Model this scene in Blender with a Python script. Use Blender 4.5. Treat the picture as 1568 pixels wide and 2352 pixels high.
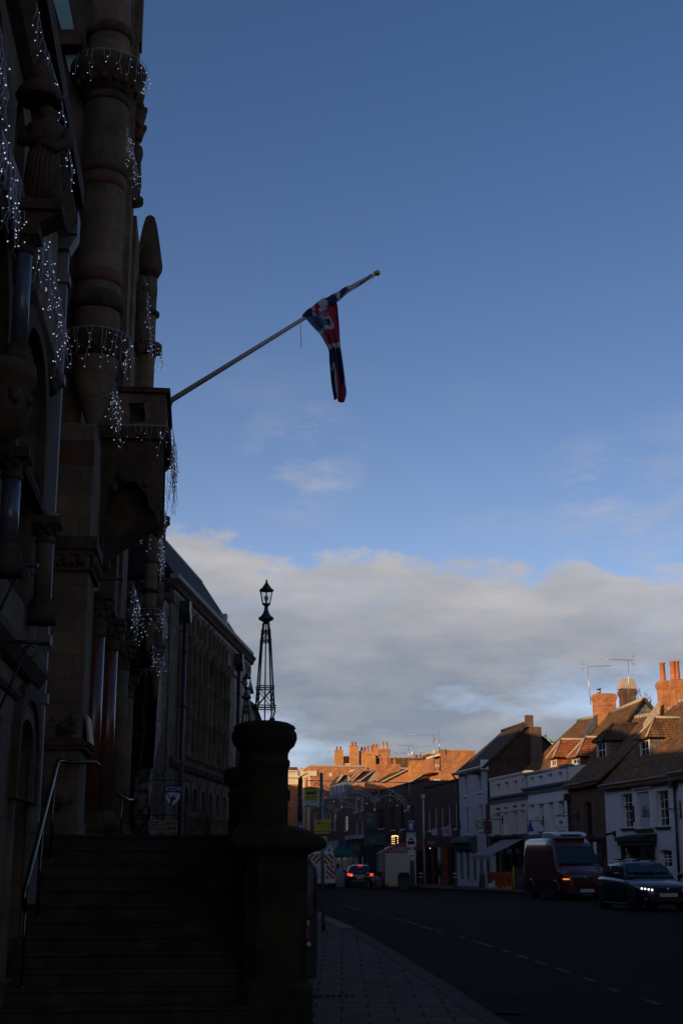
import bpy, bmesh, math, random
from math import sin, cos, pi, radians as R
from mathutils import Vector, Matrix
from mathutils.geometry import tessellate_polygon
random.seed(7)
S = bpy.context.scene
C = S.collection
for o in list(bpy.data.objects):
    bpy.data.objects.remove(o)
# ------------------------------------------------------------------ camera
EYE, PITCH, FPX = 1.6, R(14.18), 3129.0          # eye height, tilt, focal length in overview pixels (1568 x 2352)
cam = bpy.data.cameras.new('camera'); co = bpy.data.objects.new('camera', cam); C.objects.link(co)
cam.sensor_fit = 'VERTICAL'; cam.sensor_height = 36.0; cam.lens = 36.0 * FPX / 2352.0
cam.clip_start = 0.1; cam.clip_end = 6000
co.location = (0, 0, EYE); co.rotation_euler = (pi / 2 + PITCH, 0, 0)
S.camera = co
# ------------------------------------------------------------------ light and sky
SUN_EL, SUN_AZ = R(9.5), R(222)                    # direction the light comes FROM: azimuth measured from +Y towards +X
sd = Vector((sin(SUN_AZ) * cos(SUN_EL), cos(SUN_AZ) * cos(SUN_EL), sin(SUN_EL)))
sun = bpy.data.lights.new('sun', 'SUN'); so = bpy.data.objects.new('sun', sun); C.objects.link(so)
sun.energy = 4.6; sun.angle = R(0.5); sun.color = (1.0, 0.66, 0.34)
so.rotation_euler = sd.to_track_quat('Z', 'Y').to_euler()
W = bpy.data.worlds.new("World"); S.world = W; W.use_nodes = True
wn = W.node_tree.nodes; wl = W.node_tree.links; wn.clear()
def wnode(t, **k):
    n = wn.new(t)
    for a, b in k.items(): setattr(n, a, b)
    return n
def wmath(op, a, b=None, c=None, clamp=False):
    n = wnode('ShaderNodeMath', operation=op, use_clamp=clamp)
    for i, x in enumerate((a, b, c)):
        if x is None: continue
        if hasattr(x, 'links') or hasattr(x, 'is_linked'): wl.new(x, n.inputs[i])
        else: n.inputs[i].default_value = x
    return n.outputs[0]
sky = wnode('ShaderNodeTexSky', sky_type='NISHITA', sun_disc=False, sun_elevation=SUN_EL, sun_rotation=SUN_AZ)
sky.air_density = 1.0; sky.dust_density = 0.35; sky.ozone_density = 4.5; sky.altitude = 60
tc = wnode('ShaderNodeTexCoord'); sep = wnode('ShaderNodeSeparateXYZ'); wl.new(tc.outputs['Generated'], sep.inputs[0])
dz = sep.outputs[2]
def wnoise(scale, zs, det=6, rough=0.55, off=0.0):
    m = wnode('ShaderNodeMapping'); m.inputs['Scale'].default_value = (1, 1, zs); m.inputs['Location'].default_value = (off, off * .7, off * 1.3)
    wl.new(tc.outputs['Generated'], m.inputs[0])
    n = wnode('ShaderNodeTexNoise'); n.inputs['Scale'].default_value = scale; n.inputs['Detail'].default_value = det; n.inputs['Roughness'].default_value = rough
    wl.new(m.outputs[0], n.inputs['Vector'])
    return n.outputs['Fac']
nA = wnoise(9.0, 2.2, 7, 0.56, 3.1); nB = wnoise(26.0, 2.0, 7, 0.58, 1.7); nC = wnoise(5.0, 3.4, 6, 0.6, 8.3); nD = wnoise(3.2, 1.5, 3, .5, 5.2)
# upper edge of the cloud bank (sine of elevation), lumpy, falling a little towards +X
edge = wmath('ADD', wmath('ADD', wmath('MULTIPLY_ADD', sep.outputs[0], -0.085, 0.222), wmath('MULTIPLY', wmath('SUBTRACT', nA, .5), 0.06)), wmath('MULTIPLY', wmath('SUBTRACT', nB, .5), 0.062))
below = wmath('SUBTRACT', edge, dz)
bank = wmath('MULTIPLY', below, 75.0, clamp=True)
# gaps of blue inside the bank, more of them lower down
gapn = wmath('MULTIPLY', wmath('SUBTRACT', nC, 0.49), 6.0, clamp=True)
gap = wmath('MULTIPLY', gapn, wmath('MULTIPLY', below, 9.0, clamp=True))
bank2 = wmath('MULTIPLY', bank, wmath('SUBTRACT', 1.0, wmath('MULTIPLY', gap, 0.75)))
# thin wisps above the bank
wispn = wmath('MULTIPLY', wmath('SUBTRACT', wnoise(4.2, 3.2, 6, .55, 11.9), 0.585), 4.0, clamp=True)
wisp = wmath('MULTIPLY', wispn, wmath('MULTIPLY', wmath('SUBTRACT', 0.40, dz), 6.0, clamp=True))
wisp = wmath('MULTIPLY', wisp, 0.30)
wn2_ = wmath('MULTIPLY', wmath('SUBTRACT', wnoise(15.0, 3.0, 7, .6, 2.4), 0.40), 3.2, clamp=True)
def wdot(v):
    n = wnode('ShaderNodeVectorMath', operation='DOT_PRODUCT'); wl.new(tc.outputs['Generated'], n.inputs[0]); n.inputs[1].default_value = v; return n.outputs['Value']
def puff(az, el, rad, k):
    v = (sin(az) * cos(el), cos(az) * cos(el), sin(el)); f = wmath('DIVIDE', wmath('SUBTRACT', wdot(v), cos(rad)), 1 - cos(rad), clamp=True)
    return wmath('MULTIPLY', wmath('MULTIPLY', f, wn2_), k)
for az_, el_, ra_, k_ in ((-1.7, 16.3, 3.0, .6), (11.0, 14.4, 3.0, .55), (13.5, 12.6, 3.4, .6), (14.5, 15.5, 3.0, .3)):
    wisp = wmath('MAXIMUM', wisp, puff(R(az_), R(el_), R(ra_), k_))
mask = wmath('MAXIMUM', bank2, wisp)
# brightness: sunlit upper rims, greyer bodies
rim = wmath('SUBTRACT', 1.0, wmath('MULTIPLY', below, 11.0, clamp=True))
nE = wnoise(13.0, 3.6, 7, .55, 6.6)
lit = wmath('MULTIPLY', wmath('SUBTRACT', wmath('ADD', wmath('MULTIPLY', nB, .35), wmath('MULTIPLY', nE, .65)), .43), 4.2, clamp=True)
low = wmath('SUBTRACT', 1.0, wmath('MULTIPLY', dz, 16.0, clamp=True))
bright = wmath('ADD', wmath('MULTIPLY', rim, .66), wmath('ADD', wmath('MULTIPLY', lit, 0.42), wmath('MULTIPLY', low, .35)), clamp=True)
cr = wnode('ShaderNodeMix', data_type='RGBA'); wl.new(bright, cr.inputs['Factor'])
CLOUD_DARK, CLOUD_LIT = (2.4, 2.85, 3.6, 1), (5.5, 5.25, 5.3, 1)
cr.inputs[6].default_value = CLOUD_DARK; cr.inputs[7].default_value = CLOUD_LIT
fin = wnode('ShaderNodeMix', data_type='RGBA'); wl.new(mask, fin.inputs['Factor'])
# pale haze low in the sky, warmer and brighter on the side of the low sun
zc_ = wmath('MAXIMUM', dz, 0.0)
hz = wmath('MULTIPLY', wmath('POWER', 2.71828, wmath('MULTIPLY', zc_, -7.3)), 7.5)
vd = wnode('ShaderNodeVectorMath', operation='DOT_PRODUCT'); wl.new(tc.outputs['Generated'], vd.inputs[0]); vd.inputs[1].default_value = (sin(SUN_AZ), cos(SUN_AZ), 0)
hs = wmath('MULTIPLY', wmath('POWER', 2.71828, wmath('MULTIPLY', zc_, -3.2)), wmath('MULTIPLY', wmath('POWER', wmath('MAXIMUM', vd.outputs['Value'], 0.0), 1.2), 9.0))
def scaled(v, col):
    n = wnode('ShaderNodeVectorMath', operation='SCALE'); n.inputs[0].default_value = col; wl.new(v, n.inputs['Scale']); return n.outputs[0]
def vadd(a, b):
    n = wnode('ShaderNodeVectorMath', operation='ADD'); wl.new(a, n.inputs[0]); wl.new(b, n.inputs[1]); return n.outputs[0]
skyh0 = vadd(sky.outputs[0], vadd(scaled(hz, (.93, 1.0, 1.18)), scaled(hs, (1.0, .78, .56))))
tint = wnode('ShaderNodeVectorMath', operation='MULTIPLY'); wl.new(skyh0, tint.inputs[0]); tint.inputs[1].default_value = (1.04, 1.0, 1.085)
wl.new(tint.outputs[0], fin.inputs[6]); wl.new(cr.outputs[2], fin.inputs[7])
bg = wnode('ShaderNodeBackground'); bg.inputs['Strength'].default_value = 0.1; wl.new(fin.outputs[2], bg.inputs['Color'])
wo = wnode('ShaderNodeOutputWorld'); wl.new(bg.outputs[0], wo.inputs['Surface'])
S.view_settings.view_transform = 'Standard'; S.view_settings.look = 'None'; S.view_settings.gamma = 1
S.view_settings.exposure = 0.0
S.cycles.max_bounces = 5; S.cycles.diffuse_bounces = 3; S.cycles.glossy_bounces = 3; S.cycles.transparent_max_bounces = 12
S.cycles.use_denoising = True
S.cycles.sample_clamp_indirect = 4
# ------------------------------------------------------------------ measuring helpers
def ray(u, v):
    dx = (u - 784.0) / FPX; dy = (1176.0 - v) / FPX
    return Vector((dx, cos(PITCH) - dy * sin(PITCH), sin(PITCH) + dy * cos(PITCH)))
def P(u, v, Y):
    d = ray(u, v); t = Y / d.y
    return Vector((d.x * t, Y, EYE + d.z * t))
def gz(Y):
    if Y < 42: return -.27 * max(0.0, min(1.0, (40.0 - Y) / 24.0))
    return -(min(Y, 112) - 42) * 0.0095
def G(u, v, h=0.0):
    d = ray(u, v); t = 1.0
    for k in range(80):
        t = (gz(d.y * t) + h - EYE) / d.z
    return Vector((d.x * t, d.y * t, gz(d.y * t) + h))
ZOOM = {0: (0, 0, .2563), 2: (0, 574.2, .2636), 3: (0, 1148.4, .2636), 4: (0, 1722.5, .2676), 5: (287.1, 1148.4, .2636), 6: (344.5, 1665, .2636),
        11: (648.8, 1665, .2087), 12: (918.7, 1665, .2087), 13: (1205.7, 1665, .2311), 14: (1033.5, 1464, .3409), 15: (1148.3, 1866, .2677),
        16: (689, 1980.9, .5606), 17: (367.5, 597.1, .3296), 21: (849.7, 1808.6, .12816), 22: (689, 1779.9, .11228), 23: (1090.9, 1837.3, .10985), 25: (660.3, 1751.2, .12816)}
def z(k, x, y):
    a, b, s = ZOOM[k]; return (a + s * x, b + s * y)
# ------------------------------------------------------------------ mesh helper
class MB:
    def __init__(s): s.v = []; s.f = []; s.mi = []; s.sm = []; s.m = 0
    def add(s, vs, fs, smooth=False):
        n = len(s.v); s.v += [tuple(q) for q in vs]
        for f in fs:
            s.f.append(tuple(n + i for i in f)); s.mi.append(s.m); s.sm.append(smooth)
        return s
    def box(s, x0, y0, z0, x1, y1, z1):
        if x0 > x1: x0, x1 = x1, x0
        if y0 > y1: y0, y1 = y1, y0
        if z0 > z1: z0, z1 = z1, z0
        return s.add([(x0, y0, z0), (x1, y0, z0), (x1, y1, z0), (x0, y1, z0), (x0, y0, z1), (x1, y0, z1), (x1, y1, z1), (x0, y1, z1)],
                     [(0, 3, 2, 1), (4, 5, 6, 7), (0, 1, 5, 4), (1, 2, 6, 5), (2, 3, 7, 6), (3, 0, 4, 7)])
    def prism(s, pts, a0, a1, axis='y'):
        n = len(pts)
        mk = {'y': lambda p, a: (p[0], a, p[1]), 'x': lambda p, a: (a, p[0], p[1]), 'z': lambda p, a: (p[0], p[1], a)}[axis]
        vs = [mk(p, a0) for p in pts] + [mk(p, a1) for p in pts]
        tri = tessellate_polygon([[Vector((p[0], p[1], 0)) for p in pts]])
        fs = [tuple(t) for t in tri] + [tuple(n + i for i in reversed(t)) for t in tri]
        fs += [(i, (i + 1) % n, n + (i + 1) % n, n + i) for i in range(n)]
        return s.add(vs, fs)
    def wall(s, outer, holes, y0, y1, back=True, mk=None):
        """wall in the x-z plane from y0 (front) to y1 with through-openings"""
        mk = mk or (lambda p, a: (p[0], a, p[1]))
        loops = [outer] + holes; flat = [p for l in loops for p in l]
        tri = tessellate_polygon([[Vector((p[0], p[1], 0)) for p in l] for l in loops])
        n = len(flat)
        s.add([mk(p, y0) for p in flat], [tuple(t) for t in tri])
        if back: s.add([mk(p, y1) for p in flat], [tuple(reversed(t)) for t in tri])
        for l in loops:
            k = len(l)
            s.add([mk(p, y0) for p in l] + [mk(p, y1) for p in l], [(i, (i + 1) % k, k + (i + 1) % k, k + i) for i in range(k)])
        return s
    def tube(s, p0, p1, r0, r1=None, n=8, smooth=True):
        return s.path([p0, p1], [r0, r0 if r1 is None else r1], n, smooth)
    def path(s, pts, r, n=8, smooth=True):
        pts = [Vector(p) for p in pts]; rs = r if isinstance(r, (list, tuple)) else [r] * len(pts)
        base = len(s.v); vs = []; prev = None
        for i, p in enumerate(pts):
            d = (pts[min(i + 1, len(pts) - 1)] - pts[max(i - 1, 0)])
            d = d.normalized() if d.length > 1e-9 else Vector((0, 0, 1))
            if prev is None:
                a = d.orthogonal().normalized()
            else:
                a = prev - d * prev.dot(d)
                a = a.normalized() if a.length > 1e-6 else d.orthogonal().normalized()
            prev = a; b = d.cross(a)
            for k in range(n):
                t = 2 * pi * (k + .5) / n; vs.append(p + (a * cos(t) + b * sin(t)) * rs[i])
        fs = []
        for i in range(len(pts) - 1):
            for k in range(n):
                fs.append((i * n + k, i * n + (k + 1) % n, (i + 1) * n + (k + 1) % n, (i + 1) * n + k))
        s.add(vs, fs, smooth)
        m = (len(pts) - 1) * n
        s.f.append(tuple(base + k for k in reversed(range(n)))); s.mi.append(s.m); s.sm.append(False)
        s.f.append(tuple(base + m + k for k in range(n))); s.mi.append(s.m); s.sm.append(False)
        return s
    def lathe(s, prof, cx=0, cy=0, n=16, a0=0.0, smooth=True):
        vs = []; fs = []
        for (r, zz) in prof:
            for k in range(n):
                t = a0 + 2 * pi * k / n; vs.append((cx + r * cos(t), cy + r * sin(t), zz))
        for i in range(len(prof) - 1):
            for k in range(n):
                fs.append((i * n + k, i * n + (k + 1) % n, (i + 1) * n + (k + 1) % n, (i + 1) * n + k))
        s.add(vs, fs, smooth)
        b = len(s.v) - len(vs); m = (len(prof) - 1) * n
        if prof[0][0] > 1e-4: s.f.append(tuple(b + k for k in reversed(range(n)))); s.mi.append(s.m); s.sm.append(False)
        if prof[-1][0] > 1e-4: s.f.append(tuple(b + m + k for k in range(n))); s.mi.append(s.m); s.sm.append(False)
        return s
    def ball(s, c, r, n=8, sc=(1, 1, 1), m=None):
        m = m or max(3, n // 2); vs = []; fs = []
        for i in range(m + 1):
            ph = pi * i / m
            for k in range(n):
                t = 2 * pi * k / n
                vs.append((c[0] + r * sc[0] * sin(ph) * cos(t), c[1] + r * sc[1] * sin(ph) * sin(t), c[2] + r * sc[2] * cos(ph)))
        for i in range(m):
            for k in range(n):
                fs.append((i * n + k, (i + 1) * n + k, (i + 1) * n + (k + 1) % n, i * n + (k + 1) % n))
        return s.add(vs, fs, True)
    def build(s, name, mats, parent=None, merge=True, bevel=0.0):
        me = bpy.data.meshes.new(name); me.from_pydata(s.v, [], s.f); me.update()
        mats = mats if isinstance(mats, (list, tuple)) else [mats]
        for q in mats: me.materials.append(M[q] if isinstance(q, str) else q)
        for p, i, q in zip(me.polygons, s.mi, s.sm): p.material_index = min(i, len(mats) - 1); p.use_smooth = q
        if merge:
            b = bmesh.new(); b.from_mesh(me); bmesh.ops.remove_doubles(b, verts=b.verts, dist=1e-5)
            bmesh.ops.recalc_face_normals(b, faces=b.faces)
            b.to_mesh(me); b.free()
        o = bpy.data.objects.new(name, me); C.objects.link(o)
        if parent: o.parent = parent
        if bevel:
            q = o.modifiers.new('bevel', 'BEVEL'); q.width = bevel; q.segments = 2; q.limit_method = 'ANGLE'
        return o
def thing(name, label, cat, loc=(0, 0, 0), rotz=0.0, group=None):
    o = bpy.data.objects.new(name, None); C.objects.link(o); o.empty_display_size = .3
    o.location = loc; o.rotation_euler = (0, 0, rotz); o['label'] = label; o['category'] = cat
    if group: o['group'] = group
    return o
def tag(o, label, cat, group=None):
    o['label'] = label; o['category'] = cat
    if group: o['group'] = group
    return o
def structure(o):
    o['kind'] = 'structure'; return o
def dup(root, loc, rotz, label=None):
    r = root.copy(); C.objects.link(r); r.location = loc; r.rotation_euler = (0, 0, rotz)
    if label: r['label'] = label
    for ch in list(root.children):
        c = ch.copy(); C.objects.link(c); c.parent = r
        for g_ in ch.children:
            d = g_.copy(); C.objects.link(d); d.parent = c
    return r
def txt(body, size, m, parent, loc, align='CENTER', rot=(pi / 2, 0, 0), name='lettering', ext=0.002, sx=1.0):
    c = bpy.data.curves.new('t', 'FONT'); c.body = body; c.size = size; c.extrude = ext; c.align_x = align; c.align_y = 'CENTER'; c.resolution_u = 3
    c.space_line = .9
    o = bpy.data.objects.new('t', c); C.objects.link(o)
    me = bpy.data.meshes.new_from_object(o.evaluated_get(bpy.context.evaluated_depsgraph_get()))
    bpy.data.objects.remove(o); bpy.data.curves.remove(c)
    me.materials.clear(); me.materials.append(M[m])
    q = bpy.data.objects.new(name, me); C.objects.link(q); q.parent = parent; q.location = loc; q.rotation_euler = rot; q.scale = (sx, 1, 1)
    me.name = name
    return q
def circ(cx, cz, r, n=24, a0=0.0, a1=2 * pi, full=True):
    k = n if full else n + 1
    return [(cx + r * cos(a0 + (a1 - a0) * i / n), cz + r * sin(a0 + (a1 - a0) * i / n)) for i in range(k)]
def pointed(xc, w, zb, zs, rise=None, n=7):
    """outline of an opening with a pointed arch: base zb, springing zs"""
    h = w / 2; rise = rise or w * .95; pts = [(xc - h, zb), (xc + h, zb)]
    for i in range(n + 1):
        t = i / n; pts.append((xc + h * (1 - t ** 1.7), zs + rise * math.sqrt(max(0, 1 - (1 - t) ** 2)) ** 1.15))
    for i in range(n - 1, -1, -1):
        t = i / n; pts.append((xc - h * (1 - t ** 1.7), zs + rise * math.sqrt(max(0, 1 - (1 - t) ** 2)) ** 1.15))
    return pts
def roundarch(xc, w, zb, zs, rise=None, n=10):
    h = w / 2; rise = rise or h
    return [(xc - h, zb), (xc + h, zb)] + [(xc + h * cos(pi * i / n), zs + rise * sin(pi * i / n)) for i in range(n + 1)]
def rect(x0, z0, x1, z1): return [(x0, z0), (x1, z0), (x1, z1), (x0, z1)]
# ------------------------------------------------------------------ materials
M = {}
def nodes(m):
    nt = m.node_tree; return nt, nt.nodes['Principled BSDF'], nt.links
def mat(name, col, rough=.75, var=.25, scale=3.0, bump=.15, metal=0.0, spec=.4, kind='noise', col2=None, bscale=None, stain=0.0, coat=0.0, bw=.45, bh=.16):
    m = bpy.data.materials.new(name); m.use_nodes = True; M[name] = m
    nt, b, L = nodes(m)
    b.inputs['Roughness'].default_value = rough; b.inputs['Metallic'].default_value = metal; b.inputs['Specular IOR Level'].default_value = spec
    if coat: b.inputs['Coat Weight'].default_value = coat; b.inputs['Coat Roughness'].default_value = .08
    N = nt.nodes
    t = N.new('ShaderNodeTexCoord'); src = t.outputs['Object']
    c1 = tuple(max(0, x * (1 - var)) for x in col) + (1,); c2 = tuple(min(1, x * (1 + var)) for x in col) + (1,)
    n1 = N.new('ShaderNodeTexNoise'); n1.inputs['Scale'].default_value = scale; n1.inputs['Detail'].default_value = 7; n1.inputs['Roughness'].default_value = .62
    L.new(src, n1.inputs['Vector'])
    ramp = N.new('ShaderNodeMapRange'); ramp.inputs[1].default_value = .3; ramp.inputs[2].default_value = .7; L.new(n1.outputs['Fac'], ramp.inputs[0])
    mx = N.new('ShaderNodeMix'); mx.data_type = 'RGBA'; mx.inputs[6].default_value = c1; mx.inputs[7].default_value = c2; L.new(ramp.outputs[0], mx.inputs['Factor'])
    colout = mx.outputs[2]; hsrc = n1.outputs['Fac']
    if kind in ('brick', 'slab', 'tile', 'ashlar'):
        sp = N.new('ShaderNodeSeparateXYZ'); L.new(src, sp.inputs[0]); cb = N.new('ShaderNodeCombineXYZ')
        if kind == 'slab':
            L.new(sp.outputs[0], cb.inputs[0]); L.new(sp.outputs[1], cb.inputs[1])
        else:
            a = N.new('ShaderNodeMath'); a.operation = 'ADD'; L.new(sp.outputs[0], a.inputs[0]); L.new(sp.outputs[1], a.inputs[1])
            L.new(a.outputs[0], cb.inputs[0]); L.new(sp.outputs[2], cb.inputs[1])
        bt = N.new('ShaderNodeTexBrick'); L.new(cb.outputs[0], bt.inputs['Vector'])
        bt.inputs['Scale'].default_value = 1.0; bt.inputs['Brick Width'].default_value = bw; bt.inputs['Row Height'].default_value = bh
        bt.inputs['Mortar Size'].default_value = {'brick': .011, 'slab': .022, 'tile': .016, 'ashlar': .006}[kind]; bt.inputs['Mortar Smooth'].default_value = .3
        k = col2 or tuple(x * .7 for x in col)
        bt.inputs['Color1'].default_value = (1.28, 1.22, 1.18, 1); bt.inputs['Color2'].default_value = (.66, .7, .74, 1)
        mo = {'brick': (1.3, 1.5, 1.8, 1), 'slab': (.25, .25, .25, 1), 'tile': (.3, .3, .3, 1), 'ashlar': (.6, .6, .6, 1)}[kind]
        if kind == 'ashlar': bt.inputs['Color1'].default_value = (1.15, 1.13, 1.1, 1); bt.inputs['Color2'].default_value = (.85, .86, .88, 1)
        if kind == 'slab': bt.inputs['Color1'].default_value = (1.12, 1.12, 1.12, 1); bt.inputs['Color2'].default_value = (.86, .86, .88, 1)
        if name in ('whitepaint', 'greypaint'): bt.inputs['Color1'].default_value = (1.03, 1.03, 1.03, 1); bt.inputs['Color2'].default_value = (.97, .97, .97, 1); mo = (.86, .86, .86, 1)
        bt.inputs['Mortar'].default_value = mo
        mu = N.new('ShaderNodeMix'); mu.data_type = 'RGBA'; mu.blend_type = 'MULTIPLY'; mu.inputs['Factor'].default_value = 1
        L.new(colout, mu.inputs[6]); L.new(bt.outputs['Color'], mu.inputs[7]); colout = mu.outputs[2]
        hm = N.new('ShaderNodeMath'); hm.operation = 'MULTIPLY_ADD'; L.new(bt.outputs['Fac'], hm.inputs[0]); hm.inputs[1].default_value = -.8; L.new(n1.outputs['Fac'], hm.inputs[2]); hsrc = hm.outputs[0]
    if kind == 'flint':
        vo = N.new('ShaderNodeTexVoronoi'); vo.inputs['Scale'].default_value = bscale or 9; L.new(src, vo.inputs['Vector'])
        rp = N.new('ShaderNodeValToRGB'); rp.color_ramp.elements[0].color = tuple(x * .25 for x in col) + (1,); rp.color_ramp.elements[1].color = tuple(min(1, x * 1.8) for x in col) + (1,)
        rp.color_ramp.elements[0].position = .25; rp.color_ramp.elements[1].position = .95
        s2 = N.new('ShaderNodeSeparateColor'); L.new(vo.outputs['Color'], s2.inputs[0]); L.new(s2.outputs[0], rp.inputs[0]); colout = rp.outputs[0]
        hi = N.new('ShaderNodeMath'); hi.operation = 'SUBTRACT'; hi.inputs[0].default_value = 1; L.new(vo.outputs['Distance'], hi.inputs[1]); hsrc = hi.outputs[0]
    if stain:
        n2 = N.new('ShaderNodeTexNoise'); n2.inputs['Scale'].default_value = scale * .35; n2.inputs['Detail'].default_value = 8; n2.inputs['Roughness'].default_value = .7
        mp = N.new('ShaderNodeMapping'); mp.inputs['Scale'].default_value = (1, 1, .35); L.new(src, mp.inputs[0]); L.new(mp.outputs[0], n2.inputs['Vector'])
        r2 = N.new('ShaderNodeMapRange'); r2.inputs[1].default_value = .48; r2.inputs[2].default_value = .66; r2.inputs[4].default_value = stain; L.new(n2.outputs['Fac'], r2.inputs[0])
        m2 = N.new('ShaderNodeMix'); m2.data_type = 'RGBA'; L.new(r2.outputs[0], m2.inputs['Factor']); L.new(colout, m2.inputs[6])
        m2.inputs[7].default_value = (col2 or tuple(x * .35 for x in col)) + (1,); colout = m2.outputs[2]
    L.new(colout, b.inputs['Base Color'])
    if bump:
        bp = N.new('ShaderNodeBump'); bp.inputs['Strength'].default_value = bump; bp.inputs['Distance'].default_value = .03
        L.new(hsrc, bp.inputs['Height']); L.new(bp.outputs[0], b.inputs['Normal'])
    return m
def emit(name, col, e):
    m = bpy.data.materials.new(name); m.use_nodes = True; M[name] = m
    nt, b, L = nodes(m); b.inputs['Base Color'].default_value = (*[min(1, c) for c in col], 1)
    b.inputs['Emission Color'].default_value = (*col, 1); b.inputs['Emission Strength'].default_value = e
    try: m.cycles.emission_sampling = 'NONE'
    except Exception: pass
    return m
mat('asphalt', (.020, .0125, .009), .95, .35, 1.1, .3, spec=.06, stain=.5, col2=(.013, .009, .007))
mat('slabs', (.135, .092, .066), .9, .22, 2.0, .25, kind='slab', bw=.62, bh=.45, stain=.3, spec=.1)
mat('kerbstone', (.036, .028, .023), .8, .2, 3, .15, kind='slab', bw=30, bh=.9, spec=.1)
mat('kerbpale', (.15, .13, .10), .8, .2, 3, .15, spec=.1)
mat('roadpaint', (.042, .033, .028), .8, .4, 6, .1, stain=.9, col2=(.03, .025, .022))
mat('roadpaint_worn', (.032, .024, .02), .8, .4, 6, .1, stain=.9, col2=(.022, .018, .016))
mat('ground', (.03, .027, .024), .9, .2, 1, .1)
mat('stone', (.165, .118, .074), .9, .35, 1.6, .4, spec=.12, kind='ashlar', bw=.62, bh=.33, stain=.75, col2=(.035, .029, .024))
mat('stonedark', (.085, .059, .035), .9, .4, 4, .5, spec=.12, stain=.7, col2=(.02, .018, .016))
mat('stoneband', (.115, .05, .026), .85, .3, 3, .3, stain=.5)
mat('stepstone', (.058, .047, .034), .9, .45, 3, .35, spec=.12, stain=.6, col2=(.013, .011, .010))
mat('mossstone', (.036, .030, .015), .92, .5, 2.2, .5, spec=.15, kind='ashlar', bw=1.7, bh=.62, stain=.75, col2=(.014, .012, .010))
mat('redgranite', (.13, .045, .028), .2, .4, 30, .02, spec=.6)
mat('greygranite', (.09, .10, .12), .22, .35, 40, .02, spec=.6)
mat('flint', (.085, .066, .052), .55, .2, 9, .5, kind='flint', bscale=7, spec=.25)
mat('slate', (.030, .033, .036), .75, .35, 2, .3, spec=.12, kind='tile', bw=.35, bh=.22)
mat('lead', (.10, .11, .12), .45, .3, 3, .1, metal=.3)
mat('verdigris', (.24, .46, .42), .55, .15, 2, .1, stain=.4, col2=(.15, .30, .27))
mat('ironblack', (.02, .022, .024), .45, .3, 6, .08, spec=.5)
mat('irongreen', (.028, .045, .042), .42, .3, 6, .08, spec=.5)
mat('brass', (.17, .12, .07), .22, .3, 8, .05, metal=1.0)
mat('steel', (.42, .40, .36), .33, .12, 5, .02, metal=1.0)
mat('downpipe', (.19, .185, .18), .6, .15, 3, .1)
mat('downpipewhite', (.55, .55, .54), .6, .1, 3, .05)
mat('goldleaf', (.4, .3, .1), .35, .3, 5, .1, metal=.8)
mat('glassdark', (.012, .014, .017), .06, .2, 2, .0, spec=.6)
mat('void', (.006, .006, .006), .95, .2, 2, 0)
mat('whitepaint', (.70, .70, .70), .7, .07, 1.5, .2, kind='ashlar', bw=.23, bh=.08, stain=.15, col2=(.5, .5, .49))
mat('whiterender', (.72, .72, .72), .75, .06, .8, .06, stain=.18, col2=(.52, .51, .5))
mat('creamrender', (.66, .62, .54), .75, .06, .8, .06, stain=.2, col2=(.46, .43, .38))
mat('greypaint', (.50, .51, .56), .75, .08, 1.2, .2, kind='ashlar', bw=.23, bh=.08, stain=.15, col2=(.36, .36, .4))
mat('joinery', (.74, .74, .72), .5, .06, 4, .03)
mat('blackpaint', (.018, .018, .019), .5, .3, 5, .05)
mat('bluegrey', (.05, .065, .08), .55, .15, 4, .03)
mat('leadgrey', (.14, .15, .17), .6, .2, 3, .1)
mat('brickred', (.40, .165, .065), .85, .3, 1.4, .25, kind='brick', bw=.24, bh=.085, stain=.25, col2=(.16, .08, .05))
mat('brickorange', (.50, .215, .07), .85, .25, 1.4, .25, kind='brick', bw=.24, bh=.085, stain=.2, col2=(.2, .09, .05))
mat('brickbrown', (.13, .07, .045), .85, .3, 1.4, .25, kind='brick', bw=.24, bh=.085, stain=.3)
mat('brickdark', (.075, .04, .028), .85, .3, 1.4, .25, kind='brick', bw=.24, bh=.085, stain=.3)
mat('tileroof', (.205, .112, .054), .9, .45, 2.2, .5, spec=.15, kind='tile', bw=.2, bh=.13, stain=.6, col2=(.13, .085, .04))
mat('tiledark', (.075, .048, .03), .85, .35, 2.2, .45, kind='tile', bw=.2, bh=.13, stain=.4)
mat('tilered', (.33, .11, .045), .85, .35, 2.5, .4, kind='tile', bw=.22, bh=.14, stain=.3)
mat('slatehung', (.17, .16, .145), .7, .25, 2, .3, kind='tile', bw=.4, bh=.26)
mat('mortar', (.42, .36, .29), .9, .2, 4, .3)
mat('chimneypot', (.50, .17, .06), .7, .2, 5, .1, stain=.3)
mat('potyellow', (.55, .36, .16), .7, .2, 5, .1, stain=.3)
mat('potred', (.33, .10, .055), .7, .2, 5, .1)
mat('stucco', (.68, .60, .46), .75, .1, 1.5, .1, stain=.25, col2=(.42, .36, .27))
mat('copperroof', (.16, .26, .24), .5, .2, 3, .1)
mat('aluminium', (.62, .62, .62), .4, .1, 5, .02, metal=.8)
# ================================================================== town hall frame: x along its front (away from the camera), y into the building
A1 = math.atan2(1, -.103); ex1 = Vector((cos(A1), sin(A1), 0)); ey1 = Vector((-sin(A1), cos(A1), 0))
def onS(u, v, s):
    d = ray(u, v); t = s / d.dot(ex1); return (d.dot(ey1) * t, EYE + d.z * t)
def onY(u, v, y):
    d = ray(u, v); t = y / d.dot(ey1); return (d.dot(ex1) * t, EYE + d.z * t)
def W1(s, y, zz): return ex1 * s + ey1 * y + Vector((0, 0, zz))
gh = thing('town_hall', 'dark gothic stone town hall with turrets, balcony and draped lights above the steps', 'town hall', (0, 0, 0), A1)
LAND = .06 + .165 * 11
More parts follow.
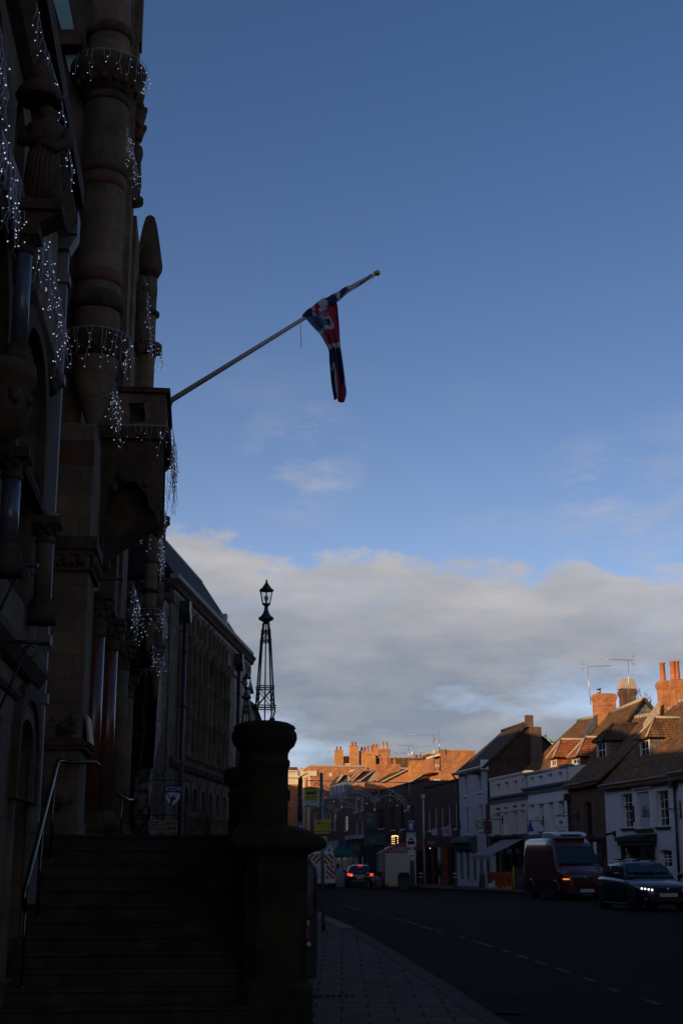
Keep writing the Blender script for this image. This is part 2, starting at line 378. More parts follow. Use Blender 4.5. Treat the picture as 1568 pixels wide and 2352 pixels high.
# --- walls
NW = 2.0
win = pointed(14.5, 2.2, 4.35, 5.7, 1.5)
win_b = pointed(11.2, 2.0, 4.35, 5.7, 1.5)
win_c = pointed(8.4, 2.0, 4.35, 5.7, 1.5)
s0, _ = onY(30, 1800, NW); s1, _ = onY(66, 1800, NW)
door = pointed((s0 + s1) / 2, s1 - s0, .3, 2.35, .75)
top_w = [pointed(9.5 + 1.75 * i, .7, 7.75, 8.7, .5) for i in range(4)]
b = MB(); b.wall(rect(6, -.3, 16.7, 10.2), [door, win, win_b, win_c] + top_w, NW, NW + .45)
b.box(16.2, NW + .45, -.3, 16.7, 12, 10.2); b.box(-22, NW, -.3, 6, NW + .5, 10.2); b.box(-22, NW + .5, -.3, -21.5, 12, 10.2); b.box(-21.5, 11.6, -.3, 16.2, 12, 10.2)
b.build('wall', 'stone', gh)
b = MB(); b.box(16.7, 2.35, -.3, 19.9, 8, 12.0); b.build('wall', 'stone', gh)
en = pointed(21.5, 1.6, LAND, 6.0, 2.0)
b = MB(); b.wall(rect(19.9, -.3, 26.0, 24), [en, pointed(23.9, 1.3, LAND + 1, 4.8, 1.2), pointed(21.5, .9, 12, 15, 1.2), pointed(23.9, .9, 12, 15, 1.2)], 1.9, 2.5)
b.box(19.9, 2.5, -.3, 20.3, 8, 24); b.box(25.6, 2.5, -.3, 26, 8, 24); b.box(19.9, 8, -.3, 26, 8.3, 24)
b.build('tower_wall', 'stone', gh)
mw = [pointed(27.6 + 2.1 * i, 1.0, 2.9, 4.8, .9) for i in range(5)] + [pointed(27.6 + 2.1 * i, 1.0, 6.2, 7.6, .9) for i in range(5)]
b = MB(); b.wall(rect(26, -.3, 37.6, 9.6), mw, 2.2, 2.6); b.box(26, 2.6, -.3, 37.6, 7.5, 9.6); b.build('wall', 'stone', gh)
# recessed glazing behind every opening
b = MB(); b.box(6.2, NW + .3, 4.2, 16.2, NW + .32, 7.4); b.box(8.8, NW + .3, 7.6, 15.6, NW + .32, 9.4)
b.build('window', 'glassdark', gh)
b = MB(); b.box(20.4, 2.32, 3.4, 25.4, 2.34, 8.4); b.box(20.4, 2.32, 11.8, 25.4, 2.34, 16.6); b.build('window', 'glassdark', gh)
b = MB(); b.box(26.6, 2.45, 2.8, 37, 2.47, 8.6); b.build('window', 'glassdark', gh)
b = MB(); b.box(s0 - .1, NW + .4, .2, s1 + .1, NW + .42, 3.3)
b.build('door', 'blackpaint', gh)
b = MB(); b.box(20.5, 2.25, LAND, 22.5, 2.3, 3.4); b.build('door', 'blackpaint', gh)
# mullions
b = MB()
for xc in (14.5, 11.2, 8.4):
    for q in (-.37, .37): b.box(xc + q - .05, NW + .16, 4.35, xc + q + .05, NW + .28, 6.6)
    b.box(xc - 1.05, NW + .18, 5.62, xc + 1.05, NW + .26, 5.72)
b.build('mullion', 'stone', gh)
# --- string courses, cornices
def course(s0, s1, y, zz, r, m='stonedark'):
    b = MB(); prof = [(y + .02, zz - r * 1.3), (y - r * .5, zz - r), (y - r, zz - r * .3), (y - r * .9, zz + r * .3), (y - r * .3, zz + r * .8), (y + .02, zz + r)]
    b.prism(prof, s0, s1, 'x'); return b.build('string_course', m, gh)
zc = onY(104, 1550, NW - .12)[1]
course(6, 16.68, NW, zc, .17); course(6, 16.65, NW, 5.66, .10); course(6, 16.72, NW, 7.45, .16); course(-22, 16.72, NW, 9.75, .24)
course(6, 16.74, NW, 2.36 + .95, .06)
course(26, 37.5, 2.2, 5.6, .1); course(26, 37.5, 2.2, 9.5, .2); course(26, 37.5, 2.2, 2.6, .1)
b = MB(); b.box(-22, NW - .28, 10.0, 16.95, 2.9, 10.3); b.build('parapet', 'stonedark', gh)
# door hood and voussoir ring
b = MB(); dc = (s0 + s1) / 2
outer = pointed(dc, (s1 - s0) + .75, 2.2, 2.4, 1.12); inner = pointed(dc, (s1 - s0) + .4, 2.2, 2.38, .95)
b.wall(outer, [[(p[0], max(p[1], 2.21)) for p in inner]], NW - .09, NW + .02); b.build('hood_mould', 'stonedark', gh)
b = MB(); i2 = pointed(dc, (s1 - s0) + .02, .32, 2.36, .76); o2 = pointed(dc, (s1 - s0) + .38, .31, 2.37, .94); b.wall(o2, [[(p[0], max(p[1], .315)) for p in i2]], NW - .045, NW + .02); b.build('door_surround', 'stone', gh)
for zz in (1.05, 4.9):
    b = MB(); b.box(dc + .95, NW - .006, zz, 16.69, NW + .01, zz + .22); b.build('stone_band', 'stoneband', gh)
for xc in (14.5, 11.2):
    b = MB(); b.wall(pointed(xc, 2.62, 5.5, 5.7, 1.75), [[(p[0], max(p[1], 5.52)) for p in pointed(xc, 2.22, 5.5, 5.7, 1.5)]], NW - .12, NW + .02); b.build('window_arch', 'stonedark', gh)
    b = MB(); b.wall(pointed(xc, 3.1, 5.6, 5.72, 2.0), [[(p[0], max(p[1], 5.62)) for p in pointed(xc, 2.66, 5.6, 5.7, 1.77)]], NW - .03, NW + .02); b.build('window_arch', 'stoneband', gh)
# --- columns with carved capitals
def leaves(b, cx, cy, zz, r, n, q, up=1.0):
    for k in range(n):
        t = 2 * pi * k / n + random.uniform(-.1, .1)
        b.ball((cx + r * cos(t), cy + r * sin(t), zz + random.uniform(-.3, .3) * q), q * random.uniform(.8, 1.2), 7, (1, 1, 1.35 * up))
def column(cx, cy, z0, z1, r, m='redgranite', cap=.5, cm='stonedark', ped=.3):
    b = MB(); b.lathe([(r, z0 + ped), (r, z1 - cap)], cx, cy, 20); sh = b.build('column_shaft', m, gh)
    b = MB(); k = r / .12
    b.lathe([(r * 1.05, z1 - cap), (r * 1.25, z1 - cap + .03), (r * 1.05, z1 - cap + .07), (r * 1.15, z1 - cap * .6), (r * 1.75, z1 - .1)], cx, cy, 16)
    leaves(b, cx, cy, z1 - cap * .5, r * 1.25, 7, .055 * k); leaves(b, cx, cy, z1 - cap * .3, r * 1.6, 8, .06 * k)
    b.box(cx - r * 1.9, cy - r * 1.9, z1 - .1, cx + r * 1.9, cy + r * 1.9, z1); b.build('capital', cm, gh)
    if ped:
        b = MB(); b.lathe([(r * 1.9, z0), (r * 1.9, z0 + ped * .4), (r * 1.5, z0 + ped * .6), (r * 1.6, z0 + ped * .75), (r * 1.15, z0 + ped)], cx, cy, 8, pi / 8); b.build('column_base', cm, gh)
za, zb = onS(213, 1365, 20.6)[1], onS(213, 1462, 20.6)[1]; zf = onS(213, 1858, 20.6)[1]
column(20.6, onS(214, 1650, 20.6)[0], zf - .35, za, .125, cap=za - zb)
b = MB(); yy = onS(214, 1650, 20.6)[0]; b.box(20.35, yy - .2, LAND - .1, 20.85, yy + .4, zf - .35); b.build('column_pedestal', 'stone', gh)
column(22.5, onS(247, 1650, 22.5)[0], onS(247, 1905, 22.5)[1] , onS(247, 1425, 22.5)[1], .125, cap=.5)
column(24.6, onS(275, 1650, 24.6)[0], LAND, onS(275, 1475, 24.6)[1], .13, 'stone', cap=.5)
column(26.6, onS(293, 1650, 26.6)[0], LAND, onS(293, 1700, 26.6)[1] + 1.2, .1, 'stone', cap=.4)
column(12.0, 1.74, 5.95, 7.3, .075, 'greygranite', cap=.25, ped=.22)
column(15.85, 1.86, 4.2, 5.45, .1, 'stone', cap=.3)
column(13.05, 1.88, 4.2, 5.45, .09, 'greygranite', cap=.3)
b = MB(); b.lathe([(.02, 5.2), (.2, 5.3), (.26, 5.55), (.24, 5.75), (.3, 5.8), (.28, 5.95)], 12.0, 1.85, 14); leaves(b, 12.0, 1.85, 5.6, .25, 7, .06); b.build('corbel', 'stonedark', gh)
# --- buttress beside the entrance
by0 = 1.6
b = MB(); b.box(19.0, by0, LAND - .3, 20.1, 2.5, 7.65)
b.build('buttress', 'stone', gh, bevel=.02)
zq = lambda v: onS(165, v, 19.0)[1]
b = MB(); b.box(18.9, by0 - .1, zq(1262), 20.2, 2.52, zq(1234)); b.box(18.95, by0 - .05, zq(1275), 20.15, 2.51, zq(1262)); b.box(18.94, by0 - .06, zq(1312), 20.16, 2.51, zq(1304))
for k in range(4):
    b.ball((18.93, by0 + .1 + .22 * k, zq(1288)), .08, 8, (.8, 1, 1.2)); b.ball((18.95, by0 + .2 + .2 * k, zq(1298)), .05, 7)
for k in range(4): b.ball((19.1 + .3 * k, by0 - .06, zq(1288)), .085, 8, (1, .8, 1.3))
b.build('capital', 'stonedark', gh)
b = MB(); b.prism([(by0 - .1, zq(1712)), (2.5, zq(1712)), (2.5, zq(1695)), (by0 - .01, zq(1695))], 18.9, 20.2, 'x'); b.box(18.93, by0 - .07, zq(1722), 20.17, 2.5, zq(1712)); b.build('plinth_moulding', 'stonedark', gh)
b = MB(); b.box(18.992, by0 + .002, zq(1066), 20.09, 2.49, zq(1010)); b.build('stone_band', 'stoneband', gh)
b = MB(); b.box(18.97, by0 - .02, LAND, 20.12, 2.5, zq(1888)); b.build('plinth', 'stone', gh)
# --- round turrets on corbels
def turret(cx, cy, prof, bands, name='turret', n=28):
    b = MB(); b.lathe(prof, cx, cy, n); t = b.build(name, 'stone', gh)
    for r, za_, zb_ in bands:
        q = MB(); q.lathe([(r, za_), (r, zb_)], cx, cy, n); q.build('stone_band', 'stoneband', t)
    return t
zt = lambda v: onS(232, v, 19.7)[1]
T1 = (19.7, onS(229, 600, 19.7)[0])
prof = [(.015, zt(1005)), (.11, zt(965)), (.235, zt(915)), (.315, zt(872)), (.345, zt(842)), (.36, zt(832)), (.345, zt(824)), (.35, zt(778)), (.345, zt(724)), (.345, zt(628)), (.345, zt(470)), (.335, zt(388)), (.335, zt(246)), (.33, zt(160)), (.325, zt(70)), (.32, zt(-60))]
t1 = turret(T1[0], T1[1], prof, [(.352, zt(662), zt(632)), (.349, zt(441), zt(411))])
def ring(t, T, rr, m='stonedark', name='moulding'):
    b = MB(); b.lathe(rr, T[0], T[1], 28); return b.build(name, m, t)
ring(t1, T1, [(.35, zt(722)), (.41, zt(716)), (.425, zt(702)), (.41, zt(690)), (.345, zt(680))])
ring(t1, T1, [(.345, zt(411)), (.39, zt(406)), (.395, zt(396)), (.345, zt(388))])
ring(t1, T1, [(.335, zt(248)), (.37, zt(243)), (.37, zt(235)), (.335, zt(230))])
ring(t1, T1, [(.33, zt(95)), (.38, zt(90)), (.385, zt(76)), (.33, zt(70))])
b = MB(); b.lathe([(.34, zt(228)), (.42, zt(212)), (.52, zt(196)), (.56, zt(186)), (.60, zt(178)), (.60, zt(164)), (.55, zt(158)), (.33, zt(156))], *T1, 28)
leaves(b, T1[0], T1[1], zt(206), .46, 16, .055); b.build('capital', 'stonedark', t1)
b = MB(); b.lathe([(.345, zt(832)), (.39, zt(822)), (.45, zt(806)), (.48, zt(796)), (.5, zt(790)), (.5, zt(781)), (.46, zt(777)), (.34, zt(775))], *T1, 28)
leaves(b, T1[0], T1[1], zt(812), .42, 14, .045); b.build('capital', 'stonedark', t1)
# slim turrets further along the front
def slim(u, s, vs, r):
    zz = lambda v: onS(u, v, s)[1]; cy = onS(u, (vs['top'] + vs['tip']) / 2, s)[0]; T = (s, cy)
    p = [(.01, zz(vs['tip'])), (r * .55, zz(vs['tip'] * .45 + vs['cone'] * .55)), (r * .95, zz(vs['cone'])), (r, zz(vs['cone']) + .05), (r, zz(vs['top']))]
    b = MB(); b.lathe(p, s, cy, 18); t = b.build('turret', 'stone', gh)
    for k in vs.get('rings', []):
        ring(t, T, [(r, zz(k + 6)), (r * 1.35, zz(k + 3)), (r * 1.35, zz(k - 3)), (r, zz(k - 5))])
    for k in vs.get('caps', []):
        b = MB(); b.lathe([(r, zz(k + 16)), (r * 1.3, zz(k + 8)), (r * 1.65, zz(k - 4)), (r * 1.7, zz(k - 12)), (r * 1.0, zz(k - 14))], s, cy, 18); leaves(b, s, cy, zz(k + 2), r * 1.4, 9, r * .3); b.build('capital', 'stonedark', t)
    for k in vs.get('bands', []):
        q = MB(); q.lathe([(r * 1.03, zz(k + 8)), (r * 1.03, zz(k - 8))], s, cy, 18); q.build('stone_band', 'stoneband', t)
    return t, T, zz
t3, T3, z3 = slim(346, 30.0, dict(tip=1508, cone=1446, top=1165, rings=[1358], caps=[1412, 1186], bands=[1288]), 15 / FPX * 30 / .985)
t4, T4, z4 = slim(362, 33.6, dict(tip=1612, cone=1530, top=1215, rings=[1330], caps=[1494, 1200], bands=[1385]), 13 / FPX * 33.6 / .99)
t2, T2, z2 = slim(336, 28.0, dict(tip=900, cone=896, top=622, rings=[722], caps=[806]), 21.5 / FPX * 28 / .94)
r2 = 21.5 / FPX * 28 / .94
b = MB(); b.lathe([(r2 * 1.0, z2(640)), (r2 * 1.45, z2(622)), (r2 * 1.5, z2(612)), (r2 * 1.15, z2(565)), (r2 * .78, z2(520)), (r2 * .5, z2(500)), (.02, z2(494))], *T2, 20); b.build('spire', 'stonedark', t2)
b = MB(); b.wall(pointed(28.0, .09, z2(680), z2(665), .1), [], T2[1] - r2 * 1.02, T2[1] - r2 * .9); b.build('slit', 'void', t2)
zc3 = lambda v: onS(322, v, 27.2)[1]; yc3 = onS(322, 730, 27.2)[0]
b = MB(); b.lathe([(.02, zc3(820)), (.12, zc3(800)), (.14, zc3(770)), (.10, zc3(745)), (.13, zc3(725)), (.12, zc3(690)), (.15, zc3(668)), (.10, zc3(650)), (.03, zc3(632))], 27.2, yc3, 12); leaves(b, 27.2, yc3, zc3(668), .13, 7, .05); leaves(b, 27.2, yc3, zc3(785), .12, 7, .05); b.build('carved_canopy', 'stonedark', gh)
# --- corner pier of the tower and carved canopy
zp = lambda v: onS(312, v, 25.7)[1]
yp = onS(322, 60, 25.7)[0]
b = MB(); b.box(25.3, yp, 6, 26.1, 2.6, 24); b.box(25.5, yp - .05, zp(110), 25.9, yp, 24); b.build('corner_pier', 'stone', gh)
for k in range(3):
    q = MB(); q.lathe([(.05, 9), (.05, 24)], 25.25, yp + .15 + .22 * k, 10); q.build('shaft', 'stone', gh)
b = MB()
for k, (v, r) in enumerate([(480, .16), (468, .2), (450, .1), (330, .13), (300, .2), (255, .24), (225, .16), (195, .05)]): pass
b.lathe([(.02, zp(482)), (.2, zp(474)), (.2, zp(462)), (.1, zp(455)), (.1, zp(440)), (.06, zp(436))], 25.6, yp - .02, 12)
b.lathe([(.12, zp(330)), (.17, zp(310)), (.15, zp(290)), (.2, zp(270)), (.12, zp(240)), (.15, zp(225)), (.03, zp(200))], 25.6, yp - .02, 12)
leaves(b, 25.6, yp - .02, zp(300), .17, 7, .06); leaves(b, 25.6, yp - .02, zp(260), .17, 7, .06)
b.build('canopy', 'stonedark', gh)
b = MB(); b.lathe([(.1, zp(455)), (.13, zp(430)), (.1, zp(380)), (.14, zp(360)), (.12, zp(345)), (.05, zp(338)), (.07, zp(330)), (.02, zp(322))], 25.6, yp - .04, 12); b.build('carved_figure', 'stonedark', gh)
# teal leaded strips on the side of the tower
def panel(us, s, name, m, parent, th=.03):
    pts = [onS(u, v, s) for u, v in us]
    b = MB(); b.prism(pts, s - th, s, 'x'); return b.build(name, m, parent)
panel([(112, -40), (150, -40), (174, 86), (146, 86)], 19.85, 'roof_light', 'verdigris', gh)
panel([(150, 128), (176, 128), (182, 158), (160, 168)], 19.85, 'roof_light', 'verdigris', gh)
panel([(120, 88), (190, 88), (190, 122), (128, 122)], 19.8, 'ledge', 'stonedark', gh, .25)
# --- balcony
s_b, s_e = 22.6, 24.6; yb = onS(381, 940, s_b)[0]; zz = lambda v: onS(383, v, s_b)[1]
ztop, zrail, zpb, zcor, zbr = zz(893), zz(905), zz(985), zz(1012), zz(1178)
b = MB()
hole = [onS(u, v, s_b) for u, v in [(296, 926), (332, 924), (330, 936), (334, 946), (333, 968), (296, 972), (299, 950)]]
side = [(yb, zpb), (1.9, zpb), (1.9, zrail), (yb, zrail)]
b.wall(side, [hole], s_b, s_b + .14, mk=lambda p, a: (a, p[0], p[1]))
fr = [rect(s_b + .35 + .75 * i, zpb + .18, s_b + .75 + .75 * i, zrail - .15) for i in range(2)]
q_ = MB(); q_.box(s_b + .45, yb + .15, zpb, s_b + .55, 1.89, zrail - .001); q_.build('inner_panel', 'stone', gh)
b.wall([(s_b + .14, zpb), (s_e, zpb), (s_e, zrail), (s_b + .14, zrail)], fr, yb, yb + .14)
b.wall(side, [], s_e - .14, s_e, mk=lambda p, a: (a, p[0] + (.14 if p[0] < 1 else 0), p[1]))
b.build('balcony_parapet', 'stone', gh)
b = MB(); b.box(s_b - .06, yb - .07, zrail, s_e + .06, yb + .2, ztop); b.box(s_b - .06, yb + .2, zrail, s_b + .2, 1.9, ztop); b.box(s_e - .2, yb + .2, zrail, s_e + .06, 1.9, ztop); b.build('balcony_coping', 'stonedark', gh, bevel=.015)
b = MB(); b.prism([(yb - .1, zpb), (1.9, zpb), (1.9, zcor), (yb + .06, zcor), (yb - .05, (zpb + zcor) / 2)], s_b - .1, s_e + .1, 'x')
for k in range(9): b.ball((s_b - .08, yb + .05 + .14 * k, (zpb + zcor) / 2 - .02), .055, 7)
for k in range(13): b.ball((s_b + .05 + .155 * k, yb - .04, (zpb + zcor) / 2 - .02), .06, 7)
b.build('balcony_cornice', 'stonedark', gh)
brk = [(yb + .03, zcor), (yb + .02, zcor - .25), (yb + .04, zbr + .12), (yb + .12, zbr), (yb + .16, zbr + .1)]
for i in range(10):
    t = i / 9 * pi / 2; brk.append((yb + .2 + (1.75 - yb - .2) * (1 - cos(t)), zbr + .15 + (zcor - zbr - .45) * sin(t)))
brk = [(yb + .03, zcor), (yb + .02, zbr + .12), (yb + .12, zbr - .02), (yb + .22, zbr + .1), (yb + .3, zbr + .35), (yb + .5, zbr + .55), (1.55, zbr + .48), (1.66, zbr + .1), (1.7, zbr - .6), (1.9, zbr - .7), (1.9, zcor)]
for sa in (s_b, s_e - .3):
    b = MB(); b.prism(brk, sa, sa + .3, 'x')
    b.ball((sa - .02, yb + .7, zbr + .62), .1, 8); b.ball((sa - .02, 1.55, zbr + .4), .09, 8); b.ball((sa - .01, yb + .3, zbr + .5), .07, 8)
    b.build('balcony_bracket', 'stonedark', gh)
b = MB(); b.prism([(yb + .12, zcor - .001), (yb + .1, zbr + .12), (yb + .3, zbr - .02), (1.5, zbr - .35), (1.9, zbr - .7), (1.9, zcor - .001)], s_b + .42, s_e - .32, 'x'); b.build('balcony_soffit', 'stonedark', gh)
b = MB(); b.box(26.12, onS(312, 700, 27)[0], 0, 27.85, 2.5, z2(585)); b.build('stair_tower_wall', 'stone', gh)
# entrance arch mouldings
for k, (w, r) in enumerate([(2.1, 2.35), (1.72, 2.1)]):
    b = MB(); pts = pointed(21.5, w, 5.2, 6.0, r)[2:]
    b.path([(p[0], 1.86 - .05 * (1 - k), p[1]) for p in pts], .06, 8); b.build('arch_moulding', 'stone', gh)
# square rainwater pipe between the wing and the buttress
py = onS(128, 900, 17.3)[0]
b = MB(); b.box(17.2, py - .085, LAND * .3, 17.36, py + .085, 10.5)
for v in (530, 640, 870, 1190, 1470, 1605, 1900): q = onS(128, v, 17.2)[1]; b.box(17.16, py - .12, q - .06, 17.38, py + .12, q + .06)
b.build('downpipe', 'downpipe', gh)
b = MB(); q = onS(128, 545, 17.2)[1]; b.box(17.05, py - .2, q, 17.4, py + .2, q + .35); b.prism([(py - .2, q), (py + .2, q), (py + .1, q - .2), (py - .1, q - .2)], 17.1, 17.38, 'x'); b.build('rainwater_head', 'downpipe', gh)
# roofs
b = MB(); b.prism([(2.6, 10.2), (11.8, 10.2), (8.4, 19.5), (7.0, 19.5)], -21.6, 19.9, 'x'); b.build('roof', 'slate', gh)  # first roof is out of view, made tall and long to shade the turret
b = MB(); b.prism([(2.0, 9.6), (7.6, 9.6), (4.8, 11.6)], 26, 37.3, 'x'); b.build('roof', 'slate', gh)
b = MB(); b.prism([(1.9, 24), (8.3, 24), (5.1, 28)], 19.9, 26, 'x'); b.build('roof', 'slate', gh)
# polished plate on the pier that mirrors the sky
mat('mirrorplate', (.75, .75, .75), .12, .03, 3, .0, metal=1.0)
sa = 19.25; ypl = onS(202, 1680, sa)[0]
pp = [onY(202, 1643, ypl), onY(216.5, 1663, ypl), onY(216.5, 1717, ypl), onY(202, 1706, ypl)]
b = MB(); xa_, xb_, zl_, zh_ = pp[0][0], pp[0][0] + .9, pp[3][1], pp[0][1]; tl = (zh_ - zl_) * .11
b.add([(xa_, ypl - tl, zl_), (xb_, ypl - tl, zl_), (xb_, ypl, zh_), (xa_, ypl, zh_), (xa_, ypl - tl + .03, zl_), (xb_, ypl - tl + .03, zl_), (xb_, ypl + .03, zh_), (xa_, ypl + .03, zh_)], [(0, 1, 2, 3), (7, 6, 5, 4), (0, 4, 5, 1), (1, 5, 6, 2), (2, 6, 7, 3), (3, 7, 4, 0)])
pl = tag(b.build('wall_plaque', 'mirrorplate'), 'shiny metal plaque on the stone pier beside the red granite columns', 'plaque'); pl.rotation_euler = (0, 0, A1)
# creeper on the buttress: a few weeds rooted in the masonry
mat('leafdark', (.05, .06, .025), .7, .4, 8, .1)
def weed(s, y, zz, n, r, label):
    b = MB(); rnd = random.Random(int(s * 100))
    for k in range(n):
        a = rnd.uniform(-1.3, 1.3); l = r * rnd.uniform(.5, 1); p0 = Vector((s, y, zz)); p1 = p0 + Vector((-.1 * l, -sin(a) * l * .6, cos(a) * l))
        b.m = 1; b.tube(p0, p1, .006, .003, 4); b.m = 0
        for j in range(5):
            c = p0.lerp(p1, .3 + .17 * j); d = Vector((rnd.uniform(-.5, .2), rnd.uniform(-1, 1), rnd.uniform(-.8, .3))).normalized() * .09; e = d.orthogonal().normalized() * .022
            b.add([c, c + d * .5 + e, c + d, c + d * .5 - e], [(0, 1, 2, 3)])
    o = tag(b.build('weed', ['leafdark', 'mossstone'], merge=False), label, 'plant'); o.rotation_euler = (0, 0, A1)
weed(18.97, onS(142, 1660, 18.97)[0], onS(142, 1700, 18.97)[1], 9, .45, 'trailing weed growing beside the square rainwater pipe')
weed(18.9, onS(140, 1900, 18.9)[0] + .05, onS(130, 1688, 18.9)[1] - 1.0, 8, .4, 'leafy weed rooted low on the buttress by the steps')
# stone statue on the wing
st = thing('statue', 'robed stone statue standing high on the wall under the cornice', 'statue', W1(12.1, 1.62, 0), A1)
v0, v1 = onS(100, 478, 12.1)[1], onS(100, 245, 12.1)[1]; h = v1 - v0
st.location = W1(12.1, onS(103, 360, 12.1)[0], v0)
b = MB(); b.lathe([(.17 * h, 0), (.18 * h, .12 * h), (.15 * h, .35 * h), (.135 * h, .55 * h), (.165 * h, .68 * h), (.17 * h, .78 * h), (.08 * h, .835 * h), (.055 * h, .86 * h), (.075 * h, .9 * h), (.08 * h, .95 * h), (.05 * h, .99 * h), (.005, h)], 0, 0, 16)
b.path([(.02, -.16 * h, .77 * h), (-.05 * h, -.2 * h, .62 * h), (-.13 * h, -.1 * h, .52 * h), (-.16 * h, 0, .56 * h)], [.055 * h, .06 * h, .045 * h, .03 * h], 8)
b.path([(.02, .16 * h, .77 * h), (-.05 * h, .19 * h, .62 * h), (-.15 * h, .08 * h, .6 * h), (-.17 * h, 0, .66 * h)], [.055 * h, .06 * h, .045 * h, .03 * h], 8)
for k in range(9):
    t = pi * .45 + k * .27; b.path([(.17 * h * cos(t), .17 * h * sin(t), .02 * h), (.15 * h * cos(t + .08), .15 * h * sin(t + .08), .3 * h), (.14 * h * cos(t + .2), .14 * h * sin(t + .2), .52 * h)], [.022 * h, .02 * h, .008 * h], 5)
b.build('body', 'stonedark', st)
b = MB(); b.box(-.2 * h, -.2 * h, -.1 * h, .2 * h, .3 * h, 0); b.prism([(-.2 * h, -.1 * h), (.3 * h, -.1 * h), (.3 * h, -.4 * h)], -.15 * h, .15 * h, 'x'); b.build('pedestal', 'stonedark', st)
b = MB(); b.lathe([(.2 * h, 1.06 * h), (.22 * h, 1.12 * h), (.12 * h, 1.25 * h), (.14 * h, 1.28 * h), (.02, 1.5 * h)], .02, .08 * h, 8); b.build('canopy', 'stonedark', st)
# ------------------------------------------------------------------ steps
sf = thing('stone_steps', 'flight of dark worn stone steps rising to the town hall entrance', 'steps', (0, 0, 0), A1)
for k in range(-2, 12):
    zz_ = .06 + .165 * k; b = MB(); sk = 15.3 + .3 * k; e = 24.3 if k == 11 else sk + .34
    yl = -.62
    b.prism([(sk, zz_ - .165 - .02), (sk, zz_ - .05), (sk - .025, zz_ - .035), (sk - .025, zz_ - .005), (sk - .015, zz_), (e, zz_), (e, zz_ - .185)], yl, 2.0 if k < 11 else 2.35, 'y'); b.build('step' if k < 11 else 'landing', 'stepstone', sf)
b = MB(); b.prism([(15.35, -.5), (24.2, -.5), (24.2, LAND - .19), (18.8, LAND - .19), (15.35, -.1)], -.6, 1.98, 'y'); b.build('foundation', 'stepstone', sf)
def parapet():
    b = MB(); b.box(16.1, -1.0, -.2, 23.7, -.66, LAND + .35); b.box(16.1, -1.06, LAND + .35, 23.7, -.6, LAND + .47)
    b.build('cheek_wall', 'mossstone', sf)
parapet()
# ------------------------------------------------------------------ gate piers with lattice lamps
def pier(s, u, label, grp=None):
    yc = onS(u, 2000, 15.8)[0] if s < 20 else -.80
    t = thing('stone_pier', label, 'pier', W1(s, yc, 0), A1); return t, yc
k15 = lambda v: onS(633, v, 15.8)[1]
pr, pyc = pier(15.8, 633, 'massive dark stone pier with rounded cap at the foot of the steps')
def octo(w, c): return [(-w, -w + c), (-w + c, -w), (w - c, -w), (w, -w + c), (w, w - c), (w - c, w), (-w + c, w), (-w, w - c)]
def loft(b, rings):
    n = len(rings[0][0]); vs = []; fs = []
    for pts, zz in rings: vs += [(p[0], p[1], zz) for p in pts]
    for i in range(len(rings) - 1):
        for k in range(n): fs.append((i * n + k, i * n + (k + 1) % n, (i + 1) * n + (k + 1) % n, (i + 1) * n + k))
    fs.append(tuple(reversed(range(n)))); fs.append(tuple((len(rings) - 1) * n + k for k in range(n)))
    b.add(vs, fs)
SH = onS(606, 1790, 15.8)[0] - pyc
def offs(w, c, f): return [(x, y + SH * f) for x, y in octo(w, c)]
z_cb, z_ct, z_sh, z_c0, z_c1 = k15(1963), k15(1925), k15(1895), k15(1700), k15(1658)
b = MB(); loft(b, [(octo(.40, .1), -.45), (octo(.40, .1), .22), (octo(.34, .13), .30), (octo(.34, .13), .9), (octo(.335, .13), .905), (octo(.34, .13), .91), (octo(.34, .13), z_cb)]); b.build('pedestal', 'mossstone', pr)
b = MB(); loft(b, [(octo(.36, .1), z_cb), (octo(.44, .1), z_cb + .05), (octo(.52, .06), z_cb + .07), (octo(.535, .06), z_cb + .12), (octo(.52, .05), z_ct - .03), (octo(.5, .05), z_ct), (offs(.40, .14, .5), z_ct + .09), (offs(.27, .158, 1), z_sh)]); b.build('pedestal_cap', 'mossstone', pr)
b = MB(); loft(b, [(offs(.27, .158, 1), z_sh), (offs(.27, .158, 1), k15(1762))]); b.build('shaft', 'mossstone', pr)
b = MB(); b.lathe([(.27, k15(1765)), (.295, k15(1760)), (.295, k15(1748)), (.275, k15(1744)), (.275, k15(1732)), (.30, k15(1722)), (.345, k15(1714)), (.375, k15(1698)), (.372, k15(1686)), (.35, k15(1680)), (.345, k15(1676)), (.36, k15(1673)), (.34, k15(1668)), (.27, k15(1661)), (.2, k15(1658))], 0, SH, 32)
b.build('cap', 'mossstone', pr)
mat('lampglass', (.8, .85, .9), .05, .02, 2, 0)
_nt, _b, _L = nodes(M['lampglass']); _b.inputs['Transmission Weight'].default_value = 1.0; _b.inputs['IOR'].default_value = 1.02; _b.inputs['Roughness'].default_value = .08
mat('bulbglass', (.8, .78, .72), .3, .05, 3, 0)
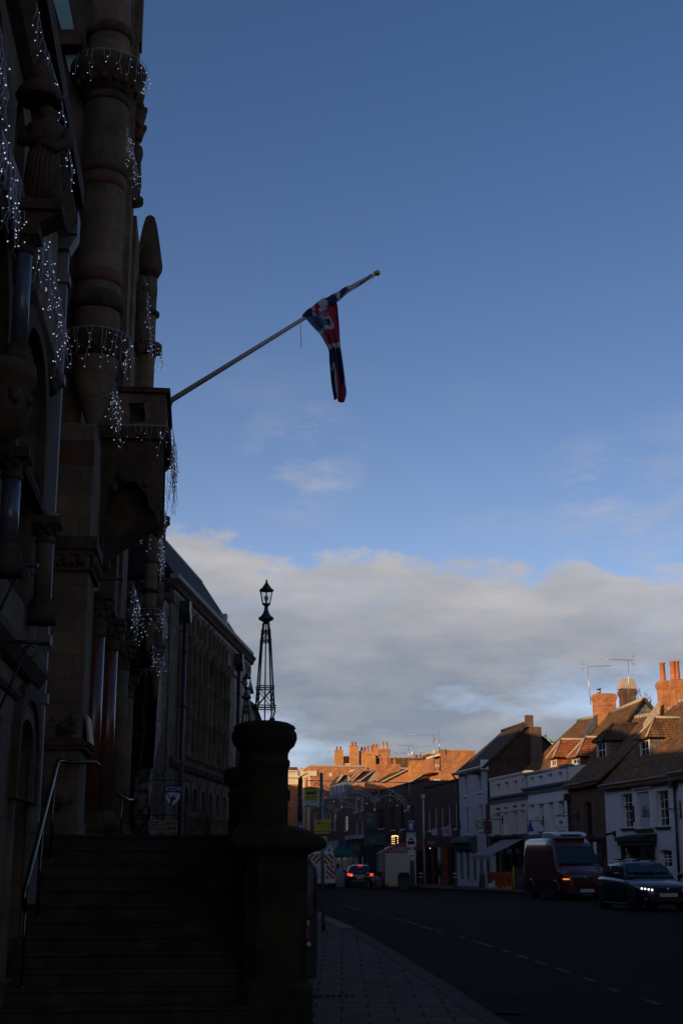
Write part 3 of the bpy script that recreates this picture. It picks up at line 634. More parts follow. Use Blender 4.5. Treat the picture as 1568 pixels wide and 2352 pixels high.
# lamp, measured on the near pier: heights above its cap and half widths
def lampz(y5): return k15(1148.4 + .2636 * y5) - z_c1
hw = lambda x0, x1: (x1 - x0) * .2636 / FPX * 15.8 / .985 / 2
def lamp(label):
    t = thing('lattice_lamp', label, 'street lamp', (0, 0, 0), A1, 'lattice lamps on the stone piers')
    rot45 = pi / 4 + .12
    def ringpts(r, zz): return [(r * cos(rot45 + pi / 2 * k), r * sin(rot45 + pi / 2 * k), zz) for k in range(4)]
    q = math.sqrt(2) * .98
    lv = [(1075, hw(1185, 1252) * .95), (1100, hw(1187, 1250) * .95), (1150, hw(1178, 1258)), (1232, hw(1166, 1264)), (1636, hw(1132, 1290)), (1806, hw(1118, 1304)), (1850, hw(1112, 1310)), (1885, hw(1122, 1298)), (1925, hw(1140, 1280)), (1945, hw(1128, 1292))]
    for k in range(4):
        a = rot45 + pi / 2 * k
        b = MB(); b.path([(r * 1.05 * cos(a), r * 1.05 * sin(a), lampz(y)) for y, r in lv], [.010] * len(lv), 6)
        b.ball((lv[-1][1] * 1.05 * cos(a), lv[-1][1] * 1.05 * sin(a), .02), .025, 8); b.build('leg', 'irongreen', t)
    for (ya, yb_) in ((1140, 1162), (1220, 1240), (1628, 1646), (1797, 1818)):
        rr = [hw(1172, 1264), hw(1162, 1270), hw(1124, 1300), hw(1104, 1314)][(1140, 1220, 1628, 1797).index(ya)]
        b = MB(); z0_, z1_ = lampz(yb_), lampz(ya); pts = ringpts(rr * 1.08, 0)
        for k in range(4):
            p, p2 = Vector(pts[k]), Vector(pts[(k + 1) % 4])
            for zq_ in (z0_, z1_): b.tube(p + Vector((0, 0, zq_)), p2 + Vector((0, 0, zq_)), .007, None, 5)
        b.build('collar', 'irongreen', t)
    for (ya, yb_, ra, rb) in ((1165, 1218, hw(1178, 1258), hw(1166, 1264)), (1650, 1795, hw(1130, 1290), hw(1118, 1304))):
        b = MB(); pa = ringpts(ra, lampz(ya)); pb = ringpts(rb, lampz(yb_))
        for k in range(4): b.tube(pa[k], pb[(k + 1) % 4], .0055, None, 5); b.tube(pb[k], pa[(k + 1) % 4], .0055, None, 5)
        b.build('brace', 'irongreen', t)
    b = MB(); b.lathe([(hw(1208, 1232), lampz(1084)), (hw(1196, 1240), lampz(1072)), (hw(1175, 1262), lampz(1054)), (hw(1156, 1286), lampz(1045)), (hw(1156, 1286), lampz(1024)), (hw(1172, 1270), lampz(1018)), (hw(1192, 1250), lampz(990)), (hw(1203, 1240), lampz(960)), (hw(1206, 1238), lampz(930)), (hw(1200, 1245), lampz(926)), (hw(1190, 1258), lampz(914)), (hw(1184, 1262), lampz(905))], 0, 0, 12); b.build('lamp_base', 'irongreen', t)
    b = MB(); b.tube((0, 0, 0), (0, 0, lampz(1080)), .008, None, 6); b.build('conduit', 'irongreen', t)
    r0, r1 = hw(1188, 1260), hw(1166, 1282); za_, zb_ = lampz(905), lampz(796)
    b = MB()
    for k in range(6): a = pi / 3 * k; b.tube((r0 * cos(a), r0 * sin(a), za_), (r1 * cos(a), r1 * sin(a), zb_), .006, None, 5)
    lf = b.build('lantern_frame', 'irongreen', t)
    b = MB(); b.lathe([(r0 * .97, za_), (r1 * .97, zb_)], 0, 0, 6, smooth=False)
    b.f = b.f[:6]; b.mi = b.mi[:6]; b.sm = b.sm[:6]
    b.build('lantern_glass', 'lampglass', lf)
    b = MB(); b.lathe([(.012, za_), (.012, za_ + .03), (.024, za_ + .05), (.026, za_ + .08), (.004, za_ + .1)], 0, 0, 10); b.build('bulb', 'bulbglass', lf)
    b = MB(); b.lathe([(r1 * .9, zb_ - .004), (hw(1154, 1294), lampz(794)), (hw(1154, 1294), lampz(788)), (hw(1172, 1272), lampz(775)), (hw(1190, 1258), lampz(755)), (hw(1208, 1240), lampz(730)), (hw(1217, 1232), lampz(716)), (hw(1212, 1236), lampz(709)), (hw(1218, 1230), lampz(702)), (.002, lampz(688))], 0, 0, 6, smooth=False); b.build('lantern_roof', 'irongreen', t)
    return t
l1 = lamp('tall lattice lamp with lantern on the near stone pier')
l1.location = W1(15.8, pyc + SH, z_c1)
sp2 = 24.0
pr2 = dup(pr, W1(sp2, onS(566, 1640, sp2)[0] - SH, 0), A1, 'farther dark stone pier with a lamp, half hidden behind the near one')
l2 = dup(l1, W1(sp2, onS(565, 1640, sp2)[0], z_c1), A1, 'smaller looking lattice lamp on the farther stone pier')
# ------------------------------------------------------------------ handrails
hr = thing('handrail', 'brass handrail on posts climbing the near side of the steps', 'handrail', (0, 0, 0), A1)
yr = 1.84
def rp(u, v, s): return (s, yr, onS(u, v, s)[1])
b = MB(); b.path([(15.72, yr, 1.03), (15.62, yr, 1.10), (15.62, yr, 1.22), (15.7, yr, 1.30), (17.0, yr, 2.02), (18.35, yr, 2.76), (18.5, yr, 2.82), (18.9, yr - .1, 2.83), (18.95, yr - .45, 2.83), (19.0, yr - .5, 2.78)], .029, 10); b.build('rail', 'brass', hr)
for sx, zt_ in ((15.75, 1.33), (17.0, 2.0), (18.1, 2.6)):
    k = int((sx - 15.3) / .3); b = MB(); b.tube((sx, yr, .06 + .165 * k), (sx, yr, zt_), .016, None, 8); b.lathe([(.05, .06 + .165 * k), (.05, .075 + .165 * k), (.02, .08 + .165 * k)], sx, yr, 10); b.build('post', 'brass', hr)
hr2 = thing('handrail', 'short brass handrail at the far end of the landing', 'handrail', (0, 0, 0), A1)
pa = onS(268, 1824, 23.0); pb = onS(296, 1838, 24.4); pc = onS(305, 1838, 24.5)
b = MB(); b.path([(23.0, pa[0], pa[1]), (24.4, pb[0], pb[1]), (24.55, pc[0], pc[1] + .01)], .024, 8); b.build('rail', 'brass', hr2)
b = MB(); b.tube((23.6, (pa[0] * .57 + pb[0] * .43), LAND), (23.6, (pa[0] * .57 + pb[0] * .43), (pa[1] * .57 + pb[1] * .43)), .016, None, 8); b.build('post', 'brass', hr2)
# ------------------------------------------------------------------ wrought iron sign brackets
def bracket(s, u0, u1, v, label, drop=.55):
    y0, zz_ = onS(u0, v, s); y1, _ = onS(u1, v, s); b = MB()
    b.tube((s, y0, zz_), (s, y1, zz_), .022, None, 6); b.tube((s, y0, zz_ - drop), (s, y0 + (y1 - y0) * .6, zz_), .014, None, 6)
    b.box(s - .02, y0 - .01, zz_ - drop - .15, s + .02, y0 + .03, zz_ + .06)
    for c, r in (((y0 + (y1 - y0) * .62), .08), ((y0 + .03 + (y1 - y0) * .1), .06)):
        b.path([(s, c + r * (1 - .6 * i / 14) * cos(i * .5), zz_ - (.1 if c != y0 + .03 + (y1 - y0) * .1 else drop) + r * (1 - .6 * i / 14) * sin(i * .5)) for i in range(15)], .009, 5)
    b.path([(s, y1 + .015, zz_ - .02), (s, y1 + .015, zz_ - .08), (s, y1 + .04, zz_ - .1), (s, y1 + .06, zz_ - .06)], .009, 5)
    o = tag(b.build('sign_bracket', 'ironblack'), label, 'sign bracket', 'empty iron sign brackets on the town hall'); o.rotation_euler = (0, 0, A1)
bracket(13.2, -4, 88, 1297, 'empty wrought iron bracket above the sloping string course')
bracket(13.6, 0, 116, 1474, 'empty wrought iron bracket crossing the string course, above the arched door', .75)
bracket(20.1, 203, 284, 1328, 'empty wrought iron bracket beside the first red granite column', .5)
bracket(28.6, 296, 351, 1538, 'small empty iron bracket below the corbelled turret', .5)
# ------------------------------------------------------------------ hanging signs
mat('shieldnavy', (.012, .05, .085), .45, .15, 4, .02); mat('shieldwhite', (.62, .62, .66), .5, .05, 4, .02)
mat('brownboard', (.12, .075, .025), .5, .15, 4, .02); mat('signletter', (.45, .43, .38), .5, .05, 4, .0); mat('signbluetag', (.03, .06, .4), .5, .1, 3, 0)
sY = 34.0
pc = P(397, 1827, sY); sg = thing('shield_sign', 'hanging navy shield sign with a white stag head and open book', 'sign', pc, R(-2))
k_ = sY / FPX / 1.02                                    # metres per overview pixel at that distance
def q8(pts, cx=560, cy=460): return [((x - cx) * .2679 * .573 * k_ * 1.0, -(y - cy) * .2679 * .573 * k_) for x, y in pts]
sc = (420 / 1568) / 1.7417
def q8(pts, cx=560, cy=460): return [((x - cx) * sc * k_, -(y - cy) * sc * k_) for x, y in pts]
shield = [(432, 330), (470, 312), (560, 300), (650, 312), (690, 330), (688, 440), (668, 520), (625, 585), (560, 632), (495, 585), (452, 520), (434, 440)]
b = MB(); b.prism(q8(shield), -.02, .02); b.build('board', 'shieldnavy', sg)
b = MB(); b.prism(q8([(450, 432), (500, 418), (560, 412), (620, 418), (672, 432), (662, 500), (625, 565), (560, 615), (495, 565), (462, 500)]), -.026, -.021); fld = b.build('field', 'shieldwhite', sg)
b = MB()
b.prism(q8([(512, 605), (525, 560), (533, 520), (505, 502), (506, 488), (535, 492), (548, 480), (580, 478), (612, 500), (614, 522), (590, 528), (572, 535), (560, 570), (552, 590), (560, 612), (540, 616)]), -.031, -.027)
for pth in ([(540, 485), (500, 470), (470, 440), (466, 425)], [(505, 470), (490, 450), (484, 430)], [(566, 478), (572, 450), (562, 420)], [(575, 478), (612, 465), (632, 440), (620, 420), (595, 420)], [(572, 450), (580, 430)]):
    b.path([(p[0], -.029, p[1]) for p in q8(pth)], .008, 5)
b.build('stag_emblem', 'shieldnavy', sg)
b = MB(); b.prism(q8([(504, 332), (556, 340), (612, 332), (614, 385), (558, 396), (506, 388)]), -.026, -.021); bk = b.build('book_emblem', 'shieldwhite', sg)
b = MB(); b.prism(q8([(512, 342), (553, 349), (553, 388), (513, 381)]), -.031, -.027); b.prism(q8([(563, 349), (606, 341), (607, 379), (563, 388)]), -.031, -.027); b.build('page', 'shieldnavy', bk)
for cx_ in (470, 650):
    b = MB(); c = q8([(cx_, 363)])[0]; b.path([(c[0] + .035 * cos(i * pi / 6), -.024, c[1] + .035 * sin(i * pi / 6)) for i in range(13)], .005, 5)
    for i in range(3): a = i * pi / 3; b.tube((c[0] - .03 * cos(a), -.024, c[1] - .03 * sin(a)), (c[0] + .03 * cos(a), -.024, c[1] + .03 * sin(a)), .004, None, 4)
    b.build('rosette', 'shieldwhite', sg)
b = MB(); y0 = q8([(560, 235)])[0][1]; x1 = q8([(790, 0)])[0][0]; x0 = q8([(380, 0)])[0][0]
b.tube((-1.25, 0, y0), (x1, 0, y0), .018, None, 6); b.tube((-.1, 0, y0), (-.1, 0, q8([(0, 310)])[0][1]), .006, None, 4); b.tube((.1, 0, y0), (.1, 0, q8([(0, 310)])[0][1]), .006, None, 4)
for i in range(9):
    cx_, cz_ = -.28 + .055 * i, y0 + .09 + .09 * ((i * 7) % 3)
    b.path([(cx_ + (.05 - .003 * j) * cos(j * .6), 0, cz_ + (.05 - .003 * j) * sin(j * .6)) for j in range(13)], .006, 4)
b.tube((-1.25, 0, y0 + .45), (.0, 0, y0 + .02), .01, None, 5); b.ball((x1, 0, y0), .035, 8)
b.build('bracket', 'ironblack', sg)
ic = P(375, 1897, 33.4); ig = thing('information_sign', 'brown hanging visitor information sign below the shield sign', 'sign', ic, R(-2))
w_, h_ = 52.5 * 33.4 / FPX / 1.02 * .55, 18.6 * 33.4 / FPX / 1.02
w_ = .345; h_ = .122
b = MB(); b.box(-w_, -.015, -h_, w_, .015, h_); b.build('board', 'brownboard', ig)
b = MB()
for a in ((-w_, -h_, w_, -h_ + .012), (-w_, h_ - .012, w_, h_), (-w_, -h_ + .012, -w_ + .012, h_ - .012), (w_ - .012, -h_ + .012, w_, h_ - .012)): b.box(a[0], -.02, a[1], a[2], -.0155, a[3])
b.build('border', 'signletter', ig)
b = MB(); b.path([(-.235 + .065 * cos(i * pi / 12), -.018, .065 * sin(i * pi / 12)) for i in range(25)], .006, 5); b.build('emblem', 'signletter', ig)
txt('i', .1, 'signletter', ig, (-.235, -.018, 0)); 
for k, s_ in enumerate(('VISITOR', 'INFORMATION', 'CENTRE')): txt(s_, .062, 'signletter', ig, (-.135, -.018, .065 - .062 * k), 'LEFT')
b = MB(); b.tube((-.55, 0, h_ + .13), (.45, 0, h_ + .13), .014, None, 6)
for x in (-.26, .26): b.tube((x, 0, h_), (x, 0, h_ + .13), .006, None, 4)
b.tube((-.55, 0, h_ + .13), (-1.9, 0, h_ + .13), .014, None, 6); b.build('bracket', 'ironblack', ig)
# ================================================================== far wing of flint, set at a slight angle
A2 = math.atan2(1, .0735); ex2 = Vector((cos(A2), sin(A2), 0)); ey2 = Vector((-sin(A2), cos(A2), 0)); O2 = Vector((-7.15 + .0735 * 36, 36, 0))
def onW(u, v, yo=0.0):
    d = ray(u, v); t = (yo + O2.dot(ey2)) / d.dot(ey2); p = d * t - O2
    return (p.dot(ex2), EYE + d.z * t)
wg = thing('flint_wing', 'long flint wing with tall pointed windows beyond the town hall entrance', 'building', O2, A2)
WL = onW(577, 1500)[0]; ze = onW(577, 1512)[1]
lan, gar = [], []
for (a, b_, v) in ((505, 640, 1190), (655, 775, 1330), (790, 885, 1440)):
    xa = onW(*z(5, a, v))[0]; xb = onW(*z(5, b_, v))[0]; w = (xb - xa) / 3
    for i in range(3): lan.append((xa + w * (i + .5), w * .62))
zs = onW(*z(5, 570, 1195))[1]; zb_ = onW(*z(6, 300, 300))[1]
zg0 = onW(*z(6, 300, 512))[1]; zg1 = onW(*z(6, 300, 740))[1]
gx = [onW(*z(6, x, 640))[0] for x in (300, 375, 450, 515, 575, 635)]
holes = [pointed(x, w, zb_, zs, w * 1.35) for x, w in lan] + [pointed(x, .78, .6, zg1, zg0 - zg1 - .1) for x in gx]
bx = onW(*z(5, 350, 1150))[0]
holes += [roundarch(bx, .7, onW(*z(5, 350, 1245))[1], zs, .4), pointed(onW(*z(6, 40, 600))[0], 1.4, .5, zg1, zg0 - zg1 + .2)]
ex_ = onW(*z(5, 985, 1700))[0]; holes += [roundarch(ex_, .9, onW(*z(5, 985, 1760))[1] - 1.5, onW(*z(5, 985, 1650))[1], .45)]
b = MB(); b.wall(rect(0, -.5, WL, ze), holes, 0, .35); b.box(0, .35, -.5, .3, 7, ze); b.box(WL - .3, .35, -.5, WL, 7, ze); b.box(0, 7, -.5, WL, 7.3, ze); b.build('wall', 'flint', wg)
b = MB(); b.box(.4, .3, zb_ - .2, WL - .4, .32, ze - .2); b.build('window', 'glassdark', wg)
b = MB(); b.box(.4, .3, .3, WL - .4, .32, zg0 + .1); b.build('window', 'glassdark', wg)
for x, w in lan:
    b = MB(); b.wall(pointed(x, w * 1.30, zb_ - .05, zs, w * 1.68), [pointed(x, w * 1.0, zb_ - .02, zs, w * 1.33)], -.07, .06)
    b.build('window_surround', 'stone', wg)
    b = MB(); xs = x + w * .78; zk = zs - .1
    b.lathe([(.1, zb_), (.12, zb_ + .1), (.058, zb_ + .16), (.058, zb_ + 1.15), (.085, zb_ + 1.18), (.085, zb_ + 1.26), (.058, zb_ + 1.3), (.058, zb_ + 2.25), (.085, zb_ + 2.28), (.085, zb_ + 2.36), (.058, zb_ + 2.4), (.058, zk - .3), (.1, zk - .27), (.085, zk - .22), (.17, zk), (.18, zk + .07)], xs, -.1, 10); b.build('column_shaft', 'stone', wg)
for x in gx:
    b = MB(); b.wall(pointed(x, 1.15, .55, zg1, zg0 - zg1 + .25), [pointed(x, .8, .56, zg1, zg0 - zg1 - .08)], -.06, .05); b.build('window_surround', 'stone', wg)
    b = MB(); b.lathe([(.1, -.4), (.1, .5), (.08, .55), (.08, zg1 - .3), (.12, zg1 - .26), (.16, zg1 - .05)], x + .65, -.08, 10); leaves(b, x + .65, -.08, zg1 - .14, .12, 6, .05); b.build('column_shaft', 'stone', wg)
for xa_, xb_ in ((.02, .75), (bx + .55, bx + .95), (gx[0] - 1.35, gx[0] - .95)):
    q_ = MB(); q_.box(xa_, -.03, -.4, xb_, .004, ze - .7); q_.build('stone_quoin', 'stone', wg)
def wcourse(zz_, r, m='stonedark'):
    b = MB(); b.prism([(.02, zz_ - r * 1.3), (-r * .6, zz_ - r), (-r, zz_ - r * .2), (-r * .8, zz_ + r * .4), (.02, zz_ + r)], 0, WL + .02, 'x'); b.build('string_course', m, wg)
zsc = onW(*z(5, 440, 2035))[1]; wcourse(zb_ - .16, .16); wcourse(zg0 + .42, .0001 + .09, 'stone'); wcourse(zs - .02, .05, 'stone')
for zz_, h in ((zb_ - .55, .2), (zs - 1.6, .22), (ze - .62, .28)):
    b = MB(); b.box(.02, -.012, zz_, WL - .02, .01, zz_ + h)
    if zz_ == zs - 1.6: continue
    b.build('stone_band', 'stone', wg)
b = MB(); b.prism([(.05, ze - .26), (-.06, ze - .22), (-.10, ze - .1), (-.16, ze - .02), (-.16, ze + .03), (.2, ze + .03)], -.05, WL + .2, 'x'); b.build('eaves_cornice', 'stonedark', wg)
b = MB(); b.prism([(-.14, ze + .03), (.1, ze + .03), (.1, ze + .16), (-.14, ze + .16)], -.05, WL - .3, 'x'); b.build('gutter', 'downpipe', wg)
zr = 11.4
b = MB(); b.prism([(-.02, ze + .13), (1.6, zr), (2.3, zr), (7.4, ze + .05)], .0, 13.3, 'x'); b.build('roof', 'slate', wg)
b = MB(); b.prism([(-.02, ze + .12), (.5, ze + .72), (6.8, ze + .72), (7.4, ze + .05)], 13.3, WL - .2, 'x'); b.prism([(.42, ze + .7), (1.3, zr - .7), (6, zr - .7), (6.8, ze + .7)], 13.3, 13.9, 'x'); b.build('roof', 'slate', wg)
b = MB(); b.prism([(2.7, zr - .6), (10.5, zr - .6), (6.6, 14.4)], 3.4, WL - 2.2, 'x'); b.build('rear_shade_roof', 'slate', wg)  # unseen higher roof, added to cast shade on the roofs across the street
b = MB(); b.box(3.4, 7.31, -.5, WL - 2.2, 10.4, zr - .61); b.build('rear_shade_range', 'flint', wg)  # unseen block added to carry the shading roof
b = MB(); b.tube((.0, 1.65, zr + .01), (13.3, 1.65, zr + .01), .07, None, 8); b.build('ridge_tile', 'lead', wg)
b = MB(); xq = onW(540, 1460, .3)[0]; qz = onW(540, 1460, .3)[1]; b.box(WL - 4.2, .3, ze + .3, WL - 3.9, .8, qz + .45); b.build('vent_box', 'downpipewhite', wg)
for x5, v5 in ((472, 1400), (955, 1700)):
    xp = onW(*z(5, x5, v5))[0]; b = MB(); b.tube((xp, -.14, -.3), (xp, -.14, ze - .6), .062, None, 8)
    b.box(xp - .16, -.28, ze - .75, xp + .16, -.02, ze - .42); b.prism([(xp - .2, ze - .75), (xp + .2, ze - .75), (xp + .09, ze - 1.0), (xp - .09, ze - 1.0)], -.3, -.03)
    for q in range(5): b.lathe([(.08, 1 + 1.5 * q), (.08, 1.08 + 1.5 * q)], xp, -.14, 8)
    b.build('downpipe', 'ironblack', wg)
# ================================================================== ground sheets
def sheet(name, m, rows, dz=0.0, kind='structure'):
    """strip of ground: rows = [(Y, xl, xr)] following the dip of the street"""
    vs = []; fs = []
    for (Y, a, c) in rows: vs += [(a, Y, gz(Y) + dz), (c, Y, gz(Y) + dz)]
    for i in range(len(rows) - 1): fs.append((2 * i, 2 * i + 1, 2 * i + 3, 2 * i + 2))
    b = MB(); b.add(vs, fs); o = b.build(name, m, merge=False); o['kind'] = kind; return o
_kp = [G(*z(16, x, y), .12) for x, y in ((870, 660), (750, 590), (640, 512), (500, 430), (400, 366), (282, 297), (180, 252), (100, 218))]
KL = [(-30, 6.6)] + [(p.y, p.x) for p in _kp] + [(45, -1.0), (52, -2.0), (60, -2.7), (80, -3.4), (112, -4.0), (260, -14)]
KR = [(-30, 20), (30, 15.6), (55, 12.4), (70, 9.6), (78.4, 8.2), (87.6, 5.6), (96, 4.6), (112, 3.8)]
def lerpk(K, Y):
    for (a, x), (c, x2) in zip(K, K[1:]):
        if a <= Y <= c: return x + (x2 - x) * (Y - a) / (c - a)
    return K[-1][1] if Y > K[-1][0] else K[0][1]
sheet('ground', 'ground', [(-400, -900, 900), (16, -900, 900), (40, -900, 900), (42, -900, 900), (112, -900, 900), (2500, -2500, 2500)], -.012)
ys = sorted([-30, 12, 16, 22, 28, 34, 40, 42, 45, 52, 60, 70, 78.4, 87.6, 96, 112, 260] + [p.y for p in _kp])
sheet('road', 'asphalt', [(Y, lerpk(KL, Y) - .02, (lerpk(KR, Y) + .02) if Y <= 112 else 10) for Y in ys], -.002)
# pavements: slab tops 0.12 above the road, with a kerb
def pavement(name, K, side, wide, m, ylist):
    b = MB()
    for Y0, Y1 in zip(ylist, ylist[1:]):
        a0, a1 = lerpk(K, Y0) + side * .3, lerpk(K, Y1) + side * .3; c0, c1 = wide(Y0), wide(Y1)
        b.add([(a0, Y0, gz(Y0) + .12), (c0, Y0, gz(Y0) + .12), (c1, Y1, gz(Y1) + .12), (a1, Y1, gz(Y1) + .12)], [(0, 1, 2, 3)])
    o = b.build(name, m); structure(o)
    b = MB()
    for Y0, Y1 in zip(ylist, ylist[1:]):
        x0, x1 = lerpk(K, Y0), lerpk(K, Y1); g0, g1 = gz(Y0), gz(Y1)
        pr_ = [(0, -.05), (0, .10), (side * .03, .125), (side * .3, .125), (side * .3, -.05)]
        vs = [(x0 + p[0], Y0, g0 + p[1]) for p in pr_] + [(x1 + p[0], Y1, g1 + p[1]) for p in pr_]
        b.add(vs, [(i, (i + 1) % 5, 5 + (i + 1) % 5, 5 + i) for i in range(5)])
    structure(b.build('kerb', 'kerbstone'))
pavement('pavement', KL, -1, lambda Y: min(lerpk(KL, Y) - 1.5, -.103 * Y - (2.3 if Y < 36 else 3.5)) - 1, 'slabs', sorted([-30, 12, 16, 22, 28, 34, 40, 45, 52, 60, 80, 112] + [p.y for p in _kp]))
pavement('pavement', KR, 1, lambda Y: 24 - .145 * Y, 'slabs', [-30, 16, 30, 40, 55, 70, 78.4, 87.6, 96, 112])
# pale dropped kerb stones
b = MB()
for (u0, v0), (u1, v1) in ((z(16, 104, 222), z(16, 282, 293)),):
    p0, p1 = G(u0, v0), G(u1, v1)
    yy = [p1.y + (p0.y - p1.y) * i / 5 for i in range(6)]
    for a, c in zip(yy, yy[1:]):
        a += .04
        b.add([(lerpk(KL, a) + .02, a, gz(a) + .004), (lerpk(KL, a) + .02, a, gz(a) + .131), (lerpk(KL, a) - .34, a, gz(a) + .131), (lerpk(KL, c) + .02, c, gz(c) + .004), (lerpk(KL, c) + .02, c, gz(c) + .131), (lerpk(KL, c) - .34, c, gz(c) + .131)], [(0, 1, 4, 3), (1, 2, 5, 4)])
structure(b.build('kerb', 'kerbpale'))
# painted lane dashes and worn roundels
def paint(pts, name, m='roadpaint', dz=.003):
    b = MB(); b.add([(p.x, p.y, p.z + dz) for p in pts], [tuple(range(len(pts)))]); structure(b.build(name, m, merge=False))
dash = [((190, 178), (240, 195)), ((300, 207), (330, 214)), ((345, 217), (360, 221)), ((382, 227), (420, 237)), ((432, 241), (478, 254)), ((490, 259), (540, 274)), ((560, 280), (578, 285)), ((652, 304), (676, 312)), ((708, 321), (790, 346)), ((828, 357), (860, 369)), ((890, 379), (932, 394)), ((960, 404), (1005, 418)), ((1050, 434), (1100, 450)), ((1160, 473), (1206, 487)), ((1266, 516), (1300, 530)), ((1415, 562), (1470, 583))]
for p0, p1 in dash:
    a, c = G(*z(16, *p0)), G(*z(16, *p1)); d = (c - a).normalized(); n = Vector((-d.y, d.x, 0)) * .05
    paint([a + n, a - n, c - n, c + n], 'lane_marking', 'roadpaint_worn' if p0[0] < 380 or p0[0] > 1200 else 'roadpaint')
for (x0, x1, y) in ((372, 548, 160), (875, 1077, 157)):
    c = G(*z(16, (x0 + x1) / 2, y)); r = (G(*z(16, x1, y)) - G(*z(16, x0, y))).length / 2
    b = MB(); o_, i_ = circ(0, 0, r, 40), circ(0, 0, r * .86, 40)
    b.wall(o_, [i_], 0, .002, back=False, mk=lambda p, a: (c.x + p[0], c.y + p[1] * 1.5, gz(c.y + p[1] * 1.5) + .004 + a)); b.build('road_roundel', 'roadpaint_worn')['kind'] = 'structure'
# tarmac repairs
mat('tarpatch', (.014, .011, .0095), .95, .35, 2.0, .3, spec=.08)
for pts in (((700, 232), (830, 226), (850, 236), (710, 243)), ((980, 330), (1300, 360), (1330, 385), (1000, 352)), ((760, 520), (980, 500), (1040, 530), (800, 556)), ((1150, 560), (1500, 520), (1540, 548), (1190, 596))):
    paint([G(*z(16, *p)) for p in pts], 'tarmac_patch', 'tarpatch', .002)
# drain gratings
b = MB(); g0 = G(*z(16, 830, 615)); b.box(g0.x - .2, g0.y - .2, g0.z + .002, g0.x + .2, g0.y + .2, g0.z + .012); tag(b.build('drain_grate', 'tarpatch'), 'iron drain grate in the gutter beside the near kerb', 'drain')
g0 = G(*z(16, 130, 548), .12); b = MB()
for i in range(8): b.box(g0.x - .32 + .08 * i, g0.y - .12, g0.z - .01, g0.x - .27 + .08 * i, g0.y + .12, g0.z + .012)
tag(b.build('channel_grate', 'void'), 'slotted drainage channel set in the pavement near the pier', 'drain')
# ================================================================== the row of houses across the street
A3 = math.atan2(-1, .145); ex3 = Vector((cos(A3), sin(A3), 0)); ey3 = Vector((-sin(A3), cos(A3), 0)); O3 = Vector((23.1, 0, 0))
def onR(u, v, yo=0.0):
    d = ray(u, v); t = (yo + O3.dot(ey3)) / d.dot(ey3); p = d * t - O3; return (p.dot(ex3), EYE + d.z * t)
def Yof(x): return (O3 + ex3 * x).y
class House:
    def __init__(s, name, label, cat, xa, xb):
        s.x0 = xa; s.w = xb - xa; s.zb = gz(Yof((xa + xb) / 2)) + .05
        s.t = thing(name, label, cat, O3 + ex3 * xa + Vector((0, 0, s.zb)), A3); s.holes = []
    def p(s, zk, x, y, yo=0.0):
        q = onR(*z(zk, x, y), yo); return (q[0] - s.x0, q[1] - s.zb)
    def r(s, zk, x0, y0, x1, y1, yo=0.0):
        ym = (y0 + y1) / 2; a = s.p(zk, x0, ym, yo); c = s.p(zk, x1, ym, yo); xm = (x0 + x1) / 2
        return (a[0], s.p(zk, xm, y1, yo)[1], c[0], s.p(zk, xm, y0, yo)[1])
    def win(s, r, rec=.16, cols=2, rows=2, frame='joinery', sill='joinery', arch=0, blind=None, pane='glassdark'):
        x0, z0, x1, z1 = r
        s.holes.append(roundarch((x0 + x1) / 2, x1 - x0, z0, z1 - arch, arch, 8) if arch else rect(*r))
        if blind: 
            b = MB(); b.box(x0 - .02, rec, z0 - .02, x1 + .02, rec + .04, z1 + .02); b.build('blind_window', blind, s.t); return
        b = MB(); f = .055
        b.box(x0, rec, z0, x0 + f, rec + .07, z1); b.box(x1 - f, rec, z0, x1, rec + .07, z1); b.box(x0 + f, rec, z0, x1 - f, rec + .07, z0 + .07); b.box(x0 + f, rec, z1 - f, x1 - f, rec + .07, z1)
        zm = (z0 + z1) / 2; b.box(x0 + f, rec - .01, zm - .025, x1 - f, rec + .06, zm + .025)
        for i in range(1, cols): xx = x0 + (x1 - x0) * i / cols; b.box(xx - .013, rec + .012, z0 + .07, xx + .013, rec + .05, z1 - f)
        for i in range(1, rows):
            zz_ = z0 + (z1 - z0) * i / rows
            if abs(zz_ - zm) > .05: b.box(x0 + f, rec + .014, zz_ - .013, x1 - f, rec + .048, zz_ + .013)
        w_ = b.build('window', frame, s.t)
        b = MB(); b.box(x0, rec + .03, z0, x1, rec + .04, z1); b.build('pane', pane, w_)
        if sill: b = MB(); b.box(x0 - .08, -.09, z0 - .1, x1 + .08, rec + .02, z0 - .003); b.build('sill', sill, w_)
        return w_
    def front(s, H, m, deep=6.0, y1=.3, x0=0.0, x1=None, base=-.6, back=True):
        x1 = s.w if x1 is None else x1
        b = MB(); b.wall(rect(x0, base, x1, H), s.holes, 0, y1)
        b.box(x0, y1, base, x0 + .25, deep, H); b.box(x1 - .25, y1, base, x1, deep, H); b.box(x0 + .25, deep - .25, base, x1 - .25, deep, H)
        w_ = b.build('wall', m, s.t)
        b = MB(); b.box(x0 + .25, .6, base, x1 - .25, .62, H - .05); b.build('interior', 'void', s.t)
        return w_
    def box(s, name, m, *a, parent=None, bevel=0):
        b = MB(); b.box(*a); return b.build(name, m, parent or s.t, bevel=bevel)
    def pr(s, name, m, pts, a0, a1, axis='x', parent=None):
        b = MB(); b.prism(pts, a0, a1, axis); return b.build(name, m, parent or s.t)
def pot(b, x, y, zz_, h, r): b.lathe([(r * 1.12, zz_), (r * 1.1, zz_ + .05), (r, zz_ + .1), (r * .86, zz_ + h - .09), (r * 1.02, zz_ + h - .08), (r * 1.02, zz_ + h), (r * .75, zz_ + h), (r * .75, zz_ + h - .05)], x, y, 12)
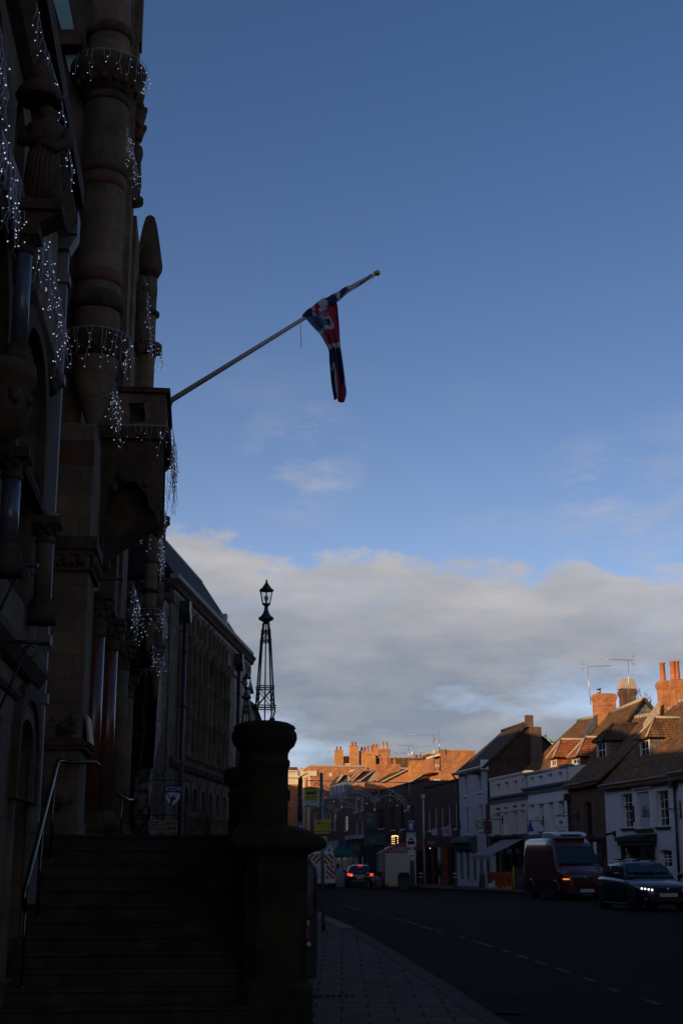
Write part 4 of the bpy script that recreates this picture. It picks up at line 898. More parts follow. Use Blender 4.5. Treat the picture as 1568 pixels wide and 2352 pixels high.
def chimney(parent, x0, x1, y0, y1, zb_, zt_, pots=(), m='brickorange', ph=.8, prad=.15, corb=True, potm='chimneypot', cowl=False):
    b = MB(); b.box(x0, y0, zb_, x1, y1, zt_ - (.42 if corb else .1))
    if corb:
        for k, (e, za_, zc_) in enumerate(((.03, .42, .34), (.055, .34, .26), (.075, .26, .12), (.035, .12, .03))): b.box(x0 - e, y0 - e, zt_ - za_, x1 + e, y1 + e, zt_ - zc_ - .0005 * k)
        b.box(x0 + .05, y0 + .05, zt_ - .03, x1 - .05, y1 - .05, zt_ + .02)
    else:
        b.box(x0 - .06, y0 - .06, zt_ - .1, x1 + .06, y1 + .06, zt_)
    c = b.build('chimney', m, parent)
    for (fx, fy) in pots:
        b = MB(); px_, py_ = x0 + (x1 - x0) * fx, y0 + (y1 - y0) * fy; pot(b, px_, py_, zt_, ph, prad)
        if cowl: b.path([(px_, py_ - prad * 1.0, zt_ + ph - .02), (px_, py_ - prad * .8, zt_ + ph + .12), (px_, py_, zt_ + ph + .2), (px_, py_ + prad * .8, zt_ + ph + .12), (px_, py_ + prad, zt_ + ph - .02)], .03, 5)
        b.build('chimney_pot', potm, c)
    return c
def aerial(loc, h, label, arms=1, yag=1.2, grid=False, rot=0.0, up=0.0):
    t = thing('television_aerial', label, 'aerial', loc, rot, 'television aerials on the roofs')
    b = MB(); b.tube((0, 0, 0), (0, 0, h), .028, .022, 6); b.build('mast', 'aluminium', t)
    b = MB(); b.tube((-yag * .25, 0, h - .05), (yag, 0, h - .05 + up), .014, None, 5)
    n = int(yag / .1)
    for i in range(n): x = .1 + i * .1; zz_ = h - .05 + up * x / yag; b.tube((x, -.16, zz_), (x, .16, zz_), .006, None, 4); b.tube((x, 0, zz_ - .07), (x, 0, zz_ + .07), .006, None, 4)
    for sg_ in (-1, 1):
        for i in range(5): b.tube((-.2 - .09 * i * .5, -.2, h - .05 + sg_ * .07 * i), (-.2 - .09 * i * .5, .2, h - .05 + sg_ * .07 * i), .007, None, 4)
        for yy in (-.2, 0, .2): b.tube((-.2, yy, h - .05), (-.38, yy, h - .05 + sg_ * .28), .007, None, 4)
    if arms > 1: b.tube((-.6, 0, h * .62), (.5, 0, h * .62), .012, None, 5); [b.tube((-.6 + .14 * i, -.2, h * .62), (-.6 + .14 * i, .2, h * .62), .006, None, 4) for i in range(8)]
    b.build('antenna', 'aluminium', t)
    return t
# ---------- white pub with sash windows (right)
xs = lambda zk, x, y: onR(*z(zk, x, y))[0]
pub = House('white_pub', 'white painted brick pub with tall sash windows and a black door porch', 'pub', xs(13, 800, 1000), xs(13, 1496, 1000))
eav = pub.p(13, 745, 640)[1]
for r in ((955, 686, 1064, 1026), (1300, 652, 1424, 1012)): pub.win(pub.r(13, *r), .18, 3, 4, sill='blackpaint')
pub.win(pub.r(13, 985, 1245, 1092, 1420), .18, 3, 2, sill=None, arch=.12); pub.win(pub.r(13, 1330, 1238, 1458, 1420), .18, 3, 3, sill=None, arch=.12)
pn = pub.r(13, 1110, 664, 1242, 1030); pub.win(pn, .1, blind='greypaint')
pub.front(eav, 'whitepaint', 8)
b = MB(); x0, z0, x1, z1 = pn
b.box(x0 - .22, -.05, z0, x0 - .02, .02, z1 + .12); b.box(x1 + .02, -.05, z0, x1 + .22, .02, z1 + .12); b.box(x0 - .3, -.12, z1 + .12, x1 + .3, .02, z1 + .3); b.build('panel_surround', 'joinery', pub.t)
pub.box('sill', 'blackpaint', x0 - .3, -.1, z0 - .16, x1 + .3, .02, z0 - .01)
mat('signmaroon', (.16, .06, .07), .6, .1, 4, 0); mat('signgrey', (.16, .15, .17), .6, .1, 4, 0)
txt("Alfie's", .62, 'signmaroon', pub.t, ((x0 + x1) / 2, .09, z0 + (z1 - z0) * .48), ext=.004, sx=.62); txt('ENGLISH GARDEN', .13, 'signmaroon', pub.t, ((x0 + x1) / 2, .09, z0 + (z1 - z0) * .33), ext=.004)
pz = pub.r(13, 1068, 1130, 1285, 1400); 
b = MB(); b.box(pz[0] - .35, -.75, pz[3] - .12, pz[2] + .35, 0, pz[3] + .06); b.box(pz[0] - .25, -.65, pz[3] - .32, pz[2] + .25, 0, pz[3] - .12); b.prism([(-.78, pz[3] + .06), (0, pz[3] + .06), (0, pz[3] + .2)], pz[0] - .38, pz[2] + .38, 'x')
for xx in (pz[0], pz[2] - .18):
    b.box(xx, -.6, .0, xx + .18, -.42, pz[3] - .32); b.box(xx, -.06, 0, xx + .18, 0, pz[3] - .32); b.prism([(-.42, pz[3] - .32), (-.06, pz[3] - .32), (-.06, pz[3] - .8)], xx + .03, xx + .15, 'x')
b.build('porch', 'blackpaint', pub.t)
b = MB(); b.box(pz[0] + .22, -.012, 0, pz[2] - .22, .0, pz[3] - .4); b.build('door', 'blackpaint', pub.t)
vn = pub.r(13, 913, 1160, 945, 1255); b = MB(); b.box(vn[0], -.03, vn[1], vn[2], 0, vn[3]); b.build('vent_cover', 'greypaint', pub.t)
x, zz_ = pub.p(13, 893, 1085); b = MB(); b.box(x - .1, -.1, zz_ - .1, x + .1, 0, zz_ + .15); b.tube((x, -.1, zz_ + .05), (x - .25, -.35, zz_ - .02), .05, .07, 8); b.build('lamp', 'blackpaint', pub.t)
x, zz_ = pub.p(13, 1080, 880); b = MB(); b.box(x - .05, -.06, zz_ - .4, x + .05, 0, zz_ + .35); b.tube((x, -.04, zz_ + .3), (x, -.5, zz_ + .3), .03, None, 6); b.tube((x, -.04, zz_ - .1), (x, -.4, zz_ + .28), .02, None, 6); b.build('sign_bracket', 'ironblack', pub.t)
b = MB(); b.box(0, -.28, eav, pub.w + .02, .15, eav + .12); b.tube((0, -.3, eav + .12), (pub.w, -.3, eav + .12), .065, None, 8); b.build('gutter', 'downpipe', pub.t)
# roofs of pub + brick neighbour (ridge parallel to the street)
pub_r = onR(*z(14, 1395, 478), 4.0)[1] - pub.zb
def gableroof(H, x0, x1, ze_, zr_, yr_, m='tileroof', eo=.32, name='roof', yback=None, sag=0.0):
    yb_ = yback or 2 * yr_; n = 8; b = MB()
    th = .12
    for i in range(n):
        xa, xb = x0 + (x1 - x0) * i / n, x0 + (x1 - x0) * (i + 1) / n
        sa, sb_ = -sag * sin(pi * i / n), -sag * sin(pi * (i + 1) / n)
        slope = (zr_ - ze_) / yr_
        e = (-eo, ze_ - eo * slope * .25)
        for (ya, za_, yc, zc_) in ((-eo, ze_ - .05, yr_, zr_), (yr_, zr_, yb_, ze_ + (0 if not yback else 0))):
            b.add([(xa, ya, za_ + sa), (xb, ya, za_ + sb_), (xb, yc, zc_ + sb_), (xa, yc, zc_ + sa), (xa, ya, za_ + sa - th), (xb, ya, za_ + sb_ - th), (xb, yc, zc_ + sb_ - th), (xa, yc, zc_ + sa - th)],
                  [(0, 1, 2, 3), (7, 6, 5, 4), (0, 4, 5, 1), (3, 2, 6, 7)] + ([(0, 3, 7, 4)] if i == 0 else []) + ([(1, 5, 6, 2)] if i == n - 1 else []))
    rf = b.build(name, m, H.t if hasattr(H, 't') else H)
    b = MB()
    for i in range(int(abs(x1 - x0) / .45)):
        xa = x0 + .45 * i; q = -sag * sin(pi * (xa - x0) / (x1 - x0)); b.tube((xa, yr_, zr_ + .03 + q), (xa + .42, yr_, zr_ + .05 + q), .1, .11, 8)
    b.build('ridge_tile', 'mortar' if m == 'tileroof' else m, rf)
    return rf
xg = onR(*z(14, 1235, 512), 4.0)[0]
pr_f = gableroof(pub, -.05, pub.w + 11, eav + .1, pub_r, 4.0, sag=.06)
def dormer(H, zk, front, yo, roofm='tileroof', sidem='slatehung', rise=.9, cols=2, rows=2, over=.18, wtop=0.0, length=3.2, hip=True):
    """front = pixel box of the window; yo = depth behind the facade of its front plane"""
    x0, z0, x1, z1 = H.r(zk, *front, yo)
    d = thing_child = MB()
    b = MB(); e = .1
    b.wall(rect(x0 - e, z0 - e, x1 + e, z1 + e + wtop), [rect(x0, z0, x1, z1)], yo, yo + .08)
    b.box(x0 - e, yo + .08, z0 - e, x0 - e + .06, yo + length, z1 + e + wtop); b.box(x1 + e - .06, yo + .08, z0 - e, x1 + e, yo + length, z1 + e + wtop)
    dd = b.build('dormer', sidem, H.t)
    b = MB(); f = .05; y = yo + .02
    b.box(x0 - e, yo - .03, z0 - e, x0 - .002, yo - .002, z1 + e); b.box(x1 + .002, yo - .03, z0 - e, x1 + e, yo - .002, z1 + e); b.box(x0 - .002, yo - .03, z1 + .002, x1 + .002, yo - .002, z1 + e); b.box(x0 - e - .03, yo - .08, z0 - e - .03, x1 + e + .03, yo - .002, z0 - .002)
    b.box(x0, y, z0, x0 + f, y + .04, z1); b.box(x1 - f, y, z0, x1, y + .04, z1); b.box(x0 + f, y, z0, x1 - f, y + .04, z0 + f); b.box(x0 + f, y, z1 - f, x1 - f, y + .04, z1)
    for i in range(1, cols): xx = x0 + (x1 - x0) * i / cols; b.box(xx - .03, y, z0 + f, xx + .03, y + .035, z1 - f)
    for i in range(1, rows): q = z0 + (z1 - z0) * i / rows; b.box(x0 + f, y + .002, q - .02, x1 - f, y + .03, q + .02)
    w_ = b.build('window', 'joinery', dd)
    b = MB(); b.box(x0, y + .015, z0, x1, y + .022, z1); b.build('window_glass', 'glassdark', dd)
    zt_ = z1 + e + wtop; xm = (x0 + x1) / 2; a, c = x0 - e - over, x1 + e + over; ys_ = yo - over - .05
    b = MB()
    yh = ys_ + (c - a) * .5 if hip else ys_
    vs = [(a, ys_, zt_), (c, ys_, zt_), (xm, yh, zt_ + rise), (xm, yo + length, zt_ + rise), (a, yo + length, zt_), (c, yo + length, zt_), (a, ys_, zt_ - .06), (c, ys_, zt_ - .06)]
    b.add(vs, [(0, 1, 2), (1, 5, 3, 2), (0, 2, 3, 4), (0, 6, 7, 1)]); b.add([(a, ys_, zt_ - .06), (c, ys_, zt_ - .06), (c, yo + length, zt_ - .06), (a, yo + length, zt_ - .06)], [(0, 1, 2, 3)])
    b.build('dormer_roof', roofm, dd)
    if hip:
        b = MB(); b.tube((a, ys_, zt_ + .02), (xm, yh, zt_ + rise + .02), .05, None, 6); b.tube((c, ys_, zt_ + .02), (xm, yh, zt_ + rise + .02), .05, None, 6); b.tube((xm, yh, zt_ + rise + .02), (xm, yo + length, zt_ + rise + .02), .06, None, 6); b.build('hip_tile', 'mortar' if roofm != 'tiledark' else 'tiledark', dd)
    return dd
slope = (pub_r - eav) / 4.0
dormer(pub, 13, (1150, 152, 1230, 322), 1.15, rise=1.0, rows=2, cols=2, length=2.6, hip=True)
# skylight
sa, sz = pub.p(13, 925, 420, .8); sb_, sz2 = pub.p(13, 985, 360, 1.3)
b = MB(); n_ = Vector((0, -slope, 1)).normalized() * .09
q = [Vector((sa - .25, .75, eav + .1 + slope * .75)), Vector((sa + .5, .75, eav + .1 + slope * .75)), Vector((sa + .5, 1.6, eav + .1 + slope * 1.6)), Vector((sa - .25, 1.6, eav + .1 + slope * 1.6))]
b.add([tuple(v) for v in q] + [tuple(v + n_) for v in q], [(4, 5, 6, 7), (0, 1, 5, 4), (1, 2, 6, 5), (2, 3, 7, 6), (3, 0, 4, 7)]); b.build('skylight', 'lead', pub.t)
# chimney stack with tall pots
def cstack(H, zk, x0, y0, x1, yo, zdown, m, ax=.35, **k):
    c = H.p(zk, (x0 + x1) / 2, y0, yo); Yc = Yof(c[0] + H.x0); wd = (x1 - x0) * ZOOM[zk][2] / FPX * Yc / 1.0
    hy = max(.25, (wd - 2 * ax * .23) / 2)
    return chimney(H.t, c[0] - ax, c[0] + ax, yo - hy, yo + hy, c[1] - zdown, c[1], **k, m=m), (c[0] - ax, c[0] + ax, yo - hy, yo + hy, c[1])
cstack(pub, 14, 1392, 296, 1482, 4.0, 2.6, 'brickred', .35, pots=((.5, .42),), ph=.98, prad=.15)
cstack(pub, 14, 1480, 288, 1590, 4.2, 2.6, 'brickred', .35, pots=((.5, .12), (.5, .42)), ph=.98, prad=.15)
cq = (pub.p(14, 1420, 500, 3.6)[0],)
pub.pr('chimney_flashing', 'mortar', [(2.6, pub_r - 1.2), (3.4, pub_r - .45), (3.4, pub_r + .1), (2.6, pub_r - .95)], cq[0] - .05, cq[0] + .25)
# ---------- white neighbour at the frame edge
wn2 = House('white_house', 'white house with a black rainwater pipe right beside the pub', 'house', pub.x0 + pub.w + .02, pub.x0 + pub.w + 10)
for i in range(2):
    for (za_, zc_) in ((.7, 2.1), (3.0, 4.6)): wn2.win((2.2 + 3.6 * i, za_, 3.3 + 3.6 * i, zc_), .16, 2, 2)
wn2.front(eav, 'whiterender', 8)
b = MB(); b.box(0, -.28, eav, wn2.w, .15, eav + .12); b.tube((0, -.3, eav + .12), (wn2.w, -.3, eav + .12), .065, None, 8); b.build('gutter', 'downpipe', wn2.t)
b = MB(); b.tube((.3, -.12, 0), (.3, -.12, eav - .5), .06, None, 8); b.tube((.3, -.12, eav - .5), (.3, -.3, eav + .1), .06, None, 8); b.box(.15, -.32, eav - .5, .45, 0, eav - .2); b.build('downpipe', 'ironblack', wn2.t)
x, zz_ = wn2.p(13, 1545, 850); b = MB(); b.box(x - .04, -.05, zz_ - .35, x + .04, 0, zz_ + .4); b.tube((x, -.03, zz_ + .05), (x, -.7, zz_ + .08), .02, None, 5); b.tube((x, -.03, zz_ - .3), (x, -.5, zz_ + .06), .015, None, 5); b.build('sign_bracket', 'ironblack', wn2.t)
# ---------- narrow brick house
brk_ = House('brick_house', 'narrow dark brown brick house between the white pub and the pharmacy', 'house', xs(13, 442, 1000), xs(13, 799, 1000))
brk_.win(brk_.r(13, 590, 765, 660, 1095), .18, 2, 4, frame='blackpaint', sill='stonedark', arch=.15)
bz = brk_.p(13, 420, 612)[1]
brk_.front(bz, 'brickbrown', 8)
bf = brk_.r(13, 500, 1165, 800, 1250); b = MB(); b.box(.3, -.14, bf[1] - .1, brk_.w - .2, 0, bf[3] + .1); b.box(.2, -.25, bf[3] + .1, brk_.w - .1, 0, bf[3] + .22); b.build('shop_fascia', 'blackpaint', brk_.t)
b = MB(); b.box(.5, -.06, 0.0, brk_.w - .5, 0, bf[1] - .12); b.build('shop_window', 'glassdark', brk_.t)
b = MB(); xx, qq = brk_.p(13, 790, 1225); b.box(xx - .3, -.5, qq - .3, xx + .05, -.45, qq + .3); b.build('notice', 'whiterender', brk_.t)
gableroof(brk_, -.2, brk_.w - .07, bz + .05, pub_r - .12, 4.0, sag=.08)
b = MB(); b.tube((0, -.3, bz + .0), (brk_.w, -.3, bz + .0), .07, None, 8); b.tube((.15, -.1, 0), (.15, -.1, bz - .7), .06, None, 8); b.box(0, -.3, bz - .75, .32, 0, bz - .4); b.build('gutter', 'ironblack', brk_.t)
dormer(brk_, 13, (722, 180, 800, 392), 1.5, 'tiledark', 'slatehung', rise=.95, rows=3, cols=2, length=2.4)
# ---------- white stucco pharmacy (nearer half) and its cream twin
def twin(name, label, cat, zk, xl, xr, m, attic, first, ptop, cor, fas, fasm, blinds=()):
    H = House(name, label, cat, xs(zk, xl, 900), xs(zk, xr, 900))
    pt = H.p(zk, *ptop)[1]; cz = H.p(zk, *cor)[1]; fz = H.p(zk, *fas)[1]
    for r in attic: H.win(H.r(zk, *r), .2, blind=m)
    for i, r in enumerate(first):
        if i in blinds: H.win(H.r(zk, *r), .22, blind=m)
        else: H.win(H.r(zk, *r), .22, 2, 4, sill='leadgrey')
    H.holes.append(rect(.5, .0, H.w - .5, fz - .75))
    H.front(pt, m, 8)
    b = MB(); b.box(-.02, -.06, pt - .12, H.w + .02, .36, pt + .03); b.build('parapet_coping', 'leadgrey' if zk == 13 else m, H.t)
    b = MB(); b.prism([(0, cz - .42), (-.05, cz - .42), (-.07, cz - .2), (-.2, cz - .12), (-.24, cz), (0, cz + .04)], -.03, H.w + .03, 'x'); b.build('cornice', 'leadgrey', H.t)
    b = MB(); b.box(0, -.03, cz - 1.0, H.w, -.001, cz - .85); b.build('string_course', m, H.t)
    b = MB(); b.box(.05, -.28, fz - .12, H.w - .05, 0, fz + .05); b.box(.1, -.14, fz - .75, H.w - .1, -.001, fz - .12); f_ = b.build('shop_fascia', fasm, H.t)
    b = MB(); b.box(.5, .25, .0, H.w - .5, .27, fz - .75); sh = b.build('shop_window', 'glassdark', H.t)
    b = MB()
    for i in range(5): xx = .5 + (H.w - 1.0) * i / 4; b.box(xx - .06, .16, 0, xx + .06, .24, fz - .76)
    b.box(.56, .17, 0, H.w - .56, .23, .45); b.build('shopfront_frame', 'joinery' if zk == 13 else 'blackpaint', sh)
    for q in ((0, .14), (H.w - .14, H.w)):
        b = MB(); b.box(q[0], -.035, fz + .05, q[1], -.0005, cz - .42); b.build('quoin', m, H.t)
    return H, fz, cz, pt
ph_, fzp, czp, ptp = twin('white_pharmacy', 'bright white stucco shop building with the pharmacy sign', 'shop', 13, 0, 440, 'whiterender',
    [(50, 520, 82, 620), (130, 505, 172, 610), (221, 487, 266, 592), (318, 468, 366, 575)], [(50, 770, 92, 1060), (137, 763, 184, 1058), (234, 750, 280, 1055), (333, 738, 388, 1050)], (410, 396), (300, 580), (220, 1095), 'leadgrey', (0,))
b = MB(); p0 = ph_.p(13, 410, 400); b.prism([(0, czp - .3), (3.0, czp + 2.6), (3.0, ptp), (0, ptp)], ph_.w - .15, ph_.w + .012, 'x'); b.build('parapet_return', 'whiterender', ph_.t)
txt('THE PHARMACY', .3, 'blackpaint', ph_.t, (ph_.w * .45, -.15, fzp - .45), sx=.8)
b = MB(); b.box(.11, -.145, fzp - .74, ph_.w - .11, -.141, fzp - .13); b.build('fascia_board', 'whiterender', ph_.t)
cr_, fzc, czc, ptc = twin('cream_building', 'cream stucco building with a striped shop awning', 'shop', 12, 990, 1408, 'creamrender',
    [(1055, 648, 1098, 742), (1150, 630, 1192, 728), (1245, 612, 1286, 708), (1336, 596, 1382, 692)], [(1048, 912, 1102, 1205), (1140, 902, 1186, 1203), (1236, 884, 1286, 1200), (1330, 870, 1380, 1196)], (1080, 575), (1180, 775), (1200, 1225), 'blackpaint', (1,))
# roof over both, hipped at the far end, gable with struts at the near end
zra = onR(*z(14, 1190, 462), 4.5)[1]; xr0 = onR(*z(14, 858, 552), 4.5)[0]; xr1 = onR(*z(14, 1305, 405), 4.5)[0]
rt = MB(); e_ = 5.6 - ph_.zb
xa0 = cr_.x0 - ph_.x0; R0, R1 = xr0 - ph_.x0, xr1 - ph_.x0; zr_ = zra - ph_.zb; zl = czp - .2
vs = [(xa0 - .6, .35, zl), (R1, .35, zl), (R1, 4.5, zr_ + .1), ((R0 + R1) / 2, 4.5, zr_ - .12), (R0, 4.5, zr_), (xa0 - .6, 8.6, zl), (R1, 8.6, zl), ((R0 + R1) / 2, .35, zl), ((R0 + R1) / 2, 8.6, zl)]
rt.add(vs, [(0, 7, 3, 4), (7, 1, 2, 3), (0, 4, 5), (8, 5, 4, 3), (6, 8, 3, 2)]); rfa = rt.build('roof', 'tileroof', ph_.t)
b = MB(); b.prism([(.6, zl), (8.4, zl), (4.5, zr_ - .02)], R1 - .3, R1 - .12, 'x'); b.build('gable_wall', 'slatehung', ph_.t)
b = MB(); b.tube((R1 + .0, 2.6, zr_ - 2.1), (R1, 4.5, zr_ + .1), .09, None, 6); b.tube((R1, 6.4, zr_ - 2.1), (R1, 4.5, zr_ + .1), .09, None, 6); b.build('bargeboard', 'tiledark', ph_.t)
b = MB(); b.tube((R0, 4.5, zr_ + .02), ((R0 + R1) / 2, 4.5, zr_ - .1), .1, None, 8); b.tube(((R0 + R1) / 2, 4.5, zr_ - .1), (R1, 4.5, zr_ + .12), .1, None, 8); b.build('ridge_tile', 'mortar', rfa)
dormer(ph_, 13, (262, 345, 306, 412), 1.3, 'tilered', 'tilered', rise=1.1, rows=1, cols=2, length=3.2, over=.22)
dormer(ph_, 13, (474, 335, 536, 392), 1.3, 'tilered', 'tilered', rise=1.1, rows=1, cols=2, length=3.0, over=.22)
_, q1 = cstack(ph_, 14, 955, 383, 1110, 4.4, 2.2, 'brickred', .45)
c1 = (q1[0], 0, q1[1], q1[4])
b = MB(); qx = (q1[0] + q1[1]) / 2; qy = q1[2] + .3; b.tube((qx, qy, c1[3]), (qx, qy, c1[3] + .3), .1, None, 10); b.lathe([(.15, c1[3] + .3), (.15, c1[3] + .34)], qx, qy, 10); b.build('flue', 'steel', ph_.t)
ph_.pr('chimney_flashing', 'lead', [(3.1, zr_ - 1.6), (4.0, zr_ - .55), (4.0, zr_ + .1), (3.1, zr_ - 1.2)], c1[0] + .25, c1[0] + .85)
_, q2 = cstack(ph_, 14, 1135, 350, 1244, 5.6, 2.2, 'brickbrown', .4)
c2 = (q2[0], 0, q2[1], q2[4])
b = MB(); ct = ph_.p(14, 1180, 285, 5.6)[1]; mx_, my_ = (c2[0] + c2[2]) / 2, 5.6; wq = (c2[2] - c2[0]) / 2
loft(b, [([(mx_ - wq, my_ - .5), (mx_ + wq, my_ - .5), (mx_ + wq, my_ + .5), (mx_ - wq, my_ + .5)], c2[3]), ([(mx_ - wq * .75, my_ - .4), (mx_ + wq * .75, my_ - .4), (mx_ + wq * .75, my_ + .4), (mx_ - wq * .75, my_ + .4)], ct)]); b.build('chimney_top', 'mortar', ph_.t)
def rowpt(zk, x, y, yo): q = onR(*z(zk, x, y), yo); return O3 + ex3 * q[0] + ey3 * yo + Vector((0, 0, q[1]))
p0 = rowpt(14, 945, 455, 4.3); p1 = rowpt(14, 920, 195, 4.3); aerial(p0, p1.z - p0.z, 'grid backed television aerial on the wide squat chimney', 1, 1.5, True, R(8)).rotation_euler[1] = R(-2.5)
p0 = rowpt(14, 1201, 430, 5.1); p1 = rowpt(14, 1177, 150, 5.1); aerial(p0, p1.z - p0.z, 'television aerial leaning on the pale topped chimney', 1, 1.6, False, R(185)).rotation_euler[1] = R(-2)
# hanging pharmacy sign
mat('green', (.02, .22, .05), .5, .1, 4, 0)
def hang(name, label, zk, x0, y0, x1, y1, m, bar=None, D_=None, side=1):
    """board hung square to the facade at the row: pixel box gives its place"""
    q = onR(*z(zk, (x0 + x1) / 2, (y0 + y1) / 2), -1.0); pos = O3 + ex3 * q[0] - ey3 * 1.0
    k = ray(*z(zk, (x0 + x1) / 2, (y0 + y1) / 2)); t_ = pos.y / k.y; s_ = ZOOM[zk][2] / FPX * t_
    w_, h_ = (x1 - x0) * s_, (y1 - y0) * s_
    t = thing(name, label, 'sign', Vector((pos.x, pos.y, q[1])), R(8.25))
    b = MB(); b.box(-w_ / 2, -.03, -h_ / 2, w_ / 2, .03, h_ / 2); b.build('board', m, t, bevel=.008)
    if bar:
        b = MB(); b.tube((-w_ * .55, 0, h_ / 2 + bar), (1.0 * .98, 0, h_ / 2 + bar), .025, None, 6)
        for xx in (-w_ * .35, w_ * .35): b.tube((xx, 0, h_ / 2), (xx, 0, h_ / 2 + bar), .01, None, 4)
        b.box(.92, -.04, h_ / 2 + bar - .25, 1.0, .04, h_ / 2 + bar + .25); b.tube((-w_ * .3, 0, h_ / 2 + bar + .02), (.95, 0, h_ / 2 + bar + .45), .012, None, 5)
        b.build('bracket', 'ironblack', t)
    return t, w_, h_
sgp, w_, h_ = hang('pharmacy_sign', 'white hanging sign with a green cross', 13, 302, 925, 400, 1035, 'whiterender', .1)
b = MB(); b.box(-.12, -.04, .02, .12, -.031, .1); b.box(-.04, -.041, -.06, .04, -.032, .18); b.build('cross', 'green', sgp); txt('Pharmacy', .16, 'goldleaf', sgp, (0, -.034, -h_ * .33))
x, zz_ = ph_.p(13, 180, 955); q = O3 + ex3 * (ph_.x0 + x) + Vector((0, 0, zz_ + ph_.zb)); b = MB()
b.tube((-.95, 0, 0), (.1, 0, 0), .02, None, 5); b.box(.05, -.03, -.3, .1, .03, .3)
for i in range(3): b.path([(-.6 + .3 * i + .12 * (1 - j / 16) * cos(j * .6), 0, (.12 if i % 2 else -.12) + .12 * (1 - j / 16) * sin(j * .6)) for j in range(14)], .014, 4)
o = tag(b.build('scroll_bracket', 'ironblack'), 'black scrolled iron bracket on the white pharmacy front', 'sign bracket'); o.location = q - ey3 * .1; o.rotation_euler = (0, 0, R(8.25))
mat('flagblue', (.02, .08, .3), .6, .1, 3, 0)
x, zz_ = ph_.p(13, 118, 1005); q = O3 + ex3 * (ph_.x0 + x) - ey3 * .4 + Vector((0, 0, zz_ + ph_.zb)); b = MB(); b.prism([(-.05, .35), (.22, -.3), (-.2, -.32), (-.1, .1)], -.01, .02)
o = tag(b.build('pennant', 'flagblue'), 'small blue pointed pennant on the white shop front', 'pennant'); o.location = q; o.rotation_euler = (0, 0, R(8))
# striped awning on the cream building
aw = thing('awning', 'striped pale and brown shop awning sloping down over the pavement', 'awning', cr_.t.location, A3)
mat('awningstripe', (.42, .39, .36), .8, .05, 3, 0)
nt, b_, L_ = nodes(M['awningstripe']); tcn = nt.nodes.new('ShaderNodeTexCoord'); wv = nt.nodes.new('ShaderNodeTexWave'); wv.wave_type = 'BANDS'; wv.inputs['Scale'].default_value = 2.1; wv.inputs['Distortion'].default_value = 5.5; wv.inputs['Detail'].default_value = 0; wv.inputs['Detail Scale'].default_value = .35
rr_ = nt.nodes.new('ShaderNodeValToRGB'); rr_.color_ramp.interpolation = 'CONSTANT'; rr_.color_ramp.elements[0].color = (.06, .04, .035, 1); rr_.color_ramp.elements[1].color = (.42, .39, .38, 1); rr_.color_ramp.elements[1].position = .42
L_.new(tcn.outputs['Object'], wv.inputs['Vector']); L_.new(wv.outputs['Fac'], rr_.inputs[0]); L_.new(rr_.outputs[0], b_.inputs['Base Color'])
a0 = cr_.p(12, 1150, 1245)[0]; a1 = cr_.p(12, 1385, 1245)[0]; azt = cr_.p(12, 1250, 1245)[1]
dro = 2.2
zf_ = onR(*z(12, 1040, 1435), -dro)[1] - cr_.zb
b = MB(); b.add([(a0, 0, azt), (a1, 0, azt), (a1, -dro, zf_), (a0, -dro, zf_), (a0, 0, azt - .02), (a1, 0, azt - .02), (a1, -dro, zf_ - .02), (a0, -dro, zf_ - .02)], [(0, 1, 2, 3), (7, 6, 5, 4), (0, 3, 7, 4), (1, 5, 6, 2), (3, 2, 6, 7)]); b.build('canopy', 'awningstripe', aw)
b = MB(); n = 40
for i in range(n):
    xa, xb = a0 + (a1 - a0) * i / n, a0 + (a1 - a0) * (i + 1) / n; d_ = .25 + .04 * sin(i * pi / 2); b.add([(xa, -dro - .01, zf_), (xb, -dro - .01, zf_), (xb, -dro - .03, zf_ - d_), (xa, -dro - .03, zf_ - d_)], [(0, 1, 2, 3)])
b.build('valance', 'awningstripe', aw)
b = MB(); b.tube((a1 - .05, 0, azt - .9), (a1 - .05, -dro + .1, zf_ - .03), .025, None, 6); b.tube((a0 + .05, 0, azt - .9), (a0 + .05, -dro + .1, zf_ - .03), .025, None, 6); b.build('arm', 'ironblack', aw)
# ---------- grey painted three storey house with a steep tiled roof
gr = House('grey_house', 'tall grey painted house with a steep tiled roof and dark hung gable', 'house', xs(12, 652, 1000), xs(12, 962, 1000))
for r in ((702, 555, 738, 778), (856, 530, 890, 738), (712, 905, 748, 1198), (866, 882, 904, 1160)): gr.win(gr.r(12, *r), .1, 2, 4)
ge = gr.p(12, 800, 480)[1]
gr.front(ge, 'greypaint', 5.9)
gz_ = onR(*z(12, 1330, 0), 2.9)[1] - gr.zb
g0 = onR(*z(12, 990, 118), 2.9)[0] - gr.x0
b = MB(); w_ = gr.w
vs = [(-.5, -.35, ge - .15), (w_ + .15, -.35, ge - .15), (w_ + .15, 2.9, gz_), (max(1.5, g0), 2.9, gz_), (-.5, 6.3, ge - .15), (w_ + .15, 6.3, ge - .15)]
b.add(vs, [(0, 1, 2, 3), (0, 3, 4), (5, 4, 3, 2)]); rf = b.build('roof', 'tiledark', gr.t)
b = MB(); b.prism([(0, ge), (5.9, ge), (2.9, gz_ - .12)], w_ - .2, w_ - .001, 'x'); b.build('gable_wall', 'tiledark', gr.t)
b = MB(); b.prism([(-.4, ge - .2), (-.1, ge - .2), (3.0, gz_ - .05), (2.9, gz_ + .06)], w_ - .001, w_ + .2, 'x'); b.build('bargeboard', 'tiledark', gr.t)
b = MB(); b.tube((max(1.5, g0), 2.9, gz_ + .05), (w_ + .1, 2.9, gz_ + .05), .1, None, 8); b.build('ridge_tile', 'tiledark', rf)
gr.box('side_wall', 'brickdark', w_ - .002, .02, ge - 3.6, w_ + .012, 5.9, ge)
